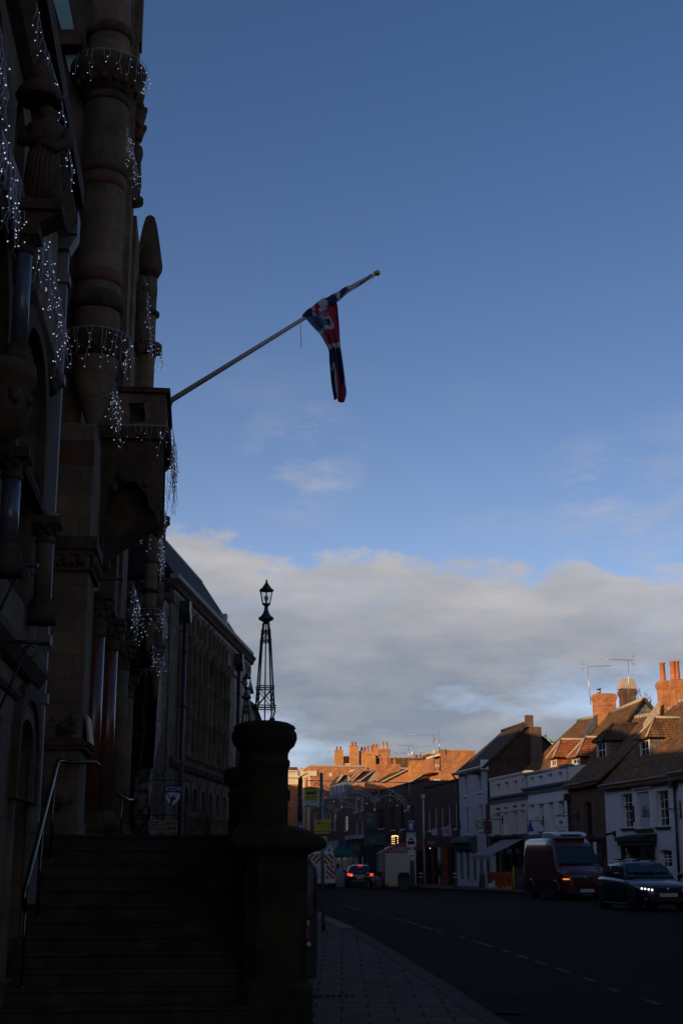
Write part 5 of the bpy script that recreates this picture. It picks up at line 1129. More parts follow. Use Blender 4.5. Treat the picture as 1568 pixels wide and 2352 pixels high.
q = gr.p(12, 1330, 300, 2.9); b = MB(); b.box(w_ - .1, 3.0, ge - 1.2, w_ + .42, 3.75, gz_ - .3); b.box(w_ - .1, 2.75, gz_ - .3, w_ + .3, 3.25, gz_ + .5); b.prism([(3.75, ge - .7), (4.1, ge - .7), (3.75, ge)], w_, w_ + .4, 'x'); b.build('chimney', 'brickbrown', gr.t)
b = MB(); b.box(w_ - .15, -.38, ge - .3, w_ + .1, .1, ge + .35); b.build('eaves_bracket', 'whiterender', gr.t)
b = MB(); b.box(-.4, -.36, ge - .2, w_, .0, ge - .1); b.tube((-.5, -.4, ge - .1), (w_, -.4, ge - .1), .06, None, 8); b.build('gutter', 'joinery', gr.t)
b = MB(); b.tube((-.2, -.1, 0), (-.2, -.1, ge - .6), .06, None, 8); b.tube((-.2, -.1, ge - .6), (-.45, -.38, ge - .12), .06, None, 8); b.build('downpipe', 'ironblack', gr.t)
b = MB(); b.tube((w_ + .1, -.1, 0), (w_ + .1, -.1, ge - 2.5), .06, None, 8); b.build('downpipe', 'ironblack', gr.t)
sf_ = gr.p(12, 700, 1240)[1]
b = MB(); b.prism([(0, sf_ + .1), (-.7, sf_ - .15), (-.75, sf_ - .35), (-.5, sf_ - .45), (-.45, sf_ - .8), (-.2, sf_ - .95), (0, sf_ - .95)], .1, w_ * .62, 'x'); b.build('shop_cornice', 'bluegrey', gr.t)
b = MB()
for i in range(5): xx = .2 + (w_ - .6) * i / 4; b.box(xx, -.3, 0, xx + .28, 0, sf_ - 1.0)
b.box(.48, -.26, 0, w_ - .4, -.02, .5); b.build('shopfront', 'greypaint', gr.t)
b = MB(); b.box(.45, -.1, .5, w_ - .4, -.08, sf_ - 1.0); b.build('shop_window', 'glassdark', gr.t)
x, zz_ = gr.p(12, 870, 540); b = MB(); b.prism([(-1.1, 0), (-.9, .12), (-.1, .16), (0, .1), (0, -.08), (-.3, -.06)], -.14, .14, 'x'); o = tag(b.build('floodlight', 'ironblack'), 'dark wall mounted street light near the top of the grey house', 'wall light'); q = O3 + ex3 * (gr.x0 + x) + Vector((0, 0, zz_ + gr.zb)); o.location = q; o.rotation_euler = (0, 0, A3)
# ---------- low dark brick shops
d1 = House('brick_shop', 'low dark brick shops with five narrow white sash windows', 'shop', xs(12, 268, 1000), xs(12, 651, 1000))
for r in ((308, 915, 332, 1165), (378, 905, 404, 1140), (450, 893, 475, 1133), (526, 880, 553, 1102), (603, 866, 632, 1140)): d1.win(d1.r(12, *r), .08, 2, 4)
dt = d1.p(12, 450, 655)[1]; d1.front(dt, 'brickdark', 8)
b = MB(); b.box(0, -.08, dt, d1.w, .4, dt + .14); b.build('parapet_coping', 'stonedark', d1.t)
dz_ = d1.p(12, 350, 1240)[1]
b = MB(); b.tube((.12, -.1, 0), (.12, -.1, d1.p(12, 262, 820)[1]), .07, None, 8); q = d1.p(12, 262, 810)[1]; b.box(-.05, -.25, q, .3, 0, q + .3); b.build('downpipe', 'downpipewhite', d1.t)
mat('fasciabrown', (.05, .022, .022), .5, .1, 4, 0); mat('shoporange', (.22, .05, .02), .55, .12, 3, .02); mat('shopteal', (.02, .11, .12), .5, .1, 3, .02); mat('shopred', (.20, .02, .02), .5, .1, 3, .02)
h2 = d1.w * .5
b = MB(); b.box(.3, -.15, dz_ - .75, h2, 0, dz_); b.build('shop_fascia', 'fasciabrown', d1.t); txt('British Heart Foundation', .36, 'signletter', d1.t, (h2 * .52, -.16, dz_ - .38), sx=.8)
b = MB(); b.box(h2 + .1, -.15, dz_ - .75, d1.w - .1, 0, dz_); b.build('shop_fascia', 'fasciabrown', d1.t)
b = MB(); b.box(.4, -.05, 0, h2 - .3, -.001, dz_ - .75); b.build('shop_window', 'glassdark', d1.t)
b = MB(); b.box(h2 - .3, -.25, 0, h2 + .7, -.002, dz_ - .76); b.build('shop_pillar', 'greypaint', d1.t)
b = MB(); b.box(h2 + .75, -.28, 0, h2 + 2.2, -.002, dz_ - .76); b.build('shop_pillar', 'shoporange', d1.t)
b = MB(); b.box(h2 + 2.3, -.05, 0, d1.w - 1.0, -.001, dz_ - .76); b.build('shop_window', 'glassdark', d1.t)
b = MB(); b.box(d1.w - .95, -.2, 0, d1.w - .2, -.002, dz_ - .76); b.build('shop_pillar', 'shopteal', d1.t)
for i in range(3): b = MB(); b.box(.4 + (h2 - .75) * i / 2, -.12, 0, .5 + (h2 - .75) * i / 2, -.052, dz_ - .76); b.build('shopfront_post', 'shoporange', d1.t)
mat('shoplamp', (1, 1, 1)); emit('shoplamp', (1.0, .8, .5), 1.2)
q = d1.p(12, 348, 1358); b = MB(); b.ball((q[0], -.15, q[1]), .045, 8); b.build('lit_lamp', 'shoplamp', d1.t)
mat('discwhite', (.5, .48, .52), .5, .05, 4, 0); mat('signpink', (.45, .10, .22), .5, .05, 4, 0); mat('signviolet', (.05, .012, .03), .5, .1, 4, 0); mat('signgreen', (.10, .30, .02), .5, .08, 4, 0)
dsc, w_, h_ = hang('round_sign', 'round white hanging shop sign beside the pink square sign', 12, 340, 1142, 412, 1220, 'ironblack', .05)
dsc.children[0].scale = (.1, .1, .1); b = MB(); b.lathe([(w_ / 2, -.05), (w_ / 2, .05)], 0, 0, 28); o = b.build('disc', 'discwhite', dsc); o.rotation_euler = (pi / 2, 0, 0)
b = MB(); b.wall(circ(0, 0, w_ * .44, 28), [circ(0, 0, w_ * .40, 28)], -.056, -.051); [b.tube((w_ * .12 * cos(a), -.054, w_ * .12 * sin(a)), (w_ * .3 * cos(a + .3), -.054, w_ * .3 * sin(a + .3)), .012, None, 4) for a in [i * pi / 4 for i in range(8)]]; b.build('emblem', 'signpink', dsc)
pk, w_, h_ = hang('square_sign', 'pink square hanging sign lettered around its edge', 12, 460, 1122, 565, 1224, 'signpink', .08)
for k, row in enumerate(('CHOC', 'H  O', 'O  C', 'COCO')):
    for j, ch in enumerate(row):
        if ch != ' ': txt(ch, .24, 'discwhite', pk, ((j - 1.5) * w_ * .25, -.033, (1.5 - k) * h_ * .25))
ox, w_, h_ = hang('green_sign', 'square green hanging charity shop sign', 12, 822, 1040, 918, 1144, 'signgreen', .0)
b = MB(); b.wall(circ(0, .14, .2, 24), [circ(0, .14, .13, 20)], -.04, -.031); b.box(-.03, -.04, -.02, .03, -.032, .12); b.build('emblem', 'discwhite', ox); txt('OXFAM', .24, 'discwhite', ox, (0, -.033, -h_ * .28))
vi, w_, h_ = hang('maroon_sign', 'dark maroon hanging sign with a pale ring of lettering', 12, 920, 1060, 1006, 1194, 'signviolet', .1)
b = MB(); b.wall(circ(0, 0, .2, 24), [circ(0, 0, .185, 24)], -.036, -.031); [b.box(.27 * cos(a) - .025, -.036, .27 * sin(a) - .035, .27 * cos(a) + .025, -.031, .27 * sin(a) + .035) for a in [i * pi / 7 for i in range(14)]]; b.build('emblem', 'signgrey', vi)
# darker shops further on
d2 = House('brick_shop', 'dark brick shops behind the churro trailer with red and teal fascias', 'shop', xs(11, 900, 1000), xs(12, 267, 1000))
for r in ((1060, 930, 1115, 1140), (1190, 905, 1232, 1155), (1296, 892, 1340, 1145), (1412, 880, 1442, 1060)): d2.win(d2.r(11, *r), .08, 2, 4, frame='bluegrey')
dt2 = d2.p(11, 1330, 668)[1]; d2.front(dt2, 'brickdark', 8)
b = MB(); b.box(0, -.08, dt2, d2.w, .4, dt2 + .14); b.build('parapet_coping', 'stonedark', d2.t)
fz2 = d2.p(11, 1010, 1215)[1]; xm_ = d2.p(11, 1140, 1250)[0]
b = MB(); b.box(.3, -.2, fz2 - .95, xm_, 0, fz2); b.build('shop_fascia', 'shopteal', d2.t)
b = MB(); b.box(.4, -.1, 0, xm_ - .1, -.01, fz2 - .95); b.build('shop_window', 'glassdark', d2.t)
b = MB(); [b.box(.4 + (xm_ - .7) * i / 6, -.18, 0, .52 + (xm_ - .7) * i / 6, -.11, fz2 - .96) for i in range(7)]; b.build('shopfront_frame', 'shopteal', d2.t)
txt('the coffee rooms', .5, 'signletter', d2.t, (xm_ * .5, -.21, fz2 - .5), sx=.9)
fr_ = d2.p(11, 1350, 1270)[1]
b = MB(); b.box(xm_ + .15, -.2, fr_ - .95, d2.w - .1, 0, fr_); b.build('shop_fascia', 'shopred', d2.t); txt('ENTERTAINMENT WORLD', .62, 'signletter', d2.t, ((xm_ + d2.w) / 2, -.21, fr_ - .5), sx=1.0)
b = MB(); b.box(xm_ + .3, -.1, 0, d2.w - .3, -.01, fr_ - .96); b.build('shop_window', 'glassdark', d2.t)
txt('CO', 1.0, 'signletter', d2.t, (d2.p(11, 1310, 1215)[0], -.15, d2.p(11, 1310, 1215)[1]))
th_, w_, h_ = hang('teal_sign', 'teal hanging restaurant sign with a yellow arched ruin on it', 11, 915, 965, 1025, 1128, 'shopteal', .1)
b = MB(); b.wall([(-.36, -.3), (.36, -.3), (.36, -.02), (.1, .02), (.0, .2), (-.25, .24), (-.36, .12)], [roundarch(-.25 + .16 * i, .09, -.25 + .17 * j, -.17 + .17 * j, None, 5) for i in range(4) for j in range(3 if i < 2 else 1)], -.04, -.031); b.build('emblem', 'goldleaf', th_); txt('RISTORANTE\nPIZZERIA', .15, 'goldleaf', th_, (0, -.034, h_ * .36))
d3 = House('brick_terrace', 'far dark brick terrace with slim white windows above small shops', 'shop', xs(11, 302, 1000), xs(11, 899, 1000))
for r in ((682, 1000, 718, 1165), (805, 1055, 828, 1222), (866, 1045, 890, 1222), (800, 790, 822, 955), (860, 770, 884, 940), (514, 965, 534, 1160), (560, 960, 582, 1155), (470, 970, 488, 1150), (348, 960, 370, 1150)): d3.win(d3.r(11, *r), .06, 2, 4)
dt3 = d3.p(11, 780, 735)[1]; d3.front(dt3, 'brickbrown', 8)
q = d3.r(11, 475, 650, 640, 790); b = MB(); b.box(q[0], .5, q[1], q[2], 3, q[3]); b.build('attic', 'leadgrey', d3.t)
for i in range(4): a = q[0] + (q[2] - q[0]) * (i + .2) / 4; b = MB(); b.box(a, .44, q[1] + .3, a + (q[2] - q[0]) * .16, .499, q[3] - .3); b.build('attic_window', 'greypaint', d3.t)
fz3 = d3.p(11, 800, 1270)[1]
for (xa, xb, m, s_, lm, sz_) in ((640, 740, 'flagblue', 'alba', 'goldleaf', 1.0), (750, 896, 'blackpaint', 'CELL REPAIR', 'signletter', .8), (480, 635, 'greypaint', '', 'signletter', .4)):
    x0, x1 = d3.p(11, xa, 1300)[0], d3.p(11, xb, 1300)[0]; b = MB(); b.box(x0, -.3, fz3 - 1.6, x1, -.01, fz3 + .1); b.build('shop_fascia', m, d3.t)
    if s_: txt(s_, sz_, lm, d3.t, ((x0 + x1) / 2, -.31, fz3 - .8), sx=1.5)
b = MB(); b.box(d3.p(11, 745, 1300)[0], -.6, fz3 + .1, d3.w, 0, fz3 + .5); b.build('shop_cornice', 'greypaint', d3.t)
b = MB(); b.box(.3, -.1, 0, d3.w - .3, -.01, fz3 - 1.7); b.build('shop_window', 'glassdark', d3.t)
for i in range(10): b = MB(); b.box(.3 + (d3.w - .8) * i / 9, -.2, 0, .55 + (d3.w - .8) * i / 9, -.11, fz3 - 1.7); b.build('shopfront_post', 'joinery', d3.t)
d4 = House('parapet_house', 'tall far brick house with a pale cornice, sunlit above the shaded street', 'building', xs(11, 172, 1000), xs(11, 302, 1000))
for r in ((232, 960, 256, 1105), (270, 935, 296, 1100), (196, 640, 214, 790), (262, 620, 288, 720)): d4.win(d4.r(11, *r), .06, 2, 4)
dt4 = d4.p(11, 300, 462)[1]; d4.front(dt4, 'brickred', 9.5)
b = MB(); b.box(-.1, -.1, dt4, d4.w + .1, 9.6, dt4 + .25); b.build('parapet_coping', 'mortar', d4.t)
c4 = d4.p(11, 240, 560)[1]
b = MB(); b.prism([(0, c4 - .5), (-.15, c4 - .4), (-.2, c4 - .1), (-.5, c4), (-.55, c4 + .2), (0, c4 + .3)], 0, d4.w + .2, 'x'); b.box(d4.w + .001, 0, c4 - .4, d4.w + .2, .9, c4 + .28); b.build('cornice', 'stucco', d4.t)
b = MB(); pd = d4.w * .35; b.wall([(pd - 1.6, c4 + .3), (pd + 1.6, c4 + .3)] + [(pd + 1.6 * cos(pi * i / 12), c4 + .3 + .95 * sin(pi * i / 12)) for i in range(13)], [], -.5, .1); b.build('pediment', 'stucco', d4.t)
for xx in (.2, d4.w * .5, d4.w - .9): b = MB(); b.box(xx, -.2, 3.5, xx + .7, 0, c4 - .5); b.build('pilaster', 'stucco', d4.t)
b = MB(); b.box(.3, -.1, 0, d4.w - .3, -.01, 3.2); b.build('shop_window', 'glassdark', d4.t)
qv = d4.w; b = MB(); b.box(qv + .0, 2.6, c4 - .45, qv + .04, 3.0, c4 + .05); b.build('vent_panel', 'stucco', d4.t)
# ================================================================== the terrace on the near side beyond the flint wing (unseen; heights and the added low gap house shape the shadows opposite)
for i, (Ya, Yb, H_, rg) in enumerate(((53, 66, 8.5, 11.5), (66.3, 76.1, 10.5, 15.3), (76.3, 80.6, 8.6, 11.2), (80.8, 92, 10.5, 14.5), (92.3, 112, 9.5, 13), (112.3, 140, 10.5, 14), (140.3, 166, 10, 13.5), (166.3, 192, 10, 14))):
    a = Vector((lerpk(KL, Ya) - 1.9, Ya, 0)); c = Vector((lerpk(KL, Yb) - 1.9, Yb, 0)); d = c - a; an = math.atan2(d.y, d.x); L_2 = d.length
    lab = ('brick terrace house just past the flint wing', 'taller brick terrace house second past the flint wing', 'unseen low brick house added to let sun through between two taller ones', 'brick house midway along the shaded terrace', 'wide brick house near the far end of the shaded terrace', 'tallest brick house closing the shaded terrace', 'brick house past the tallest of the shaded terrace', 'last brick house of the shaded terrace')[i]
    t = thing('terrace_house', lab, 'house', a + Vector((0, 0, gz(Ya) + .1)), an, 'shaded terrace houses'); n = int(L_2 / 3.2)
    ho = [rect(1.2 + 3.2 * k, za_, 2.3 + 3.2 * k, za_ + 1.7) for k in range(n) for za_ in (1.0, 4.2)]
    b = MB(); b.wall(rect(0, -.8, L_2, H_), ho, 0, .3); b.box(0, .3, -.8, .3, 9, H_); b.box(L_2 - .3, .3, -.8, L_2, 9, H_); b.box(.3, 8.7, -.8, L_2 - .3, 9, H_); b.build('wall', 'brickbrown', t)
    b = MB(); b.box(.4, .2, .8, L_2 - .4, .22, 6.2); b.build('window', 'glassdark', t)
    b = MB(); b.prism([(-.3, H_), (9.3, H_), (4.5, rg)], 0, L_2, 'x'); b.build('roof', 'tiledark', t)

# houses that continue the street on the other side and behind the viewpoint
for i, (Ya, Yb, H_) in enumerate(((47.5, 34, 7.5), (33.7, 20, 10), (19.7, 4, 9), (3.7, -14, 11), (-14.3, -34, 10))):
    xa = -Ya * 1.0105; L_2 = (Ya - Yb) * 1.0105; n = int(L_2 / 3.4)
    lab = ('low brick house past the white house', 'tall brick house second past the white house', 'brick house facing the steps', 'tallest brick house facing the near wing', 'last brick house opposite, behind the viewpoint')[i]
    t = thing('street_house', lab, 'house', O3 + ex3 * xa, A3, 'houses opposite the town hall')
    ho = [rect(1.2 + 3.4 * k, za_, 2.3 + 3.4 * k, za_ + 1.7) for k in range(n) for za_ in (1.0, 4.2)]
    b = MB(); b.wall(rect(0, -.3, L_2, H_), ho, 0, .3); b.box(0, .3, -.3, .3, 9, H_); b.box(L_2 - .3, .3, -.3, L_2, 9, H_); b.box(.3, 8.7, -.3, L_2 - .3, 9, H_); b.build('wall', 'brickbrown', t)
    b = MB(); b.box(.4, .2, .8, L_2 - .4, .22, 6.2); b.build('window', 'glassdark', t)
    b = MB(); b.prism([(-.3, H_), (9.3, H_), (4.5, H_ + 3.5)], 0, L_2, 'x'); b.build('roof', 'tiledark', t)
# ================================================================== sunlit roofs and chimneys behind the shops
class Block:
    def __init__(s, name, label, cat, Y, zk, xref):
        s.Y = Y; c = P(*z(zk, xref, 1000), Y); s.o = Vector((c.x, Y, gz(Y))); s.t = thing(name, label, cat, s.o, R(8.25)); s.k = zk
    def p(s, x, y, zk=None): q = P(*z(zk or s.k, x, y), s.Y) - s.o; return (q.x, q.z)
    def r(s, x0, y0, x1, y1, zk=None): a = s.p(x0, y1, zk); c = s.p(x1, y0, zk); return (a[0], a[1], c[0], c[1])
    def block(s, name, m, rc, y0, y1, zk=None, down=None, cope=None):
        x0, z0, x1, z1 = s.r(*rc, zk); z0 = down if down is not None else z0
        b = MB(); b.box(x0, y0, z0, x1, y1, z1); o = b.build(name, m, s.t)
        if cope: b = MB(); b.box(x0 - .06, y0 - .06, z1, x1 + .06, y1 + .06, z1 + .16); b.build('coping', cope, s.t)
        return o
    def stack(s, rc, pots=(), depth=1.3, yo=0.0, zk=None, down=4.0, m='brickorange', **k):
        x0, z0, x1, z1 = s.r(*rc, zk); return chimney(s.t, x0, x1, yo, yo + depth, z0 - down, z1, pots, m, **k)
# building with balustrade at the far left
f1 = Block('balustrade_building', 'brick building with a sunlit cream balustrade and frieze beyond the pier', 'building', 196, 11, 100)
f1.block('wall', 'brickred', (-120, 655, 168, 1100), 0, 7, down=-.5)
x0, z0, x1, z1 = f1.r(-120, 555, 168, 655); b = MB(); b.box(x0, -.06, z0, x1 + .05, 7, z1 - .35); b.box(x0, -.4, z1 - .35, x1 + .2, 7.1, z1 - .06); b.build('frieze', 'stucco', f1.t)
q = f1.r(-120, 500, 168, 560); b = MB(); b.box(q[0], -.15, q[1] - .05, q[2], .15, q[1] + .12); b.box(q[0], -.18, q[3] - .14, q[2] + .05, .18, q[3]); b.build('balustrade_rail', 'stucco', f1.t)
for i in range(22):
    xx = q[0] + (q[2] - q[0]) * (i + .5) / 22; b = MB(); b.lathe([(.06, q[1] + .12), (.09, q[1] + .3), (.04, q[1] + .5), (.07, q[3] - .14)], xx, 0, 8); b.build('baluster', 'stucco', f1.t)
q = f1.r(-60, 462, 190, 500); b = MB(); b.prism([(1, q[1]), (6, q[1]), (3.5, q[3] + .2)], q[0], q[2], 'x'); b.build('roof', 'tilered', f1.t)
q = f1.r(40, 400, 70, 470); b = MB(); b.prism([(q[0] - 1.2, q[1] - .3), (q[2] + .8, q[1] - .3), (q[0], q[3])], 6, 9); b.build('gable', 'stucco', f1.t)
# mansion with tall stacks behind the parapet house
f2 = Block('chimney_house', 'brick house with tall capped chimney stacks catching the low sun', 'building', 212, 11, 700)
f2.block('wall', 'brickred', (560, 455, 940, 800), 0, 6, down=-.5)
f2.block('attic', 'brickred', (662, 350, 830, 460), 1, 5, cope='mortar')
q = f2.r(668, 424, 742, 462); b = MB(); b.box(q[0], -.1, q[1], q[2], .15, q[1] + .08); b.box(q[0], -.1, q[3] - .1, q[2], .15, q[3]); b.build('balustrade_rail', 'stucco', f2.t)
for i in range(7): xx = q[0] + (q[2] - q[0]) * (i + .5) / 7; b = MB(); b.lathe([(.06, q[1] + .08), (.08, q[1] + .25), (.05, q[3] - .1)], xx, .05, 8); b.build('baluster', 'stucco', f2.t)
f2.stack((576, 280, 664, 460), ((.25, .5), (.7, .5)), ph=.5, prad=.16, potm='potred', cowl=True, m='brickorange', depth=1.1, yo=-.3, corb=False)
f2.stack((738, 230, 830, 470), ((.3, .5), (.68, .5)), ph=.55, prad=.17, potm='potred', cowl=True, m='brickorange', depth=1.1, yo=-.6, corb=False)
f2.stack((852, 285, 934, 410), ((.3, .5), (.72, .5)), ph=.55, prad=.17, potm='potred', cowl=True, m='brickorange', depth=1.1, yo=-.2, corb=False)
# rows of roofs just behind the brick terrace
f3 = Block('slate_roof_house', 'house with a blue slate roof and boarded gable among the sunlit chimneys', 'house', 168, 11, 930)
mat('boards', (.33, .27, .2), .8, .2, 3, .15)
def verge(bk, pts, y0, y1, m, name='roof', zk=None):
    pp = [bk.p(*p, zk) for p in pts]; b = MB(); b.prism(pp, y0, y1); return b.build(name, m, bk.t)
verge(f3, [(815, 640), (1042, 478), (1050, 640)], 0, 9, 'slate')
verge(f3, [(925, 632), (1042, 482), (1046, 632)], -.05, -.001, 'boards', 'gable_boards')
verge(f3, [(812, 634), (1042, 470), (1046, 476), (820, 642)], -.2, .3, 'mortar', 'verge')
verge(f3, [(880, 590), (1050, 600), (1050, 900), (800, 900), (800, 650)], .1, 8, 'brickred', 'wall')
f3b = Block('tile_roof_house', 'tiled roof with a brick party wall sloping up beside the slate roof', 'house', 176, 11, 760)
verge(f3b, [(690, 640), (850, 505), (940, 505), (940, 700), (690, 700)], 0, 7, 'tileroof')
verge(f3b, [(690, 640), (858, 490), (905, 490), (790, 600), (760, 640)], -.4, -.001, 'brickred', 'party_wall')
verge(f3b, [(688, 636), (858, 484), (862, 490), (696, 642)], -.5, .2, 'mortar', 'coping')
f3c = Block('tile_roof_house', 'small dark roof with a pale stepped verge left of the tiled roof', 'house', 182, 11, 640)
verge(f3c, [(585, 640), (655, 550), (760, 550), (760, 700), (585, 700)], 0, 6, 'tiledark')
verge(f3c, [(578, 634), (650, 546), (668, 552), (600, 640)], -.4, .3, 'mortar', 'coping')
b = MB(); pa, pb = f3b.p(738, 512), f3b.p(918, 452)
b.tube((pa[0], 1, pa[1]), (pb[0], 1, pb[1]), .06, None, 5)
for i in range(4): t_ = i / 3; xx, zz_ = pa[0] + (pb[0] - pa[0]) * t_, pa[1] + (pb[1] - pa[1]) * t_; b.tube((xx, 1, zz_ - 1.6), (xx, 1, zz_), .05, None, 5)
b.build('roof_railing', 'aluminium', f3b.t)
# stacks over the terrace
f4 = Block('stack_house', 'brick house carrying three broad chimney stacks with tall orange and yellow pots', 'house', 178, 11, 1080)
f4.block('wall', 'brickred', (930, 460, 1290, 800), .5, 6, down=-.5)
f4.stack((922, 305, 1022, 470), ((.2, .4), (.62, .4)), ph=.95, prad=.15, depth=1.2, potm='chimneypot', m='brickorange')
f4.stack((1012, 228, 1092, 440), ((.35, .5), (.75, .5)), ph=.38, prad=.15, depth=1.2, yo=2.2, potm='potred', m='brickorange', corb=False)
f4.stack((1084, 262, 1188, 430), ((.28, .4), (.68, .4)), ph=1.0, prad=.17, depth=1.2, yo=.3, potm='potyellow', m='brickred')
f5 = Block('stack_house', 'low wide brick chimney stack with three pots on a lit gable', 'house', 158, 11, 1170)
f5.stack((1045, 432, 1292, 600), ((.2, .4), (.46, .4), (.82, .4)), ph=.85, prad=.15, depth=1.3, m='brickred', corb=True)
verge(f5, [(1055, 640), (1345, 498), (1424, 568), (1424, 900), (880, 900), (880, 640)], -1.5, -.01, 'brickorange', 'gable_wall')
verge(f5, [(1050, 634), (1345, 490), (1430, 566), (1428, 576), (1345, 502), (1060, 644)], -1.8, -.5, 'mortar', 'verge')
verge(f5, [(1030, 625), (1170, 540), (1340, 494), (1345, 500), (1060, 640)], -.4, 6, 'tiledark', 'roof')
verge(f5, [(800, 640), (1060, 640), (1060, 900), (800, 900)], -.8, 5, 'brickorange', 'wall')
# long brown roof and the bright orange stack
f6 = Block('long_roof_house', 'long brown tiled roof with a flat parapet behind the orange stack', 'house', 176, 12, 200)
verge(f6, [(-190, 345), (345, 340), (350, 700), (-190, 700)], 3, 9, 'tileroof'); verge(f6, [(-200, 336), (348, 332), (348, 345), (-200, 350)], 2.9, 9.2, 'mortar', 'ridge_tile')
f6.block('parapet', 'mortar', (-30, 462, 480, 478), 1.5, 2)
f7 = Block('orange_stack_house', 'house with a big plain orange chimney stack and small red pots', 'house', 150, 12, 200)
x0, z0, x1, z1 = f7.r(125, 390, 278, 560); c = chimney(f7.t, x0, x1, 0, 2, z0 - 3, z1, (), 'brickorange', corb=False)
b = MB(); b.box(x0 - .08, -.1, z1, x1 + .08, 2.1, z1 + .2); b.build('chimney_tray', 'tileroof', c)
for xx in (197, 238): 
    px_, pz_ = f7.p(xx, 360); b = MB(); pot(b, px_, 1, z1 + .25, f7.p(xx, 320)[1] - z1 - .25, .14); b.build('chimney_pot', 'potred', c)
px_, pz_ = f7.p(157, 330); b = MB(); b.lathe([(.08, z1 + .2), (.08, pz_), (.19, pz_), (.19, f7.p(157, 290)[1]), (.03, f7.p(157, 286)[1])], px_, 1, 10); b.build('cowl', 'stucco', c)
f7.block('wall', 'brickred', (276, 512, 462, 900), .5, 6, down=-.5, cope='mortar')
f7.block('wall', 'brickred', (60, 560, 276, 900), .8, 6, down=-.5)
verge(f7, [(-10, 680), (205, 552), (360, 640), (360, 700), (-10, 700)], -3, -.6, 'tiledark', 'roof')
verge(f7, [(-20, 672), (205, 544), (370, 636), (366, 644), (205, 556), (-10, 684)], -3.2, -2.9, 'mortar', 'verge')
b = MB(); q = f7.p(322, 610); q2 = f7.p(322, 490); b.tube((q[0], .3, q[1]), (q[0], .3, q2[1]), .08, None, 8); b.build('flue', 'ironblack', f7.t)
f8 = Block('parapet_block', 'plain sunlit brick block with a pale coping beside the tiled gable', 'building', 142, 12, 640)
f8.block('wall', 'brickred', (450, 285, 832, 900), 0, 6, down=-.5, cope='mortar')
f8.block('wall', 'brickred', (345, 360, 452, 520), .8, 6, cope=None)
q = f8.r(345, 335, 450, 362); b = MB(); b.add([(q[0], .3, q[1]), (q[2], .3, q[3]), (q[2], .3, q[3] + .2), (q[0], .3, q[1] + .2), (q[0], 3, q[1]), (q[2], 3, q[3]), (q[2], 3, q[3] + .2), (q[0], 3, q[1] + .2)], [(0, 1, 2, 3), (4, 7, 6, 5), (3, 2, 6, 7), (0, 4, 5, 1), (0, 3, 7, 4), (1, 5, 6, 2)]); b.build('lean_to_roof', 'joinery', f8.t)
f8.block('attic', 'brickbrown', (345, 308, 455, 332), 2, 5, cope='mortar')
for xx in (395, 425): b = MB(); p0, p1 = f8.p(xx, 505), f8.p(xx, 400); b.tube((p0[0], .3, p0[1]), (p1[0], .3, p1[1]), .05, None, 5); b.build('railing_post', 'aluminium', f8.t)
b = MB(); p0, p1 = f8.p(440, 505), f8.p(440, 335); b.tube((p0[0], .2, p0[1]), (p1[0], .2, p1[1]), .07, None, 6); b.build('downpipe', 'ironblack', f8.t)
for rc in ((360, 604, 428, 660), (534, 610, 562, 660)): q = f8.r(*rc); b = MB(); b.box(q[0], -.3, q[1], q[2], -.002, q[3]); b.build('window', 'joinery', f8.t)
# roof lantern peeping between two roofs
f9 = Block('roof_lantern', 'glazed pyramid roof lantern peeping between two dark roofs', 'roof lantern', 128, 14, 655)
pz = [f9.p(600, 705), f9.p(712, 705), f9.p(660, 655)]; w_ = pz[1][0] - pz[0][0]
b = MB(); b.add([(pz[0][0], 0, pz[0][1]), (pz[1][0], 0, pz[1][1]), (pz[1][0], w_, pz[1][1]), (pz[0][0], w_, pz[0][1]), (pz[2][0], w_ / 2, pz[2][1])], [(0, 1, 4), (1, 2, 4), (2, 3, 4), (3, 0, 4)]); b.build('glazing', 'copperroof', f9.t)
b = MB(); 
for (xx, yy) in ((pz[0][0], 0), (pz[1][0], 0), (pz[0][0] + w_ * .33, 0), (pz[0][0] + w_ * .66, 0)): b.tube((xx, yy, pz[0][1] + .02), (pz[2][0], w_ / 2, pz[2][1] + .04), .07, None, 5)
b.build('glazing_bar', 'verdigris', f9.t)
f9.block('wall', 'stucco', (606, 708, 706, 900), .2, 4.6, down=-.5)
# aerials of the far roofs
def far_aerial(zk, xb, yb_, xt, yt, Y, label, **k):
    p0, p1 = P(*z(zk, xb, yb_), Y), P(*z(zk, xt, yt), Y); a = aerial(p0, p1.z - p0.z, label, **k); a.scale = (1.6, 1.6, 1.0)
    return a
far_aerial(11, 1388, 440, 1372, 222, 150, 'many toothed television aerial beside the orange stack', yag=1.3, rot=R(185))
far_aerial(12, 372, 500, 364, 105, 141, 'tallest television aerial, with two cross arms, on the lean-to', arms=2, yag=1.8, rot=R(186))
far_aerial(12, 430, 300, 430, 150, 141, 'short thin television aerial on the flat brick block', yag=.3, rot=R(20))
far_aerial(12, 230, 330, 230, 235, 172, 'low television aerial over the long brown roof', yag=.8, rot=R(5))
far_aerial(11, 1270, 340, 1268, 305, 176, 'tiny television aerial left of the many toothed one', yag=.7, rot=R(5))
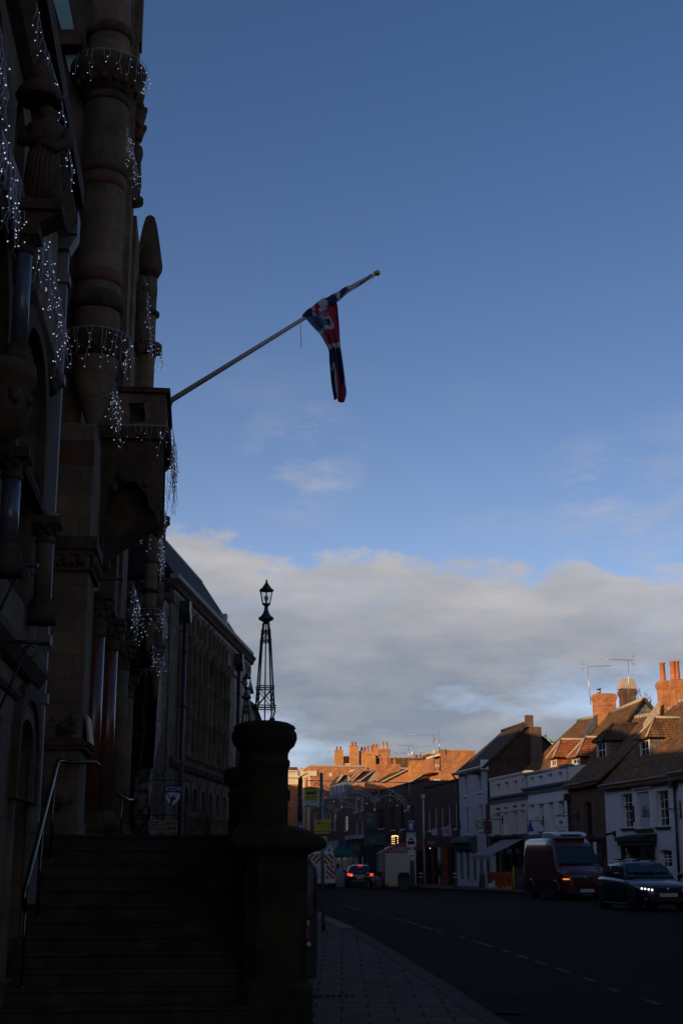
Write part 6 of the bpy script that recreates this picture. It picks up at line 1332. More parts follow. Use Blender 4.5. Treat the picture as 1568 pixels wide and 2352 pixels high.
# bare tree behind the roofs
tr = thing('bare_tree', 'leafless tree top showing behind the tiled ridge beside the tall pots', 'tree', rowpt(14, 1350, 520, 9.5) - Vector((0, 0, 6)))
rnd = random.Random(4); b = MB()
def twig(p, d, l, r, n):
    q = p + d * l; b.tube(p, q, r, r * .6, 4)
    if n <= 0: return
    for k in range(3):
        e = (d + Vector((rnd.uniform(-.7, .7), rnd.uniform(-.7, .7), rnd.uniform(-.15, .5)))).normalized(); twig(p.lerp(q, rnd.uniform(.5, 1)), e, l * rnd.uniform(.55, .75), r * .55, n - 1)
twig(Vector((0, 0, 0)), Vector((0, 0, 1)), 5.2, .13, 0)
b.build('trunk', 'tiledark', tr); b = MB(); twig(Vector((0, 0, 5.0)), Vector((-.1, 0, 1)), 1.3, .07, 5); b.build('crown', 'brickbrown', tr)
# ================================================================== vehicles: x forward, y to the left, z up
mat('paintnavy', (.007, .016, .034), .3, .1, 2, 0, spec=.35, coat=.45)
mat('paintblack', (.012, .013, .014), .25, .1, 2, 0, spec=.5, coat=.8)
mat('paintred', (.085, .006, .009), .28, .06, 2, 0, spec=.5, coat=.8)
mat('paintwhite', (.62, .62, .62), .3, .04, 2, 0, spec=.5, coat=.5)
mat('vanglass', (.012, .018, .022), .05, .1, 2, 0, spec=.8)
mat('tyre', (.012, .012, .012), .85, .2, 9, .1); mat('rim', (.18, .18, .19), .35, .1, 5, 0, metal=.8)
mat('plasticdark', (.016, .016, .017), .55, .2, 6, .03)
mat('plateyellow', (.5, .36, .03), .5, .04, 3, 0); mat('platewhite', (.6, .6, .55), .5, .04, 3, 0); mat('chrome', (.6, .6, .62), .15, .04, 3, 0, metal=1.0)
mat('lampclear', (.25, .26, .28), .1, .1, 8, 0, spec=.8); mat('chevyellow', (.62, .60, .36), .5, .04, 3, 0); mat('chevred', (.32, .03, .03), .5, .08, 3, 0); mat('amber', (.5, .12, .01), .3, .05, 3, 0)
emit('headlight', (1.0, .93, .97), 2.2); emit('tailred', (1.0, .04, .02), 1.6); emit('tailorange', (1.0, .32, .06), 1.5); emit('indicator', (1.0, .30, .03), .9)
def heading(hx, hy): return math.atan2(hy, hx)
def lofted(stations, seg=None):
    """stations: (x, [(y, z) half outline from bottom centre to top centre]) -> closed skin"""
    b = MB(); n = len(stations[0][1]); vs = []; fs = []
    for x, h in stations:
        full = [(x, p[0], p[1]) for p in h] + [(x, -p[0], p[1]) for p in reversed(h)]
        vs += full
    m = 2 * n
    for i in range(len(stations) - 1):
        for k in range(m): fs.append((i * m + k, i * m + (k + 1) % m, (i + 1) * m + (k + 1) % m, (i + 1) * m + k))
    fs.append(tuple(reversed(range(m)))); fs.append(tuple((len(stations) - 1) * m + k for k in range(m)))
    b.add(vs, fs, True); return b
def sub(o, lv=1):
    q = o.modifiers.new('sub', 'SUBSURF'); q.levels = lv; q.render_levels = lv; return o
def wheel(t, x, y, r, w, side):
    b = MB(); prof = [(r * .62, -w / 2), (r * .93, -w / 2), (r, -w * .3), (r, w * .3), (r * .93, w / 2), (r * .62, w / 2)]
    b.lathe(prof, 0, 0, 28); 
    o = b.build('wheel', 'tyre', t); o.location = (x, y, r); o.rotation_euler = (pi / 2, 0, 0)
    q = MB(); s_ = -side
    q.lathe([(r * .63, -w * .32 * 1), (r * .63, w * .46), (r * .57, w * .46), (r * .55, w * .30), (r * .16, w * .38), (.001, w * .4)], 0, 0, 24)
    for k in range(10): a = 2 * pi * k / 10; q.add([(r * .15 * cos(a - .2), r * .15 * sin(a - .2), w * .43), (r * .58 * cos(a - .1), r * .58 * sin(a - .1), w * .49), (r * .58 * cos(a + .1), r * .58 * sin(a + .1), w * .49), (r * .15 * cos(a + .2), r * .15 * sin(a + .2), w * .43)], [(0, 1, 2, 3)])
    rr = q.build('rim', 'rim', o, merge=False)
    if side > 0: rr.rotation_euler = (pi, 0, 0)
    return o
def quadplate(t, pts, name, m, th=.008, parent=None):
    """thin panel from a list of corner points, thickness along its normal"""
    p = [Vector(q) for q in pts]; n_ = (p[1] - p[0]).cross(p[-1] - p[0]).normalized() * th
    b = MB(); k = len(p); b.add([tuple(q) for q in p] + [tuple(q + n_) for q in p], [tuple(range(k)), tuple(reversed(range(k, 2 * k)))] + [(i, (i + 1) % k, k + (i + 1) % k, k + i) for i in range(k)])
    return b.build(name, m, parent or t)
def car(name, label, cat, loc, hd, paint, L=4.55, Wd=1.82, H=1.46, suv=False):
    t = thing(name, label, cat, loc, hd); h = L / 2; w = Wd / 2; zb = .2 if not suv else .24; up = 0 if not suv else .06
    def sec(x, wl, wb, zbelt, zlow=zb, hood=None):
        return (x, [(0, zlow), (wl * .8, zlow), (wl * .97, zlow + .06), (wl, zlow + .22), (wb, (zlow + zbelt) / 2 + .1), (wb * .985, zbelt - .1), (wb * .93, zbelt), (wb * .55, zbelt + (hood or .02)), (0, zbelt + (hood or .03))])
    zh = .86 + up; zt = .98 + up
    st = [sec(h, w * .55, w * .55, .62 + up, .3, .01), sec(h - .07, w * .82, w * .82, .70 + up, .24, .02), sec(h - .35, w * .95, w * .97, .80 + up, zb, .04), sec(h - .8, w * .985, w, zh, zb, .05), sec(h - 1.35, w * .985, w, zh + .07, zb, .04), sec(h - 1.7, w * .985, w, zt - .03, zb, .02), sec(0, w * .985, w, zt, zb), sec(-h + 1.2, w * .985, w, zt + .02, zb), sec(-h + .5, w * .975, w * .99, zt + .02, zb), sec(-h + .14, w * .92, w * .93, zt - .02, zb + .03), sec(-h, w * .8, w * .8, zt - .14, zb + .1)]
    body = sub(lofted(st).build('body', paint, t), 1)
    # cabin
    rw = w * .70; zr = H - .03
    def cs(x, wb, z0, wt, z1): return (x, [(0, z0), (wb, z0), (wb * .5 + wt * .5 + .02, (z0 + z1) / 2), (wt, z1 - .05), (wt * .8, z1), (0, z1 + .025)])
    xw0, xw1 = h - 1.42, h - 2.05; xr1, xr0 = -h + .55, -h + .16
    cst = [cs(xw0 + .02, w * .86, zt - .08, w * .82, zt - .05), cs(xw1, w * .90, zt - .05, rw, zr - .01), cs(-.1, w * .91, zt - .05, rw * 1.02, zr + .01), cs(xr1 + .35, w * .89, zt - .05, rw * .98, zr - .02), cs(xr1, w * .87, zt - .05, rw * .92, zr - .06), cs(xr0, w * .82, zt - .05, w * .74, zt + .06)]
    lofted(cst).build('cabin', paint, t)
    # glass
    def side_y(x, z_):
        f = (z_ - zt) / (zr - zt); return w * .905 * (1 - f) + rw * 1.03 * f + .012
    zl, zu = zt + .02, zr - .1
    for s_ in (1, -1):
        for (xa, xb, xc, xd) in ((xw0 - .30, .06, .06, xw1 - .02), (.0, -.86, -.86, .0), (-.93, xr1 + .02, xr1 + .2, -.93)):
            pts = [(xa, s_ * side_y(xa, zl), zl), (xb, s_ * side_y(xb, zl), zl), (xc, s_ * side_y(xc, zu), zu), (xd, s_ * side_y(xd, zu), zu)]
            quadplate(t, pts if s_ > 0 else pts[::-1], 'side_window', 'vanglass', .006)
        quadplate(t, [(xw0 - .2, s_ * (w + .004), zt - .02), (xw0 - .32, s_ * (w + .16), zt), (xw0 - .34, s_ * (w + .17), zt + .14), (xw0 - .2, s_ * (w + .03), zt + .12)], 'wing_mirror', paint, .09)
        b = MB(); b.box(.02, s_ * (w * .995), zt - .28, -.1 - .1, s_ * (w * 1.012), zt - .245); b.build('door_handle', paint, t)
        b = MB(); b.tube((xw1 - .1, s_ * rw * .86, zr + .055), (xr1 + .1, s_ * rw * .84, zr + .035), .018, None, 6); b.build('roof_rail', 'aluminium', t)
        b = MB(); b.path([(h - .55, s_ * w * .93, zb - .02), (h - 1.4, s_ * w * .985, zb - .01), (-h + 1.4, s_ * w * .985, zb - .01), (-h + .5, s_ * w * .95, zb)], .035, 6); b.build('sill_trim', 'plasticdark', t)
        for x in (h - .86, -h + .84):
            b = MB(); r_ = .335 if not suv else .36
            b.path([(x + (r_ + .06) * cos(a), s_ * (w * .965), r_ + (r_ + .06) * sin(a)) for a in [pi * i / 10 for i in range(11)]], .035, 6); b.build('wheel_arch', 'plasticdark', t)
            b = MB(); b.lathe([(r_ + .05, -.12), (r_ + .05, .12)], 0, 0, 20); o = b.build('arch_recess', 'void', t); o.location = (x, s_ * (w - .14), r_); o.rotation_euler = (pi / 2, 0, 0)
            wheel(t, x, s_ * (w - .10), r_, .22, s_)
    ww = w * .80
    quadplate(t, [(xw0 - .0, ww, zt + .01), (xw0 - .0, -ww, zt + .01), (xw1 + .03, -rw * .9, zr - .035), (xw1 + .03, rw * .9, zr - .035)][::-1], 'windscreen', 'vanglass', .012)
    quadplate(t, [(xr0 - .005, w * .68, zt + .08), (xr0 - .005, -w * .68, zt + .08), (xr1 - .03, -rw * .8, zr - .10), (xr1 - .03, rw * .8, zr - .10)], 'rear_window', 'vanglass', .012)
    # front
    b = MB(); b.box(h - .06, -w * .48, .58 + up, h + .012, w * .48, .70 + up); b.build('grille', 'plasticdark', t)
    b = MB(); b.box(h - .04, -w * .62, .30, h + .014, w * .62, .44); b.build('lower_grille', 'plasticdark', t)
    b = MB(); b.lathe([(.05, 0), (.055, .012), (.02, .016)], 0, 0, 14); o = b.build('badge', 'chrome', t); o.location = (h + .008, 0, .66 + up); o.rotation_euler = (0, pi / 2, 0)
    for s_ in (1, -1):
        b = MB(); b.prism([(s_ * w * .50, .66 + up), (s_ * w * .93, .76 + up), (s_ * w * .96, .70 + up), (s_ * w * .84, .60 + up), (s_ * w * .52, .59 + up)], h - .30, h - .01, 'x'); hl = b.build('headlight', 'lampclear', t)
        # sheared back along the wing
        for v in hl.data.vertices: v.co.x -= max(0, abs(v.co.y) - w * .5) * .55
        b = MB(); 
        for k in range(4): b.ball((h + .005 - .06 * k, s_ * (w * .56 + .085 * k), .645 + up + .012 * k), .03, 8)
        b.build('headlight_lens', 'headlight' if not suv else 'lampclear', hl)
        b = MB(); b.ball((h - .1, s_ * w * .72, .37), .05, 8, (.6, 1.3, .7)); b.build('fog_light', 'lampclear', t)
    # rear
    for s_ in (1, -1):
        b = MB(); b.prism([(s_ * w * .58, zt - .08), (s_ * w * .98, zt - .04), (s_ * w * .99, zt - .2), (s_ * w * .62, zt - .24)], -h + .02, -h + .24, 'x'); b.build('tail_light', 'tailred' if suv else 'chevred', t)
        if suv: b = MB(); b.box(-h + .0, s_ * w * .60, zt - .23, -h + .05, s_ * w * .76, zt - .17); b.build('indicator', 'tailorange', t)
    if suv:
        b = MB(); b.box(xr1 - .1, -.16, zr - .06, xr1 - .05, .16, zr - .03); b.build('brake_light', 'tailred', t)
        b = MB(); b.box(-h - .012, -.28, .60, -h + .1, .28, .72); b.build('number_plate', 'plateyellow', t)
        b = MB(); b.box(-h - .02, -w * .78, .26, -h + .2, w * .78, .46); b.build('bumper', 'plasticdark', t)
        b = MB(); b.box(-h - .024, -w * .6, .47, -h - .021, w * .6, .49); b.build('bumper_trim', 'chrome', t)
    b = MB(); b.box(h + .004, -.27, .43 if suv else .445, h + .022, .27, .545); pl_ = b.build('number_plate', 'platewhite', t)
    return t, dict(h=h, w=w, zt=zt, zr=zr, rw=rw, up=up)
hd = heading(.13, -1)
fr = G(*z(13, 1462, 1850)); fr.y += 0.2
seat_front = P(*z(13, 1462, 1700), 42.6)
cx_, cy_ = seat_front.x - .13 * 2.27 - .12, 42.6 + 2.25
sc_, q = car('estate_car', 'dark blue estate car with roof bars and lit headlights coming up the road', 'car', (cx_, cy_, gz(cy_)), hd, 'paintnavy')
txt('KS15 EUU', .105, 'blackpaint', sc_, (q['h'] + .0245, 0, .495), rot=(pi / 2, 0, pi / 2), sx=.95)
for x in (.55, -.45):
    b = MB(); b.box(x - .03, -q['rw'] - .1, q['zr'] + .08, x + .03, q['rw'] + .1, q['zr'] + .115)
    for s_ in (1, -1): b.box(x - .05, s_ * q['rw'] * .86 - .04, q['zr'] + .03, x + .05, s_ * q['rw'] * .86 + .04, q['zr'] + .08)
    b.build('roof_bar', 'aluminium' if x > 0 else 'plasticdark', sc_)
b = MB(); b.box(.5, -.35, q['zr'] + .075, .6, .3, q['zr'] + .13); b.build('bar_pad', 'plasticdark', sc_)
# black car braking
bl = P(*z(11, 845, 1650), 99.0)
bc, q = car('hatchback_car', 'black car seen from behind with red brake lights glowing', 'car', (bl.x, 101.2, gz(101.2)), heading(-.03, 1), 'paintblack', 4.4, 1.84, 1.6, True)
# ---------------------------------------------------------------- vans
def van(name, label, loc, hd_, paint, L=5.9, Wd=2.02, H=2.55, front=True):
    t = thing(name, label, 'van', loc, hd_); h = L / 2; w = Wd / 2
    def sec(x, zl, wl, zm, wm, zt_, wt):
        return (x, [(0, zl), (wl * .9, zl), (wl, zl + .1), (wm, zm), (wm * .985, zm + .35), ((wm + wt) / 2 + .02, (zm + zt_) / 2 + .25), (wt, zt_ - .12), (wt * .86, zt_ - .02), (0, zt_)])
    st = [sec(h, .35, w * .6, .6, w * .62, .98, w * .5), sec(h - .08, .27, w * .88, .62, w * .9, 1.1, w * .75), sec(h - .5, .25, w * .98, .7, w * .985, 1.26, w * .86), sec(h - .98, .25, w, .8, w, 1.42, w * .9), sec(h - 1.3, .25, w, .85, w, 1.85, w * .88), sec(h - 1.72, .25, w, .85, w, H - .25, w * .84), sec(h - 2.1, .25, w, .85, w, H - .05, w * .86), sec(h - 2.6, .25, w, .85, w, H, w * .87), sec(0, .25, w, .85, w, H, w * .87), sec(-h + .5, .25, w, .85, w, H, w * .87), sec(-h + .12, .25, w, .85, w, H - .01, w * .87), sec(-h, .3, w * .96, .85, w * .96, H - .08, w * .83)]
    body = lofted(st).build('body', paint, t)
    def wy(z_, f=1.0): return (w * (1 - max(0, (z_ - 1.2)) / (H - 1.2) * .13)) * f
    # windscreen and cab side windows
    quadplate(t, [(h - .94, w * .84, 1.46), (h - .94, -w * .84, 1.46), (h - 1.52, -w * .77, 2.17), (h - 1.52, w * .77, 2.17)][::-1], 'windscreen', 'vanglass', .03)
    for s_ in (1, -1):
        pts = [(h - 1.3, s_ * (wy(1.42) + .004), 1.36), (h - 2.2, s_ * (wy(1.42) + .004), 1.36), (h - 2.2, s_ * (wy(2.0) + .004), 2.02), (h - 1.72, s_ * (wy(2.0) + .004), 2.02)]
        quadplate(t, pts if s_ > 0 else pts[::-1], 'side_window', 'vanglass', .012)
        pts = [(h - 2.4, s_ * (wy(1.42) + .003), 1.34), (h - 4.7, s_ * (wy(1.42) + .003), 1.34), (h - 4.7, s_ * (wy(2.12) + .003), 2.12), (h - 2.4, s_ * (wy(2.12) + .003), 2.12)]
        quadplate(t, pts if s_ > 0 else pts[::-1], 'side_panel', paint, .012)
        b = MB(); b.box(h - 2.3, s_ * (w - .01), 1.22, -h + .2, s_ * (w + .02), 1.27); b.box(h - 2.28, s_ * (w - .01), .32, h - 2.26, s_ * (w + .004), 2.2); b.build('rubbing_strip', paint if front else 'plasticdark', t)
        b = MB(); b.box(h - 1.45, s_ * (w + .02), 1.3, h - 1.3, s_ * (w + .25), 1.34); b.box(h - 1.48, s_ * (w + .06), 1.3, h - 1.36, s_ * (w + .26), 1.62); b.build('wing_mirror', 'plasticdark', t)
        b = MB(); b.box(h - 1.2, s_ * (w - .02), .25, -h + .1, s_ * (w + .012), .5); b.build('sill_trim', 'plasticdark', t)
        for x in (h - 1.0, -h + 1.3):
            b = MB(); b.path([(x + .42 * cos(a), s_ * (w - .005), .36 + .42 * sin(a)) for a in [pi * i / 10 for i in range(11)]], .035, 6); b.build('wheel_arch', paint, t)
            b = MB(); b.lathe([(.40, -.14), (.40, .14)], 0, 0, 20); o = b.build('arch_recess', 'void', t); o.location = (x, s_ * (w - .13), .36); o.rotation_euler = (pi / 2, 0, 0)
            wheel(t, x, s_ * (w - .11), .35, .24, s_)
    b = MB(); b.box(h - .1, -w * .62, .74, h + .02, w * .62, .93); b.build('grille', 'plasticdark', t)
    b = MB(); b.box(h - .2, -w * .86, .28, h + .03, w * .86, .5); b.build('bumper', 'plasticdark', t)
    for s_ in (1, -1):
        b = MB(); b.prism([(s_ * w * .58, .82), (s_ * w * .9, .92), (s_ * w * .93, 1.18), (s_ * w * .78, 1.14), (s_ * w * .6, .95)], h - .5, h - .0, 'x'); hl = b.build('headlight', 'lampclear', t)
        for v in hl.data.vertices: v.co.x -= max(0, abs(v.co.y) - w * .55) * .7
        if front and s_ < 0: b = MB(); b.box(h - .22, s_ * w * .72, .83, h + .01, s_ * w * .93, .885); b.build('indicator', 'indicator', hl)
    return t, h, w
vf = P(*z(13, 610, 1640), 58.0)
vh = heading(.15, -1)
vn_, h_v, w_v = van('delivery_van', 'dark red panel van with a white roof unit and an amber indicator lit', (vf.x - .15 * 2.9, 58 + 2.9, gz(60)), vh, 'paintred')
b = MB(); b.prism([(h_v - 2.0, 2.50), (h_v - 1.85, 2.62), (h_v - 2.0, 2.74), (h_v - 2.6, 2.80), (h_v - 3.6, 2.78), (h_v - 3.75, 2.7), (h_v - 3.75, 2.52)], -.72, .72); b.build('roof_unit', 'paintwhite', vn_, bevel=.05)
b = MB(); b.box(h_v - 2.1, -.45, 2.6, h_v - 1.86, .45, 2.68); b.build('roof_intake', 'plasticdark', vn_)
b = MB(); b.lathe([(.1, 0), (.115, .02), (.1, .03)], 0, 0, 20); bd = b.build('badge', 'chrome', vn_); bd.location = (h_v + .015, 0, .9); bd.rotation_euler = (0, pi / 2, 0)
b = MB(); b.lathe([(.088, .028), (.088, .032)], 0, 0, 20); b.build('badge_disc', 'plasticdark', bd)
b = MB()
for pth in ([(-.06, .045), (-.03, -.01), (0, .03), (.03, -.01), (.06, .045)], [(-.04, .0), (-.02, -.06), (0, -.015), (.02, -.06), (.04, 0)]): b.path([(-p[1], p[0], .035) for p in pth], .009, 4)
b.build('emblem', 'chrome', bd)
b = MB(); b.box(h_v + .03, -.28, .34, h_v + .045, .28, .46); b.build('number_plate', 'platewhite', vn_); txt('LK21 NKE', .105, 'blackpaint', vn_, (h_v + .048, 0, .40), rot=(pi / 2, 0, pi / 2))
b = MB(); b.box(h_v - 1.28, -.2, 1.46, h_v - 1.2, -.75, 1.5); b.build('dash_paper', 'platewhite', vn_)
# highways van with chevrons on its rear doors
cp = P(*z(22, 430, 1900), 98.0)
cv, h_c, w_c = van('highways_van', 'white works van with red and yellow chevrons on its rear doors and an amber beacon', (cp.x, 98 + 2.95, gz(99)), heading(0.0, 1), 'paintwhite', H=2.45, front=False)
def band(z0_, z1_, y0_, y1_, nm):
    """rear panel with diagonal stripes, mirrored about the centre"""
    for s_ in (1, -1):
        b = MB(); b.box(-h_c - .012, s_ * y0_, z0_, -h_c + .01, s_ * y1_, z1_); pn_ = b.build(nm, 'chevyellow', cv)
        b = MB(); sw = .19
        for k in range(-1, 9):
            base = z0_ - .9 + k * sw * 2
            lo = [(y0_, base + (y1_ - y0_)), (y1_, base), (y1_, base + sw), (y0_, base + (y1_ - y0_) + sw)]
            pts = []
            # clip the slanted stripe to the panel
            def clip(poly, f, ins):
                out = []
                for i in range(len(poly)):
                    a, c = poly[i], poly[(i + 1) % len(poly)]
                    if ins(a): out.append(a)
                    if ins(a) != ins(c): out.append(f(a, c))
                return out
            poly = clip(lo, lambda a, c: (a[0] + (c[0] - a[0]) * (z0_ - a[1]) / (c[1] - a[1]), z0_), lambda p: p[1] >= z0_)
            if len(poly) > 2: poly = clip(poly, lambda a, c: (a[0] + (c[0] - a[0]) * (z1_ - a[1]) / (c[1] - a[1]), z1_), lambda p: p[1] <= z1_)
            if len(poly) > 2: b.prism([(s_ * p[0], p[1]) for p in poly], -h_c - .017, -h_c - .013, 'x')
        if b.v: b.build('chevron', 'chevred', pn_)
band(1.62, 2.3, .03, .86, 'door_panel'); band(.62, 1.58, .35, .92, 'door_panel')
for s_ in (1, -1):
    b = MB(); b.box(-h_c - .02, s_ * .93, .75, -h_c + .05, s_ * .99, 1.25); b.build('tail_light', 'chevred', cv)
b = MB(); b.box(-h_c - .06, -.95, .36, -h_c + .1, .95, .58); b.build('bumper', 'paintwhite', cv)
b = MB(); b.lathe([(.07, 2.42), (.08, 2.46), (.075, 2.6), (.05, 2.66)], -h_c + .5, -.55, 12); b.build('beacon', 'amber', cv)
# ---------------------------------------------------------------- churro trailer
tp = P(*z(21, 480, 1500), 92.0); g_ = gz(92)
mat('cream', (.46, .42, .31), .5, .06, 2, .02); mat('trailerred', (.26, .02, .02), .4, .08, 2, 0); mat('tarp', (.24, .225, .19), .75, .15, 3, .3)
s21 = ZOOM[21][2] / FPX * 92 / 1.03
tq = thing('churro_trailer', 'cream food trailer with a domed red roof sign reading CHURRO', 'food trailer', (tp.x, 92, g_), R(2))
X = lambda x: (x - 480) * s21
Zt = lambda y: P(*z(21, 480, y), 92).z - g_
x0, x1 = X(268), X(822); zb_, zt_ = Zt(1745), Zt(1180)
b = MB(); b.box(x0, 0, zb_, x1, 3.0, zt_); b.build('body', 'cream', tq, bevel=.03)
b = MB()
for rc in ((300, 1535, 420, 1740), (435, 1535, 800, 1740), (300, 1200, 690, 1525)): 
    a = (X(rc[0]), Zt(rc[3]), X(rc[2]), Zt(rc[1])); b.box(a[0], -.012, a[1], a[2], -.001, a[3])
b.build('panel', 'cream', tq)
arc = [(x0 - .02, zt_)] + [(x0 + (x1 - x0) * t_, zt_ + (Zt(1035) - zt_) * min(1, math.sqrt(max(0, 1 - ((t_ - .5) / .5) ** 2)) ** .8)) for t_ in [i / 16 for i in range(1, 16)]] + [(x1 + .02, zt_)]
b = MB(); b.prism(arc, -.02, 3.02); b.build('roof', 'trailerred', tq)
b = MB(); b.box(x0 - .05, -.04, zt_ - .03, x1 + .05, 3.04, zt_); b.build('roof_trim', 'paintwhite', tq)
txt('CHURROS', .46, 'signletter', tq, (X(545), -.03, Zt(1112)), sx=.72); txt('FRESHLY MADE EVERYDAY', .1, 'signletter', tq, (X(545), -.03, Zt(1160)))
a0_, a1_ = X(150), X(268); b = MB(); b.box(a0_, .3, Zt(1510), x0 - .001, 2.6, zt_ - .02); b.prism([(a0_ - .03, zt_ - .02), (x0, zt_ - .02), (x0, zt_ + .25)], .25, 2.65); b.build('serving_awning', 'tarp', tq)
b = MB(); b.box(x0, -.12, zb_ - .1, x1, 0, zb_); b.build('bumper', 'plateyellow', tq)
for xx in (X(300), X(822)): b = MB(); b.prism([(xx - .13, zb_ - .08), (xx + .13, zb_ - .08), (xx, zb_ + .14)], -.15, -.121); b.build('reflector', 'chevred', tq)
for xx in (x0 + .05, x1 - .05): 
    b = MB(); b.lathe([(.2, -.1), (.33, -.1), (.33, .1), (.2, .1)], 0, 0, 20); o = b.build('wheel', 'tyre', tq); o.location = (xx, 1.5, .33); o.rotation_euler = (0, pi / 2, 0)
# lit letter of bulbs on its roof
emit('warmbulb', (1.0, .66, .24), 1.7)
b = MB(); lx0, lx1, lz0, lz1 = X(398), X(502), Zt(1015), Zt(870)
b.path([(lx0, .1, Zt(1030)), (lx0, .1, lz0)], .02, 5); b.path([(lx1, .1, Zt(1030)), (lx1, .1, lz0)], .02, 5); b.path([(lx0, .1, lz0), (lx0, .1, lz1 - .1), (lx0 + .1, .1, lz1), (lx1 - .1, .1, lz1), (lx1, .1, lz1 - .1), (lx1, .1, lz0)], .03, 6); sgn = b.build('bulb_sign', 'plasticdark', tq)
bp_ = [(400, y) for y in (1006, 968, 930, 900)] + [(435, y) for y in (1006, 968, 930, 900)] + [(500, y) for y in (995, 955, 918, 885)] + [(395 + 11 * i, 885 - 17 * math.sqrt(max(0, 1 - ((i - 5) / 5.5) ** 2))) for i in range(11)]
b0 = MB(); b0.ball((0, 0, 0), .036, 8); proto = b0.build('bulb', 'warmbulb', sgn)
for i, (xx, yy) in enumerate(bp_):
    o = proto if i == 0 else proto.copy()
    if i: C.objects.link(o); o.parent = sgn
    o.location = (X(xx), .05, Zt(yy))
# ================================================================== street furniture
class At:
    """measuring plane facing the camera at distance Y: pixel -> (x, z) relative to an origin"""
    def __init__(s, Y, origin): s.Y = Y; s.o = origin
    def __call__(s, zk, x, y): q = P(*z(zk, x, y), s.Y) - s.o; return (q.x, q.z)
    def quad(s, zk, *pts): return [s(zk, *p) for p in pts]
mat('signyellow', (.62, .50, .03), .5, .05, 3, 0); mat('signlime', (.50, .55, .02), .5, .04, 3, 0); mat('signwhite', (.66, .66, .64), .5, .04, 3, 0); mat('signblack', (.012, .012, .012), .6, .1, 3, 0)
mat('signblue', (.02, .12, .42), .45, .06, 3, 0); mat('signred', (.42, .03, .03), .5, .06, 3, 0); mat('stopgreen', (.03, .30, .12), .5, .05, 3, 0); mat('darkgreen', (.015, .07, .025), .5, .1, 3, 0); mat('galv', (.26, .26, .26), .42, .15, 8, .03, metal=.75)
mat('binbag', (.012, .012, .013), .5, .3, 5, .1, spec=.7); mat('maroon', (.16, .01, .06), .5, .08, 3, 0)
base = G(743, 2138, .12); bs = thing('bus_stop', 'leaning grey pole with a temporary bus stop flag and a yellow no waiting notice', 'bus stop', base)
A = At(base.y, base); tx, tz = A(6, 1492, 418)
def on(h): return tx * h / tz
b = MB(); b.tube((0, 0, 0), (on(tz), 0, tz), .038, None, 14); b.build('pole', 'galv', bs)
bz_ = A(6, 1512, 1670)[1]; b = MB(); b.tube((0, 0, -.02), (on(bz_), 0, bz_), .042, None, 14); b.build('pole_sleeve', 'ironblack', bs)
def plate(parent, pts, m, name='plate', y0=-.06, y1=-.05): b = MB(); b.prism(pts, y0, y1); return b.build(name, m, parent)
q = A.quad(25, (300, 455), (540, 455), (542, 805), (303, 805)); fl = plate(bs, q, 'signwhite', 'flag_panel')
b = MB(); f0 = A.quad(25, (540, 452), (570, 452), (570, 805), (540, 805)); b.prism(f0, -.062, -.03); b.build('flag_edge', 'downpipewhite', bs)
plate(bs, A.quad(25, (300, 452), (540, 450), (540, 474), (300, 474)), 'signblack', 'flag_cap', -.064, -.03)
plate(fl, A.quad(25, (301, 474), (540, 474), (541, 688), (302, 688)), 'signlime', 'flag_face', -.064, -.061)
plate(fl, A.quad(25, (303, 776), (542, 776), (542, 805), (303, 805)), 'stopgreen', 'flag_strip', -.064, -.061)
b = MB(); b.wall(A.quad(25, (322, 570), (330, 510), (345, 506), (510, 508), (517, 520), (516, 562), (500, 570), (345, 572)), [A.quad(25, (352, 517), (388, 517), (388, 538), (352, 538)), A.quad(25, (396, 517), (430, 517), (430, 538), (396, 538)), A.quad(25, (438, 517), (470, 517), (470, 538), (438, 538)), A.quad(25, (478, 517), (506, 517), (506, 538), (478, 538)), A.quad(25, (332, 520), (345, 517), (345, 562), (331, 562))], -.067, -.0645)
for xx in (376, 462): c = A(25, xx, 572); b.prism(circ(c[0], c[1], .014, 14), -.068, -.0645)
b.build('bus_pictogram', 'signblack', fl)
c = A(25, 420, 618); txt('Temporary', .062, 'signblack', fl, (c[0], -.0655, c[1])); c = A(25, 420, 653); txt('Bus Stop', .062, 'signblack', fl, (c[0], -.0655, c[1]))
c = A(25, 366, 728); b = MB(); b.path([(c[0] + .045 * cos(pi + pi * i / 10), -.063, c[1] + .045 * sin(pi + pi * i / 10)) for i in range(11)], .004, 5)
for s_ in (-1, 1): b.ball((c[0] + .042 * s_, -.063, c[1] + .03), .007, 6)
b.build('smile_emblem', 'signblack', fl)
c = A(25, 462, 715); txt('travelling\nto school', .034, 'signgrey', fl, (c[0], -.0625, c[1]))
yq = [(305, 920), (600, 900), (615, 1190), (290, 1215)]
plate(bs, A.quad(22, (272, 925), (320, 912), (330, 1050), (282, 1060)), 'galv', 'back_plate', -.052, -.046)
yn = plate(bs, A.quad(22, (305, 925), (600, 900), (615, 1190), (290, 1215)), 'signyellow', 'warning_plate', -.075, -.055)
c = A(22, 382, 988); b = MB(); b.prism(circ(c[0], c[1], .036, 24), -.079, -.0755); rd = b.build('roundel', 'signblue', yn)
b = MB(); b.wall(circ(c[0], c[1], .037, 24), [circ(c[0], c[1], .029, 24)], -.081, -.0795); b.prism([(c[0] - .026, c[1] + .018), (c[0] - .02, c[1] + .025), (c[0] + .026, c[1] - .018), (c[0] + .02, c[1] - .025)], -.081, -.0795); b.build('roundel_ring', 'signred', rd)
rotw = (pi / 2, R(-3.6), 0)
for k, s_ in enumerate(('No Waiting', 'No Loading', 'No Parking')): c = A(22, 515 + 3 * k, 988 + 43 * k); txt(s_, .042, 'signblack', yn, (c[0], -.0765, c[1]), rot=rotw)
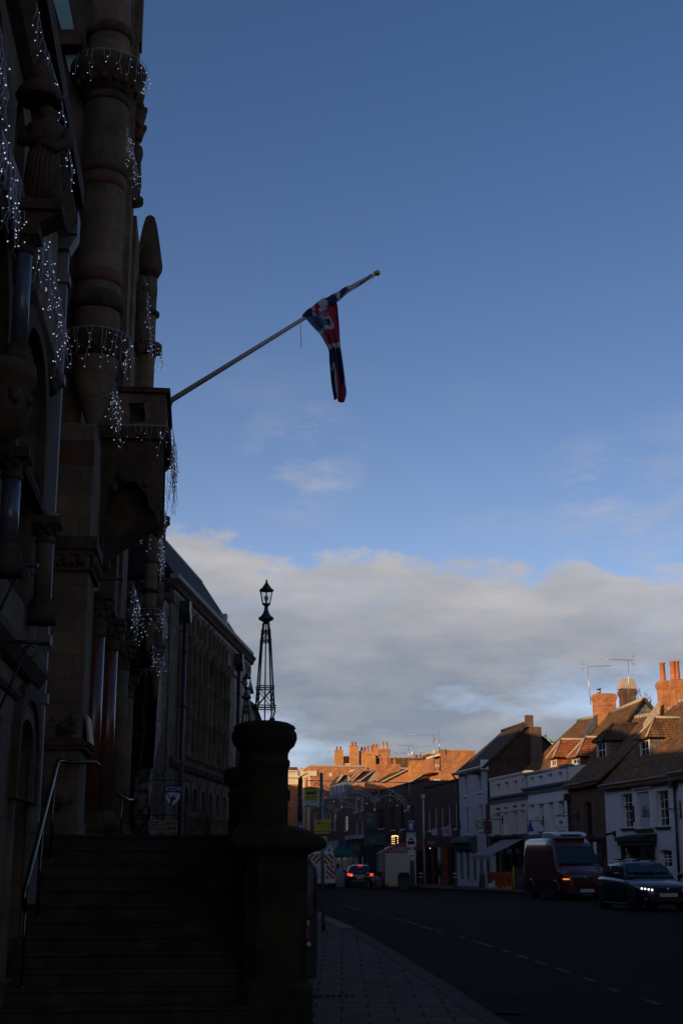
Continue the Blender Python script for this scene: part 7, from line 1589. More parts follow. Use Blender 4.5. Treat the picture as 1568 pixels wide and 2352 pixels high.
c = A(22, 462, 1157); txt('WARNING', .082, 'signblack', yn, (c[0], -.0765, c[1]), rot=rotw, sx=.92); c = A(22, 370, 1068); txt('At any time', .026, 'signblack', yn, (c[0], -.0765, c[1]), rot=rotw)
wn3 = plate(bs, A.quad(22, (368, 1205), (546, 1200), (540, 1470), (362, 1465)), 'signwhite', 'notice')
plate(wn3, A.quad(22, (370, 1206), (546, 1201), (545, 1255), (369, 1260)), 'darkgreen', 'notice_header', -.063, -.061)
for k, s_ in enumerate(('Temporary', 'Park & Ride', 'Bus Stop')): c = A(22, 458, 1282 + 27 * k); txt(s_, .036, 'signblack', wn3, (c[0], -.062, c[1]))
b = MB(); 
for k in range(4): c = A(22, 455, 1375 + 18 * k); b.box(c[0] - .07, -.062, c[1] - .003, c[0] + .07, -.0605, c[1] + .003)
b.build('small_print', 'signgrey', wn3)
for v in ((25, 610, 490), (25, 610, 780)): c = A(*v); b = MB(); b.tube((c[0], 0, c[1] - .02), (c[0], 0, c[1] + .02), .044, None, 12); b.box(c[0] - .12, -.05, c[1] - .015, c[0], -.03, c[1] + .015); b.build('clamp', 'galv', bs)
# ticket machine under a plastic bag, behind the pier
g0 = G(*z(6, 1400, 2205), .12); mb = thing('wrapped_machine', 'black street cabinet hooded with a plastic bag beside the near stone pier', 'machine', g0)
A = At(g0.y, g0); x1 = A(6, 1452, 2000)[0]; x0 = A(6, 1240, 2000)[0]
zt_ = A(6, 1400, 1630)[1]
b = MB(); b.box(x0, 0, 0, x1, .32, zt_); b.build('cabinet', 'blackpaint', mb, bevel=.015)
b = MB(); rnd = random.Random(3); xl, xr = A(6, 1250, 1400)[0], A(6, 1470, 1400)[0]; zs_ = [A(6, 1400, v)[1] for v in (1660, 1625, 1560, 1480, 1400, 1300, 1240, 1200, 1165)]
half = [1.0, 1.02, 1.03, 1.06, 1.05, .98, .96, .70, .42]; cx_ = (x0 + x1) / 2; hw_ = (x1 - x0) / 2; n = 22; vs = []
for k, (zz_, hf) in enumerate(zip(zs_, half)):
    for i in range(n):
        a = 2 * pi * i / n; r = 1 + rnd.uniform(-.05, .05) + .03 * sin(5 * a + k); ca, sa_ = cos(a), sin(a); pw = .55
        vs.append((cx_ + hw_ * 1.02 * hf * r * math.copysign(abs(ca) ** pw, ca), .16 + .19 * hf * r * math.copysign(abs(sa_) ** pw, sa_), zz_))
b.add(vs, [(i + k * n, (i + 1) % n + k * n, (i + 1) % n + (k + 1) * n, i + (k + 1) * n) for k in range(len(zs_) - 1) for i in range(n)] + [tuple((len(zs_) - 1) * n + i for i in range(n))], True); b.build('plastic_bag', 'binbag', mb)
plate(mb, A.quad(6, (1330, 1705), (1388, 1705), (1388, 1745), (1330, 1745)), 'signwhite', 'number_label', -.004, -.001); c = A(6, 1368, 1726); txt('02', .06, 'signblack', mb, (c[0], -.006, c[1]))
st_ = plate(mb, A.quad(6, (1330, 1750), (1396, 1750), (1398, 1890), (1330, 1890)), 'maroon', 'sticker', -.004, -.001); plate(st_, A.quad(6, (1330, 1765), (1370, 1765), (1370, 1855), (1330, 1855)), 'signwhite', 'sticker_panel', -.007, -.0045)
plate(mb, A.quad(6, (1330, 1893), (1398, 1893), (1398, 1925), (1330, 1925)), 'signwhite', 'arrow_label', -.004, -.001); c = A(6, 1372, 1908); txt('<-', .04, 'signblack', mb, (c[0], -.006, c[1]))
# ---------------------------------------------------------------- bollards
def bollard(Yb, zk, x, label, first=None):
    p = P(*z(zk, x, 1800), Yb); loc = (p.x, Yb, gz(Yb) + .0)
    if first: return dup(first, loc, 0, label)
    t = thing('bollard', label, 'bollard', loc, 0, 'black bollards across the street')
    b = MB(); b.lathe([(.15, 0), (.15, .12), (.12, .14), (.115, .82), (.13, .84), (.13, 1.02), (.1, 1.06), (.02, 1.08)], 0, 0, 18); b.build('post', 'ironblack', t)
    b = MB(); b.lathe([(.119, .76), (.119, .82)], 0, 0, 18); b.build('reflective_band', 'signwhite', t)
    b = MB(); b.lathe([(.134, .97), (.134, 1.02)], 0, 0, 18); b.build('reflective_band', 'signwhite', t)
    return t
bo = bollard(86, 21, 910, 'black bollard between the churro trailer and the walking person'); bollard(84, 21, 1530, 'black bollard in front of the orange shop pillar', bo); bollard(90, 11, 940, 'black bollard at the corner of the braking car', bo)
# ---------------------------------------------------------------- zone sign post
zp_ = P(*z(21, 755, 1800), 84); zo = Vector((zp_.x, 84, gz(84))); zs_t = thing('zone_sign', 'sign post with pedestrian zone plates, a blue arrow and a camera on top', 'sign post', zo)
A = At(84, zo)
b = MB(); c = A(21, 757, 1310); w_ = (A(21, 800, 1500)[0] - A(21, 710, 1500)[0]) / 2; b.lathe([(w_ * 1.05, 0), (w_, .2), (w_ * .85, c[1] - .12), (w_ * .6, c[1] - .03), (.05, c[1])], A(21, 757, 1500)[0], .1, 14); b.build('base_column', 'ironblack', zs_t)
b = MB(); c0 = A(21, 745, 1310); c1_ = A(21, 715, 215); b.tube((c0[0], .1, c0[1] - .1), (c1_[0], .1, c1_[1]), .06, .05, 8); b.build('pole', 'ironblack', zs_t)
b = MB(); b.ball((c1_[0] - .05, .1, c1_[1]), .13, 10); b.build('finial', 'ironblack', zs_t)
b = MB(); c = A(21, 690, 350); b.box(c[0] - .12, -.2, c[1] - .06, c[0] + .08, .05, c[1] + .1); b.box(c[0] - .14, -.1, c[1] - .24, c[0] + .02, .05, c[1] - .1); b.build('camera', 'galv', zs_t)
b = MB(); a = A.quad(21, (675, 592), (780, 592), (780, 608), (675, 608)); b.prism(a, -.12, .1); b.build('sign_light', 'galv', zs_t)
a1 = plate(zs_t, A.quad(21, (680, 618), (778, 616), (778, 765), (682, 765)), 'signblue', 'arrow_plate'); plate(a1, A.quad(21, (728, 632), (762, 685), (742, 680), (742, 755), (718, 755), (718, 680), (696, 690)), 'signwhite', 'arrow', -.066, -.062)
zn = plate(zs_t, A.quad(21, (645, 808), (817, 808), (820, 1065), (652, 1065)), 'signwhite', 'zone_plate')
for s_, sz_, y in (('PEDESTRIAN', .15, 825), ('and CYCLE', .12, 850), ('ZONE', .23, 882), ('10 am - 4 pm', .12, 1047)): c = A(21, 733, y); txt(s_, sz_, 'signblack', zn, (c[0], -.065, c[1]), sx=1.0)
c = A(21, 734, 968); b = MB(); rr = (A(21, 790, 968)[0] - A(21, 677, 968)[0]) / 2; b.wall(circ(c[0], c[1], rr, 28), [circ(c[0], c[1], rr * .82, 28)], -.067, -.062); b.build('prohibition_ring', 'signred', zn)
b = MB(); b.prism([(c[0] - .22, c[1] - .18), (c[0] + .22, c[1] - .18), (c[0] + .22, c[1] - .02), (c[0] + .12, c[1] + .03), (c[0] - .12, c[1] + .03), (c[0] - .22, c[1] - .02)], -.067, -.062); b.prism([(c[0] - .16, c[1] + .08), (c[0] + .16, c[1] + .08), (c[0] + .08, c[1] + .2), (c[0] - .08, c[1] + .2)], -.067, -.062); b.build('vehicle_pictogram', 'signblack', zn)
yp_ = plate(zs_t, A.quad(21, (680, 1070), (775, 1068), (775, 1115), (680, 1116)), 'signyellow', 'yellow_plate'); c = A(21, 700, 1096); plate(yp_, circ(c[0], c[1], .08, 16), 'signblue', 'roundel', -.066, -.062)
nl = plate(zs_t, A.quad(21, (663, 1122), (813, 1120), (815, 1210), (664, 1212)), 'signwhite', 'loading_plate')
for k, s_ in enumerate(('No loading', 'Mon - Sat', '10 am - 4 pm')): c = A(21, 738, 1140 + 26 * k); txt(s_, .13, 'signblack', nl, (c[0], -.065, c[1]))
nb = plate(zs_t, A.quad(21, (725, 1235), (767, 1235), (767, 1300), (726, 1300)), 'signwhite', 'small_plate'); c = A(21, 746, 1265); b = MB(); b.wall(circ(c[0], c[1], .075, 16), [circ(c[0], c[1], .055, 16)], -.066, -.062); b.build('ring', 'signblack', nb)
# left hand arrow sign
zp_ = P(*z(25, 236, 1300), 80); zo = Vector((zp_.x, 80, gz(80) + .12)); ls = thing('arrow_sign', 'blue arrow sign on a dark post just right of the stone pier', 'sign post', zo); A = At(80, zo)
b = MB(); c1_ = A(25, 232, 640); b.tube((0, .08, 0), (c1_[0], .08, c1_[1]), .07, .05, 8); b.build('pole', 'ironblack', ls)
b = MB(); c = A(25, 232, 900); b.lathe([(.09, c[1] - .5), (.14, c[1] - .3), (.14, c[1] + .3), (.08, c[1] + .5)], c[0], .08, 10); b.build('lamp_case', 'ironblack', ls)
b = MB(); b.prism(A.quad(25, (188, 1068), (286, 1066), (286, 1082), (188, 1084)), -.12, .1); b.build('sign_light', 'galv', ls)
a1 = plate(ls, A.quad(25, (190, 1092), (282, 1090), (283, 1224), (190, 1224)), 'signblue', 'arrow_plate'); plate(a1, A.quad(25, (236, 1108), (266, 1160), (247, 1152), (247, 1215), (225, 1215), (225, 1152), (206, 1160)), 'signwhite', 'arrow', -.066, -.062)
# litter bin
zp_ = P(*z(21, 605, 1800), 84.5); zo = Vector((zp_.x, 84.5, gz(84.5))); lb = thing('litter_bin', 'black litter bin with a domed hood in front of the churro trailer', 'bin', zo); A = At(84.5, zo)
w_ = A(21, 705, 1700)[0]; h0, h1 = A(21, 605, 1640)[1], A(21, 605, 1520)[1]
b = MB(); b.box(-w_, -.3, .05, w_, .3, h0); b.build('bin_body', 'blackpaint', lb, bevel=.03)
b = MB(); b.prism([(-w_ * 1.03, h0 + .002), (w_ * 1.03, h0 + .002), (w_ * 1.03, h0 + (h1 - h0) * .55), (w_ * .8, h1 - .03), (w_ * .4, h1), (-w_ * .4, h1), (-w_ * .8, h1 - .03), (-w_ * 1.03, h0 + (h1 - h0) * .55)], -.32, .32); b.build('hood', 'plasticdark', lb)
b = MB(); b.box(-w_ * .7, -.324, h0 + .1, w_ * .7, -.321, h0 + .3); b.build('opening', 'void', lb)
# ---------------------------------------------------------------- market stalls
mat('gazebogreen', (.012, .10, .05), .7, .12, 2, .15); mat('gazebowhite', (.42, .42, .44), .7, .06, 2, .15); mat('cloth', (.42, .40, .41), .8, .06, 3, .2)
def gazebo(label, m, Yg, zk, xl, xr, ye, yp, yv, xp):
    p = P(*z(zk, (xl + xr) / 2, ye), Yg); o = Vector((p.x, Yg, gz(Yg))); A = At(Yg, o); t = thing('gazebo', label, 'gazebo', o)
    a, c = A(zk, xl, ye), A(zk, xr, ye); pk_ = A(zk, xp, yp); zv = A(zk, xl, yv)[1]; D_ = 3.0; b = MB(); w_ = c[0] - a[0]
    n = 6; vs = []; ring_ = []
    mid = (pk_[0], D_ / 2)
    for k in range(4):
        f = k / 3; cv_ = f ** 1.25
        r_ = [(a[0], 0), (c[0], 0), (c[0], D_), (a[0], D_)]
        ring_.append([(mid[0] + (q[0] - mid[0]) * (1 - f * .985), mid[1] + (q[1] - mid[1]) * (1 - f * .985), a[1] + (pk_[1] - a[1]) * cv_) for q in r_])
    for r_ in ring_: vs += r_
    b.add(vs, [(k * 4 + i, k * 4 + (i + 1) % 4, (k + 1) * 4 + (i + 1) % 4, (k + 1) * 4 + i) for k in range(3) for i in range(4)])
    for q0, q1 in (((a[0], 0), (c[0], 0)), ((c[0], 0), (c[0], D_)), ((c[0], D_), (a[0], D_)), ((a[0], D_), (a[0], 0))): b.add([(*q0, a[1]), (*q1, a[1]), (*q1, zv), (*q0, zv)], [(0, 1, 2, 3)])
    b.build('canopy', m, t)
    for q in ((a[0] + .05, .05), (c[0] - .05, .05), (c[0] - .05, D_ - .05), (a[0] + .05, D_ - .05)): bb = MB(); bb.tube((*q, 0), (*q, a[1]), .03, None, 6); bb.build('leg', 'aluminium', t)
    return t
gazebo('green gazebo canopy between the chevron van and the braking car', 'gazebogreen', 108, 22, 600, 1190, 1640, 1415, 1695, 785)
gazebo('white gazebo peak behind the green one', 'gazebowhite', 113, 22, 440, 760, 1585, 1415, 1640, 615)
p = P(*z(22, 800, 2160), 103); o = Vector((p.x, 103, gz(103))); A = At(103, o); t = thing('stall_table', 'low white draped stall table under the gazebo', 'table', o)
a = A(22, 672, 1965); c = A(22, 915, 2165); b = MB(); n = 30; vs = []
for i in range(n + 1): xx = a[0] + (c[0] - a[0]) * i / n; vs += [(xx, .05 * sin(i * 1.3), 0), (xx, 0, a[1])]
b.add(vs, [(2 * i, 2 * i + 2, 2 * i + 3, 2 * i + 1) for i in range(n)], True); b.box(a[0], 0, a[1], c[0], .9, a[1] + .02); b.build('tablecloth', 'cloth', t)
p = P(*z(22, 745, 1960), 103.2); bx_ = MB(); bx_.box(-.28, 0, 0, .28, .4, .14); bx_.box(-.3, -.02, .14, .3, .42, .18); o2 = tag(bx_.build('crate', 'gazebowhite'), 'pale box lying on the draped stall table', 'box'); o2.location = (p.x, 103.2, gz(103) + a[1] + .021)
# planter barrel with flowers
p = P(*z(21, 150, 1810), 88); t = thing('planter', 'wooden barrel planter of white flowers beside the churro trailer', 'planter', (p.x, 88, gz(88)))
mat('barrelwood', (.10, .07, .02), .7, .3, 5, .1); mat('petal', (.45, .43, .48), .7, .15, 5, 0)
b = MB(); b.lathe([(.24, 0), (.29, .25), (.27, .5), (.24, .5), (.24, .4)], 0, 0, 16); b.build('barrel', 'barrelwood', t)
b = MB(); rnd = random.Random(9)
for i in range(60): a_ = rnd.uniform(0, 2 * pi); r_ = .36 * math.sqrt(rnd.random()); b.m = 0 if rnd.random() < .45 else 1; c = Vector((r_ * cos(a_) - .1, r_ * sin(a_), .52 + rnd.uniform(-.05, .3))); b.ball(c, rnd.uniform(.025, .05), 5)
b.build('flowers', ['petal', 'leafdark'], t)['kind'] = 'stuff'
# seats of the pavement cafe
def cafe_table(x, Yc, label):
    p = P(*z(11, x, 1600), Yc); t = thing('cafe_table', label, 'table', (p.x, Yc, gz(Yc)), .3, 'cafe tables behind the trailer')
    b = MB(); b.lathe([(.38, .72), (.4, .74), (.38, .755)], 0, 0, 18); b.build('table_top', 'aluminium', t); b = MB(); b.tube((0, 0, 0), (0, 0, .72), .035, None, 8); b.lathe([(.25, 0), (.2, .03), (.03, .05)], 0, 0, 14); b.build('pedestal', 'ironblack', t); return t
cafe_table(1010, 97, 'round metal cafe table left of the churro trailer'); cafe_table(985, 101, 'second metal cafe table just right of the braking car')
# ---------------------------------------------------------------- orange barriers, sandbag, boards
mat('barrier', (.36, .065, .012), .55, .12, 2, .05); mat('sandbag', (.42, .42, .44), .8, .1, 6, .3)
def barrier(xa, xb, Ya, Yb, label, first=None):
    pa, pb = P(*z(23, xa, 1700), Ya), P(*z(23, xb, 1700), Yb); d = Vector((pb.x - pa.x, Yb - Ya, 0)); an = math.atan2(d.y, d.x); L_ = d.length
    t = thing('road_barrier', label, 'barrier', (pa.x, Ya, gz(Ya) + .12), an, 'orange plastic road barriers')
    hs = [rect(.1 + (L_ - .2) * (i + .25) / 5, .3, .1 + (L_ - .2) * (i + .75) / 5, .72) for i in range(5)]
    b = MB(); b.wall([(0, .1), (L_ * .15, .1), (L_ * .2, .16), (L_ * .8, .16), (L_ * .85, .1), (L_, .1), (L_, .98), (0, .98)], hs, -.03, .03); b.build('panel', 'barrier', t)
    b = MB(); b.box(0, -.04, .78, L_, .04, .96); b.build('top_rail', 'barrier', t)
    for xx in (.12, L_ - .12): b = MB(); b.prism([(-.22, 0), (.22, 0), (.18, .08), (.05, .14), (-.05, .14), (-.18, .08)], xx - .06, xx + .06, 'x'); b.build('foot', 'plateyellow', t)
    return t
ba = barrier(262, 445, 88.0, 84.2, 'orange barrier at the far end of the enclosure, with a white label'); b = MB(); L_ = 1.0; b.box(.15, -.046, .8, .35, -.0405, .94); b.build('label_sheet', 'signwhite', ba)
barrier(448, 625, 84.0, 83.6, 'middle orange barrier panel with narrow slots'); barrier(632, 782, 83.6, 83.4, 'orange barrier nearest to the red van')
b = MB(); b.ball((0, 0, .16), .26, 10, (1.1, .7, .75)); b.ball((.12, 0, .36), .13, 8, (.8, .6, 1.2)); sb_ = tag(b.build('sandbag', 'sandbag'), 'white sandbag slumped at the foot of the orange barrier', 'sandbag'); p = P(*z(23, 345, 1850), 83); sb_.location = (p.x, 83, gz(83) + .1)
def aboard(zk, xa, xb, yt, yb_, Yb, label, m, frame, text=None):
    p = P(*z(zk, (xa + xb) / 2, yb_), Yb); o = Vector((p.x, Yb, gz(Yb) + .12)); A = At(Yb, o); w_ = A(zk, xb, yt)[0]; h_ = max(.7, A(zk, xb, yt)[1] - .0); t = thing('pavement_board', label, 'sign', o)
    for s_ in (-1, 1):
        b = MB(); vs = [(-w_, s_ * .28, 0), (w_, s_ * .28, 0), (w_, s_ * .03, h_), (-w_, s_ * .03, h_)]; vs2 = [(v[0], v[1] - s_ * .03, v[2]) for v in vs]
        b.add(vs + vs2, [(0, 1, 2, 3), (7, 6, 5, 4), (0, 4, 5, 1), (1, 5, 6, 2), (2, 6, 7, 3), (3, 7, 4, 0)]); b.build('panel', m, t)
    b = MB(); 
    for s_ in (-1, 1):
        for x_ in (-1, 1): b.tube((x_ * w_, s_ * .29, -.02), (x_ * w_, s_ * .03, h_ + .05), .03, None, 5)
    b.build('frame', frame, t)
    if text:
        for k, s2 in enumerate(text): txt(s2, h_ * .09, 'signgrey', t, (0, -.28 + .25 * (.85 - .14 * k) - .012, h_ * (.85 - .14 * k)), rot=(pi / 2 - .2, 0, 0))
aboard(23, 820, 1010, 1400, 1850, 80, 'tall chalkboard on a yellow easel between the barriers and the red van', 'signblack', 'plateyellow', ('Today', 'Soup', 'Toasties', 'Coffee', 'Cakes'))
aboard(23, 105, 185, 1555, 1790, 91, 'small framed pavement board in front of the grey shopfront', 'bluegrey', 'ironblack')
# ---------------------------------------------------------------- street light garlands across the road
mat('garland', (.42, .42, .46), .5, .06, 4, 0); emit('pearbulb', (1.0, .5, .3), .5)
def garland(Yg, label, top, pend, xr, yr, arch_h):
    """top: [(x, y)...] top rail in pixel units, pend: low points"""
    o = P(*z(11, 600, 700), Yg); t = thing('light_garland', label, 'christmas lights', o, 0, 'light garlands across the street'); A = At(Yg, o); b = MB(); V = lambda x, y: (lambda q: (q[0], 0, q[1]))(A(11, x, y))
    b.path([V(*p) for p in top], .03, 5); b.path([V(*top[-1]), V(xr, yr)], .022, 5); b.path([V(*top[0]), V(top[0][0], top[0][1] + (yr - top[-1][1]))], .022, 5)
    ytop = lambda x: top[0][1] + (top[-1][1] - top[0][1]) * (x - top[0][0]) / (top[-1][0] - top[0][0])
    stars = []
    for (xa, ya), (xb, yb_) in zip(pend, pend[1:]):
        w_ = xb - xa
        b.path([V(xa + w_ * i / 12, ya + (yb_ - ya) * i / 12 - arch_h * sin(pi * i / 12)) for i in range(13)], .022, 5)
        yt_ = ytop(xa + w_ * .2) + 28
        b.path([V(xa + w_ * .18 * sin(pi / 2 * i / 8), ya + (yt_ - ya) * (1 - cos(pi / 2 * i / 8)) ** .6) for i in range(9)], .025, 5)
        dg_ = [(xa + w_ * (.18 + .82 * i / 10), yt_ + (yb_ - 30 - yt_) * (i / 10) ** 1.25) for i in range(11)]
        b.path([V(*p) for p in dg_], .022, 5)
        for i in range(1, 19):
            x = xa + w_ * i / 19; j = max(0, min(9.99, (i / 19 - .18) / .82 * 10)); k = int(j); yy = dg_[k][1] + (dg_[k + 1][1] - dg_[k][1]) * (j - k)
            b.path([V(x, ytop(x)), V(x, yy)], .006, 3)
        stars += [(dg_[k][0], dg_[k][1] + 12) for k in (4, 7, 10)]
    b.build('frame', 'garland', t)
    sp_ = MB()
    for j in range(2):
        r0, r1 = (.36, .10)
        pts = []
        for k in range(16):
            r_ = (.50 if k == 12 else r0) if k % 4 == 0 else ((.24) if k % 4 == 2 else .10); a = 2 * pi * k / 16; pts.append((r_ * cos(a), 0, r_ * sin(a)))
        sp_.path(pts + [pts[0]], .018, 4); break
    proto = None; bulb = None
    for i, (x, y) in enumerate(stars + pend[1:-1]):
        v = V(x, y)
        if proto is None: proto = sp_.build('star', 'garland', t); s_ = proto
        else: s_ = proto.copy(); C.objects.link(s_); s_.parent = t
        s_.location = v
        if bulb is None: q = MB(); q.ball((0, 0, 0), .026, 6); bulb = q.build('bulb', 'pearbulb', s_); u_ = bulb
        else: u_ = bulb.copy(); C.objects.link(u_); u_.parent = s_
        u_.location = (0, 0, -.62)
    return t
garland(94, 'nearer silver light garland with stars spanning the street', [(268, 612), (830, 626), (1393, 636)], [(290, 770), (650, 805), (1012, 838), (1342, 862)], 1393, 812, 75)
garland(136, 'farther silver light garland with stars, lower in the picture', [(-60, 797), (420, 797), (888, 796)], [(-40, 940), (280, 945), (586, 952), (846, 962)], 888, 962, 55)
# ---------------------------------------------------------------- the walking person
mat('coat', (.010, .011, .016), .8, .15, 8, .1); mat('trousers', (.014, .015, .02), .8, .15, 8, .1); mat('skin', (.32, .17, .11), .6, .08, 6, .02); mat('hair', (.03, .02, .015), .7, .2, 12, .1); mat('scarfred', (.45, .03, .015), .8, .12, 8, .1); mat('shoe', (.02, .018, .016), .6, .1, 5, 0); mat('glove', (.40, .05, .03), .8, .1, 8, 0)
pp_ = P(*z(12, 432, 1745), 95.5); pt = thing('person', 'person in dark coat and trousers with a red scarf walking past the shops', 'person', (pp_.x, 95.5, gz(95.5) + .12), R(-95))
J = {'pel': (0, 0, .93, .15, .11), 'sp': (.0, 0, 1.1, .15, .105), 'ch': (.01, 0, 1.28, .17, .12), 'nb': (.01, 0, 1.43, .07, .065), 'nk': (.02, 0, 1.50, .052, .052), 'hd': (.035, 0, 1.60, .082, .095), 'tp': (.03, 0, 1.69, .06, .07)}
E = [('pel', 'sp'), ('sp', 'ch'), ('ch', 'nb'), ('nb', 'nk'), ('nk', 'hd'), ('hd', 'tp')]
for s_, n_, hipx, kn, an_, toe, el, wr in ((1, 'l', 0, (.16, .47), (.2, .09), (.37, .04), (-.10, 1.10), (.02, .86)), (-1, 'r', 0, (-.02, .48), (-.25, .12), (-.12, .03), (.10, 1.11), (.20, .90))):
    J['hip' + n_] = (0, .09 * s_, .88, .095, .095); J['kn' + n_] = (kn[0], .10 * s_, kn[1], .062, .062); J['an' + n_] = (an_[0], .10 * s_, an_[1], .042, .042); J['to' + n_] = (toe[0], .12 * s_, toe[1], .04, .03)
    J['sh' + n_] = (.0, .17 * s_, 1.40, .07, .07); J['el' + n_] = (el[0], .25 * s_, el[1], .05, .05); J['wr' + n_] = (wr[0], .26 * s_, wr[1], .032, .03); J['pm' + n_] = (wr[0] + .03, .265 * s_, wr[1] - .07, .036, .022)
    E += [('pel', 'hip' + n_), ('hip' + n_, 'kn' + n_), ('kn' + n_, 'an' + n_), ('an' + n_, 'to' + n_), ('nb', 'sh' + n_), ('sh' + n_, 'el' + n_), ('el' + n_, 'wr' + n_), ('wr' + n_, 'pm' + n_)]
    for k in range(4):
        f = 'f%d%s' % (k, n_); dx_ = -.03 + .02 * k; ln = (.06, .075, .08, .065)[k]; J[f] = (wr[0] + .035 + dx_, .268 * s_, wr[1] - .10, .011, .010); J[f + 'b'] = (wr[0] + .045 + dx_, .258 * s_, wr[1] - .10 - ln, .009, .008); E += [('pm' + n_, f), (f, f + 'b')]
    J['th' + n_] = (wr[0] + .075, .25 * s_, wr[1] - .06, .011, .010); J['tb' + n_] = (wr[0] + .09, .24 * s_, wr[1] - .10, .009, .008); E += [('pm' + n_, 'th' + n_), ('th' + n_, 'tb' + n_)]
J['nose'] = (.125, 0, 1.585, .014, .014); E.append(('hd', 'nose'))
ks = list(J); me = bpy.data.meshes.new('body'); me.from_pydata([J[k][:3] for k in ks], [(ks.index(a), ks.index(c)) for a, c in E], []); bo_ = bpy.data.objects.new('body', me); C.objects.link(bo_)
md = bo_.modifiers.new('skin', 'SKIN'); sk = me.skin_vertices[0].data
for i, k in enumerate(ks): sk[i].radius = (J[k][3], J[k][4]); sk[i].use_root = (k == 'pel')
bo_.modifiers.new('sub', 'SUBSURF').levels = 2
bpy.context.view_layer.update()
m2 = bpy.data.meshes.new_from_object(bo_.evaluated_get(bpy.context.evaluated_depsgraph_get())); bpy.data.objects.remove(bo_)
m2.materials.clear()
for k in ('coat', 'trousers', 'skin', 'shoe'): m2.materials.append(M[k])
for p in m2.polygons:
    c = p.center; p.use_smooth = True
    p.material_index = 2 if c.z > 1.50 or (abs(c.y) > .2 and c.z < .88) else (0 if c.z > .80 else (3 if c.z < .10 else 1))
body = bpy.data.objects.new('body', m2); C.objects.link(body); body.parent = pt; body['category'] = ''
del body['category']
b = MB(); b.ball((.015, 0, 1.635), .105, 12, (1.0, .92, 1.0)); b.v = [(min(v[0], .075), v[1], max(v[2], 1.56 if v[0] < .02 else 1.64)) for v in b.v]; b.build('hair', 'hair', pt)
b = MB(); b.path([(.02 + .085 * cos(a), .085 * sin(a), 1.475) for a in [2 * pi * i / 14 for i in range(15)]], .035, 7); b.path([(.1, .02, 1.46), (.15, .02, 1.38), (.165, .03, 1.2)], [.035, .04, .03], 6); b.build('scarf', 'scarfred', pt)
b = MB(); 
for s_ in (-1, 1): b.ball((.105, .03 * s_, 1.615), .011, 6)
b.build('eyes', 'hair', pt)
b = MB(); b.box(.108, -.022, 1.545, .118, .022, 1.552); b.build('mouth', 'scarfred', pt)
# ================================================================== icicle lights draped on the town hall
emit('ledbulb', (.82, .84, 1.0), .9); mat('cablegrey', (.42, .42, .46), .6, .15, 9, 0)
_b = MB(); _b.ball((0, 0, 0), .006, 6); _bulbmesh = _b.build('bulb', 'ledbulb'); BULB = _bulbmesh.data; bpy.data.objects.remove(_bulbmesh)
def icicles(label, pts, drops, step=.16, seed=1, lit=.75, twig=.05, wire=.0042, dens=.09, maxb=90):
    """pts: cable in the hall frame (s, y, z); drops: (min, max) hang lengths"""
    rnd = random.Random(seed); t = thing('icicle_lights', label, 'fairy lights', (0, 0, 0), A1, 'icicle light strings on the town hall')
    pts = [Vector(p) for p in pts]; b = MB(); b.path(pts, wire * 1.2, 4); bulbs = []
    seglen = [(q - p).length for p, q in zip(pts, pts[1:])]; tot = sum(seglen); d = step * .5
    while d < tot:
        a = d; i = 0
        while a > seglen[i] and i < len(seglen) - 1: a -= seglen[i]; i += 1
        p = pts[i].lerp(pts[i + 1], min(1, a / max(1e-6, seglen[i]))); ln = rnd.uniform(*drops) * (1.0 if rnd.random() > .25 else .5)
        path = [p.copy()]; q = p.copy(); n = max(2, int(ln / dens))
        for k in range(n):
            q = q + Vector((rnd.uniform(-1, 1) * .03, rnd.uniform(-1, 1) * .03, -ln / n)); path.append(q.copy())
            if rnd.random() < .85:
                e = q + Vector((rnd.uniform(-1, 1), rnd.uniform(-1, 1), rnd.uniform(-.9, .1))).normalized() * twig; b.path([q, e], wire * .8, 3)
                if rnd.random() < lit: bulbs.append(e)
        b.path(path, wire, 3); d += step * rnd.uniform(.6, 1.4)
    b.build('cable', 'cablegrey', t, merge=False)
    if len(bulbs) > maxb: rnd.shuffle(bulbs); bulbs = bulbs[:maxb]
    for e in bulbs:
        o = bpy.data.objects.new('bulb', BULB); C.objects.link(o); o.parent = t; o.location = e; k = rnd.uniform(.55, 1.3); o.scale = (k, k, k)
def lineY(y, *uv): return [(lambda q: (q[0], y, q[1]))(onY(u, v, y)) for u, v in uv]
def lineS(s, *uv): return [(lambda q: (s, q[0], q[1]))(onS(u, v, s)) for u, v in uv]
def arc(T, r, zz_, a0, a1, n=10): return [(T[0] + r * cos(a0 + (a1 - a0) * i / n), T[1] + r * sin(a0 + (a1 - a0) * i / n), zz_) for i in range(n + 1)]
icicles('dense icicle lights on the cornice at the edge of the photo', lineY(1.78, (4, 292), (30, 360), (72, 470)), (.35, .75), .05, 1)
icicles('icicle lights falling beside the statue to the turret collar', lineY(1.74, (86, 500), (112, 560), (152, 758)), (.35, .75), .06, 2)
icicles('sparse icicle lights along the top cornice above the statue', lineY(1.7, (84, 8), (100, 90), (140, 215), (168, 400)), (.1, .35), .13, 3)
icicles('thin icicle lights hanging beside the blind window at the photo edge', lineY(1.8, (0, 60), (8, 120), (18, 210)), (.25, .5), .05, 4)
icicles('icicle lights around the big capital of the round turret', arc(T1, .62, zt(160), R(130), R(310), 16), (.2, .5), .13, 5)
icicles('column of icicle lights beside the carved canopy', lineS(24.6, (282, 262), (296, 300), (305, 335), (313, 385)), (.3, .8), .03, 6)
icicles('icicle lights hung from the lower collar of the round turret', arc(T1, .53, zt(779), R(120), R(320), 16), (.25, .7), .10, 7)
icicles('clump of icicle lights between the turret and the balcony', lineS(22.3, (262, 868), (270, 900), (276, 950)), (.4, .75), .03, 8)
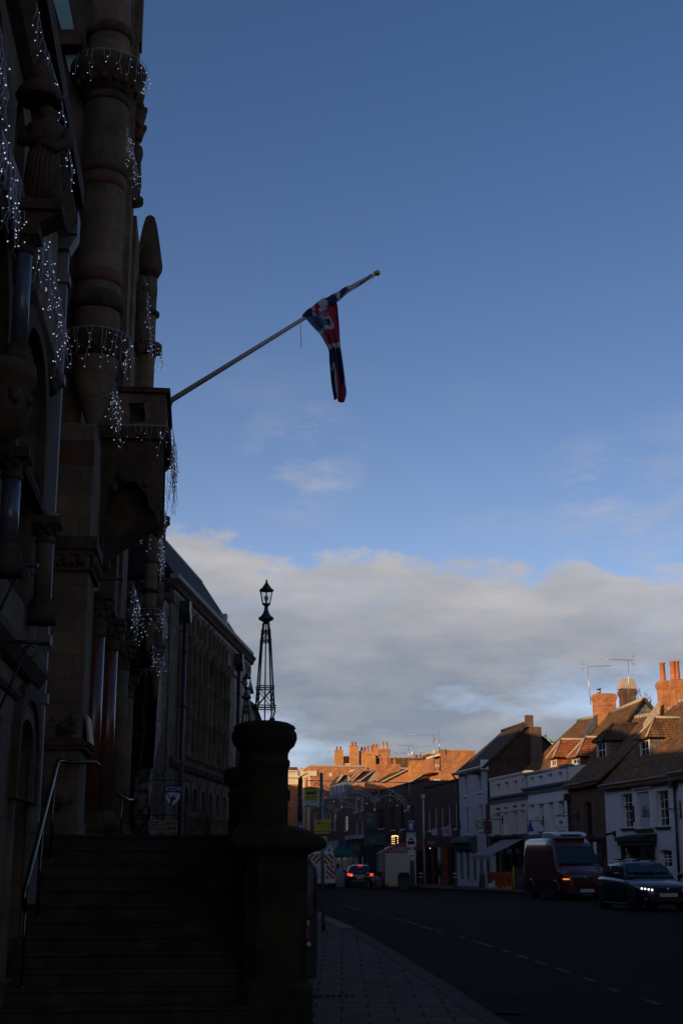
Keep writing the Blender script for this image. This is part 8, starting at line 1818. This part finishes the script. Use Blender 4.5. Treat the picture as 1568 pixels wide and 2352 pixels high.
icicles('icicle lights along the near side of the balcony', [(s_b - .12, yb + (1.55 - yb) * (1 - i / 6) - .02, zpb + .02) for i in range(7)], (.2, .6), .09, 9)
icicles('icicle lights along the street front of the balcony', [(s_b + .1 + (s_e - s_b) * i / 8, yb - .13, zpb + .02) for i in range(9)], (.6, 1.2), .09, 10)
icicles('column of icicle lights on the spired turret', lineS(27.6, (334, 635), (338, 680), (345, 740), (349, 790)), (.2, .5), .05, 11)
icicles('icicle lights round the capital of the spired turret', arc(T2, r2 * 1.75, z2(794), R(150), R(330), 10), (.2, .5), .07, 12)
icicles('icicle lights on the capital below the balcony', arc(T3, .30, z3(1176), R(120), R(330), 10), (.2, .7), .05, 13)
icicles('icicle lights on the corbel left of the slim turret', lineS(29.4, (304, 1200), (326, 1196), (345, 1200)), (.3, .7), .05, 14)
icicles('bunch of icicle lights hanging low over the arches', lineS(29.0, (304, 1336), (314, 1360), (322, 1390)), (.5, 1.0), .03, 15)
icicles('icicle lights on the lower capital of the slim turret', arc(T3, .27, z3(1402), R(120), R(320), 10), (.2, .6), .06, 16)
icicles('vertical icicle lights beside the flint wing roof', lineS(33.0, (368, 1200), (372, 1230), (374, 1260)), (.5, 1.1), .03, 17)
icicles('icicle lights on the farthest small corbelled turret', lineS(32.4, (350, 1470), (358, 1490), (372, 1492), (386, 1496)), (.3, .7), .05, 18)
# ================================================================== flagpole and flag
mat('polegrey', (.46, .44, .43), .45, .08, 4, .02); mat('flagnavy', (.012, .028, .085), .8, .12, 12, .15); mat('flagsteel', (.05, .10, .19), .8, .1, 12, .15); mat('flagred', (.26, .012, .03), .8, .12, 12, .15); mat('flagwhite', (.42, .42, .46), .8, .06, 12, .15); mat('flagpink', (.28, .11, .16), .8, .1, 12, .15)
sF = (s_b + s_e) / 2
y0, z0_ = onS(386, 924, sF); y1, z1_ = onS(862, 630, sF)
fp = thing('flagpole', 'grey flagpole slanting out from the balcony over the street', 'flagpole', (0, 0, 0), A1)
p0, p1 = Vector((sF, y0 + .15, z0_ - .15 * (z1_ - z0_) / (y0 - y1))), Vector((sF, y1, z1_))
b = MB(); b.tube(p0, p1, .052, .030, 14); b.build('pole', 'polegrey', fp)
b = MB(); b.ball(p1 + (p1 - p0).normalized() * .05, .055, 12, (1, 1, 1)); b.lathe([(.036, -.02), (.04, .02), (.03, .05)], 0, 0, 10); b.v = b.v[:-30] + [tuple(p1 + Vector(v)) for v in b.v[-30:]]; b.build('finial', 'goldleaf', fp)
b = MB(); b.box(sF - .12, yb - .03, z0_ - .25, sF + .12, yb, z0_ + .15); b.tube((sF, yb - .02, z0_ - .2), p0.lerp(p1, .06), .02, None, 6); b.build('pole_socket', 'ironblack', fp)
zF = lambda x, y: onS(*z(17, x, y), sF)
b = MB(); cp_ = [zF(978, 432), zF(979, 480), zF(982, 540), zF(984, 590), zF(980, 615)]; b.path([(sF + .02 * sin(i), c[0], c[1]) for i, c in enumerate(cp_)], .006, 4); b.build('halyard', 'cablegrey', fp)
fg = thing('flag', 'limp red, white and blue union flag furled round the pole and hanging down', 'flag', (0, 0, 0), A1)
def catm(pts, t):
    n = len(pts) - 1; x = min(n - 1e-6, t * n); i = int(x); f = x - i; P_ = lambda k: pts[max(0, min(n, k))]
    out = []
    for k in (0, 1):
        a, c, d, e = P_(i - 1)[k], P_(i)[k], P_(i + 1)[k], P_(i + 2)[k]
        out.append(.5 * (2 * c + (d - a) * f + (2 * a - 5 * c + 4 * d - e) * f * f + (3 * c - a - 3 * d + e) * f ** 3))
    return out
Lf = [(1008, 384), (1012, 408), (1050, 460), (1115, 527), (1152, 585), (1177, 635), (1182, 700), (1190, 800), (1196, 870), (1212, 975)]
Rt = [(1165, 288), (1228, 300), (1240, 390), (1248, 480), (1254, 570), (1263, 660), (1275, 760), (1285, 860), (1293, 940), (1278, 1004)]
POLY = [('flagnavy', [(950, 250), (1350, 250), (1350, 1100), (950, 1100)]), ('flagred', [(1160, 330), (1260, 300), (1260, 575), (1170, 575)]), ('flagsteel', [(1000, 400), (1100, 390), (1170, 420), (1190, 460), (1105, 505), (1000, 420)]),
    ('flagwhite', [(1085, 325), (1160, 290), (1185, 300), (1135, 310), (1160, 350), (1100, 375)]), ('flagred', [(1055, 350), (1085, 335), (1115, 375), (1085, 395)]), ('flagwhite', [(1040, 362), (1055, 350), (1090, 395), (1075, 400)]), ('flagpink', [(1100, 378), (1165, 360), (1185, 410), (1140, 415)]), ('flagwhite', [(1105, 390), (1140, 412), (1180, 395), (1216, 480), (1195, 490), (1160, 410), (1135, 422)]), ('flagnavy', [(1160, 420), (1180, 410), (1192, 455), (1165, 455)]),
    ('flagwhite', [(1095, 505), (1150, 465), (1215, 455), (1218, 490), (1160, 490), (1115, 527)]), ('flagred', [(1115, 527), (1160, 490), (1260, 480), (1260, 575), (1165, 600)]), ('flagpink', [(1115, 527), (1165, 498), (1172, 590), (1160, 600)]), ('flagred', [(1190, 320), (1260, 290), (1260, 575), (1222, 570)]), ('flagwhite', [(1150, 600), (1225, 583), (1262, 570), (1262, 612), (1222, 612), (1170, 632)]),
    ('flagwhite', [(1248, 600), (1300, 600), (1310, 1000), (1290, 1000), (1262, 700)]), ('flagnavy', [(1222, 615), (1252, 612), (1278, 800), (1282, 870), (1235, 760)]), ('flagred', [(1218, 760), (1236, 780), (1270, 960), (1282, 1010), (1244, 1010), (1225, 850)]), ('flagwhite', [(1208, 720), (1220, 760), (1230, 860), (1246, 1010), (1232, 1010), (1215, 860)]), ('flagwhite', [(1190, 760), (1212, 710), (1200, 790)]), ('flagpink', [(1262, 860), (1280, 870), (1296, 930), (1282, 1010), (1270, 960)])]
FM = ['flagnavy', 'flagsteel', 'flagred', 'flagwhite', 'flagpink']
def inside(p, poly):
    r_ = False; j = len(poly) - 1
    for i in range(len(poly)):
        if (poly[i][1] > p[1]) != (poly[j][1] > p[1]) and p[0] < (poly[j][0] - poly[i][0]) * (p[1] - poly[i][1]) / (poly[j][1] - poly[i][1]) + poly[i][0]: r_ = not r_
        j = i
    return r_
b = MB(); nu, nv = 44, 110; vs = []; px = []
for j in range(nv + 1):
    t_ = j / nv; l_, r_ = catm(Lf, t_), catm(Rt, t_); wd = r_[0] - l_[0]
    for i in range(nu + 1):
        u_ = i / nu; x = l_[0] + wd * u_; y = l_[1] + (r_[1] - l_[1]) * u_; px.append((x, y)); c = zF(x, y)
        dep = .05 * sin(u_ * 9 + t_ * 2.5) * (0.25 + .75 * t_) + .03 * sin(u_ * 17 - t_ * 6) * min(1, t_ * 3) + .02 * sin(t_ * 22 + u_ * 5) * (1 - t_)
        vs.append((sF + dep - .035, c[0], c[1]))
b.v = vs
for j in range(nv):
    for i in range(nu):
        k = j * (nu + 1) + i; cxy = ((px[k][0] + px[k + nu + 2][0]) / 2, (px[k][1] + px[k + nu + 2][1]) / 2); m_ = 0
        for nm, pl2 in POLY:
            if inside(cxy, pl2): m_ = FM.index(nm)
        b.f.append((k, k + 1, k + nu + 2, k + nu + 1)); b.mi.append(m_); b.sm.append(True)
o = b.build('hanging_cloth', FM, fg, merge=False); sm_ = o.modifiers.new('solid', 'SOLIDIFY'); sm_.thickness = .006
# furled part: cloth wound round the pole in slanting stripes
b = MB(); nseg, nr = 70, 20; vs = []; A_ = zF(1020, 382); d_ = (p1 - p0).normalized(); e1 = Vector((1, 0, 0)); e2 = d_.cross(e1)
wp = [(1000, 398, .062), (1050, 362, .085), (1100, 334, .11), (1160, 300, .135), (1200, 282, .12), (1240, 252, .095), (1290, 215, .075), (1340, 188, .066), (1400, 155, .055), (1450, 125, .048), (1478, 108, .045)]
for j in range(nseg + 1):
    x = j / nseg * (len(wp) - 1); i = min(len(wp) - 2, int(x)); f = x - i; w = [wp[i][k] + (wp[i + 1][k] - wp[i][k]) * f for k in range(3)]; c = zF(w[0], w[1] + 0); cen = Vector((sF, c[0], c[1]))
    for k in range(nr):
        a = 2 * pi * k / nr; r_ = w[2] * .8 * (1 + .10 * sin(3 * (a + j * .16)) + .05 * sin(5 * a - j * .2)); vs.append(cen + (e1 * cos(a) + e2 * sin(a)) * r_)
b.v = [tuple(v) for v in vs]
bands = [(1042, 0), (1058, 3), (1090, 2), (1138, 3), (1208, 0), (1232, 3)]
for j in range(nseg):
    x = j / nseg * (len(wp) - 1); i = min(len(wp) - 2, int(x)); px_ = wp[i][0] + (wp[i + 1][0] - wp[i][0]) * (x - i)
    for k in range(nr):
        a = 2 * pi * k / nr; xe = px_ + 14 * cos(a) + 6 * sin(2 * a); m_ = None
        for lim, mm in bands:
            if xe < lim: m_ = mm; break
        if m_ is None:
            w_ = (k / nr * 10 + (px_ - 1232) * .026) % 10; m_ = 2 if w_ < 1.6 else (3 if w_ < 4.2 else (0 if w_ < (7.2 if px_ < 1300 else 5.2) else (3 if w_ < 9.2 else 2)))
            if px_ > 1400: m_ = 2 if w_ < 1.5 else 3
        b.f.append((j * nr + k, j * nr + (k + 1) % nr, (j + 1) * nr + (k + 1) % nr, (j + 1) * nr + k)); b.mi.append(m_); b.sm.append(True)
b.build('furled_cloth', FM, fg, merge=False)
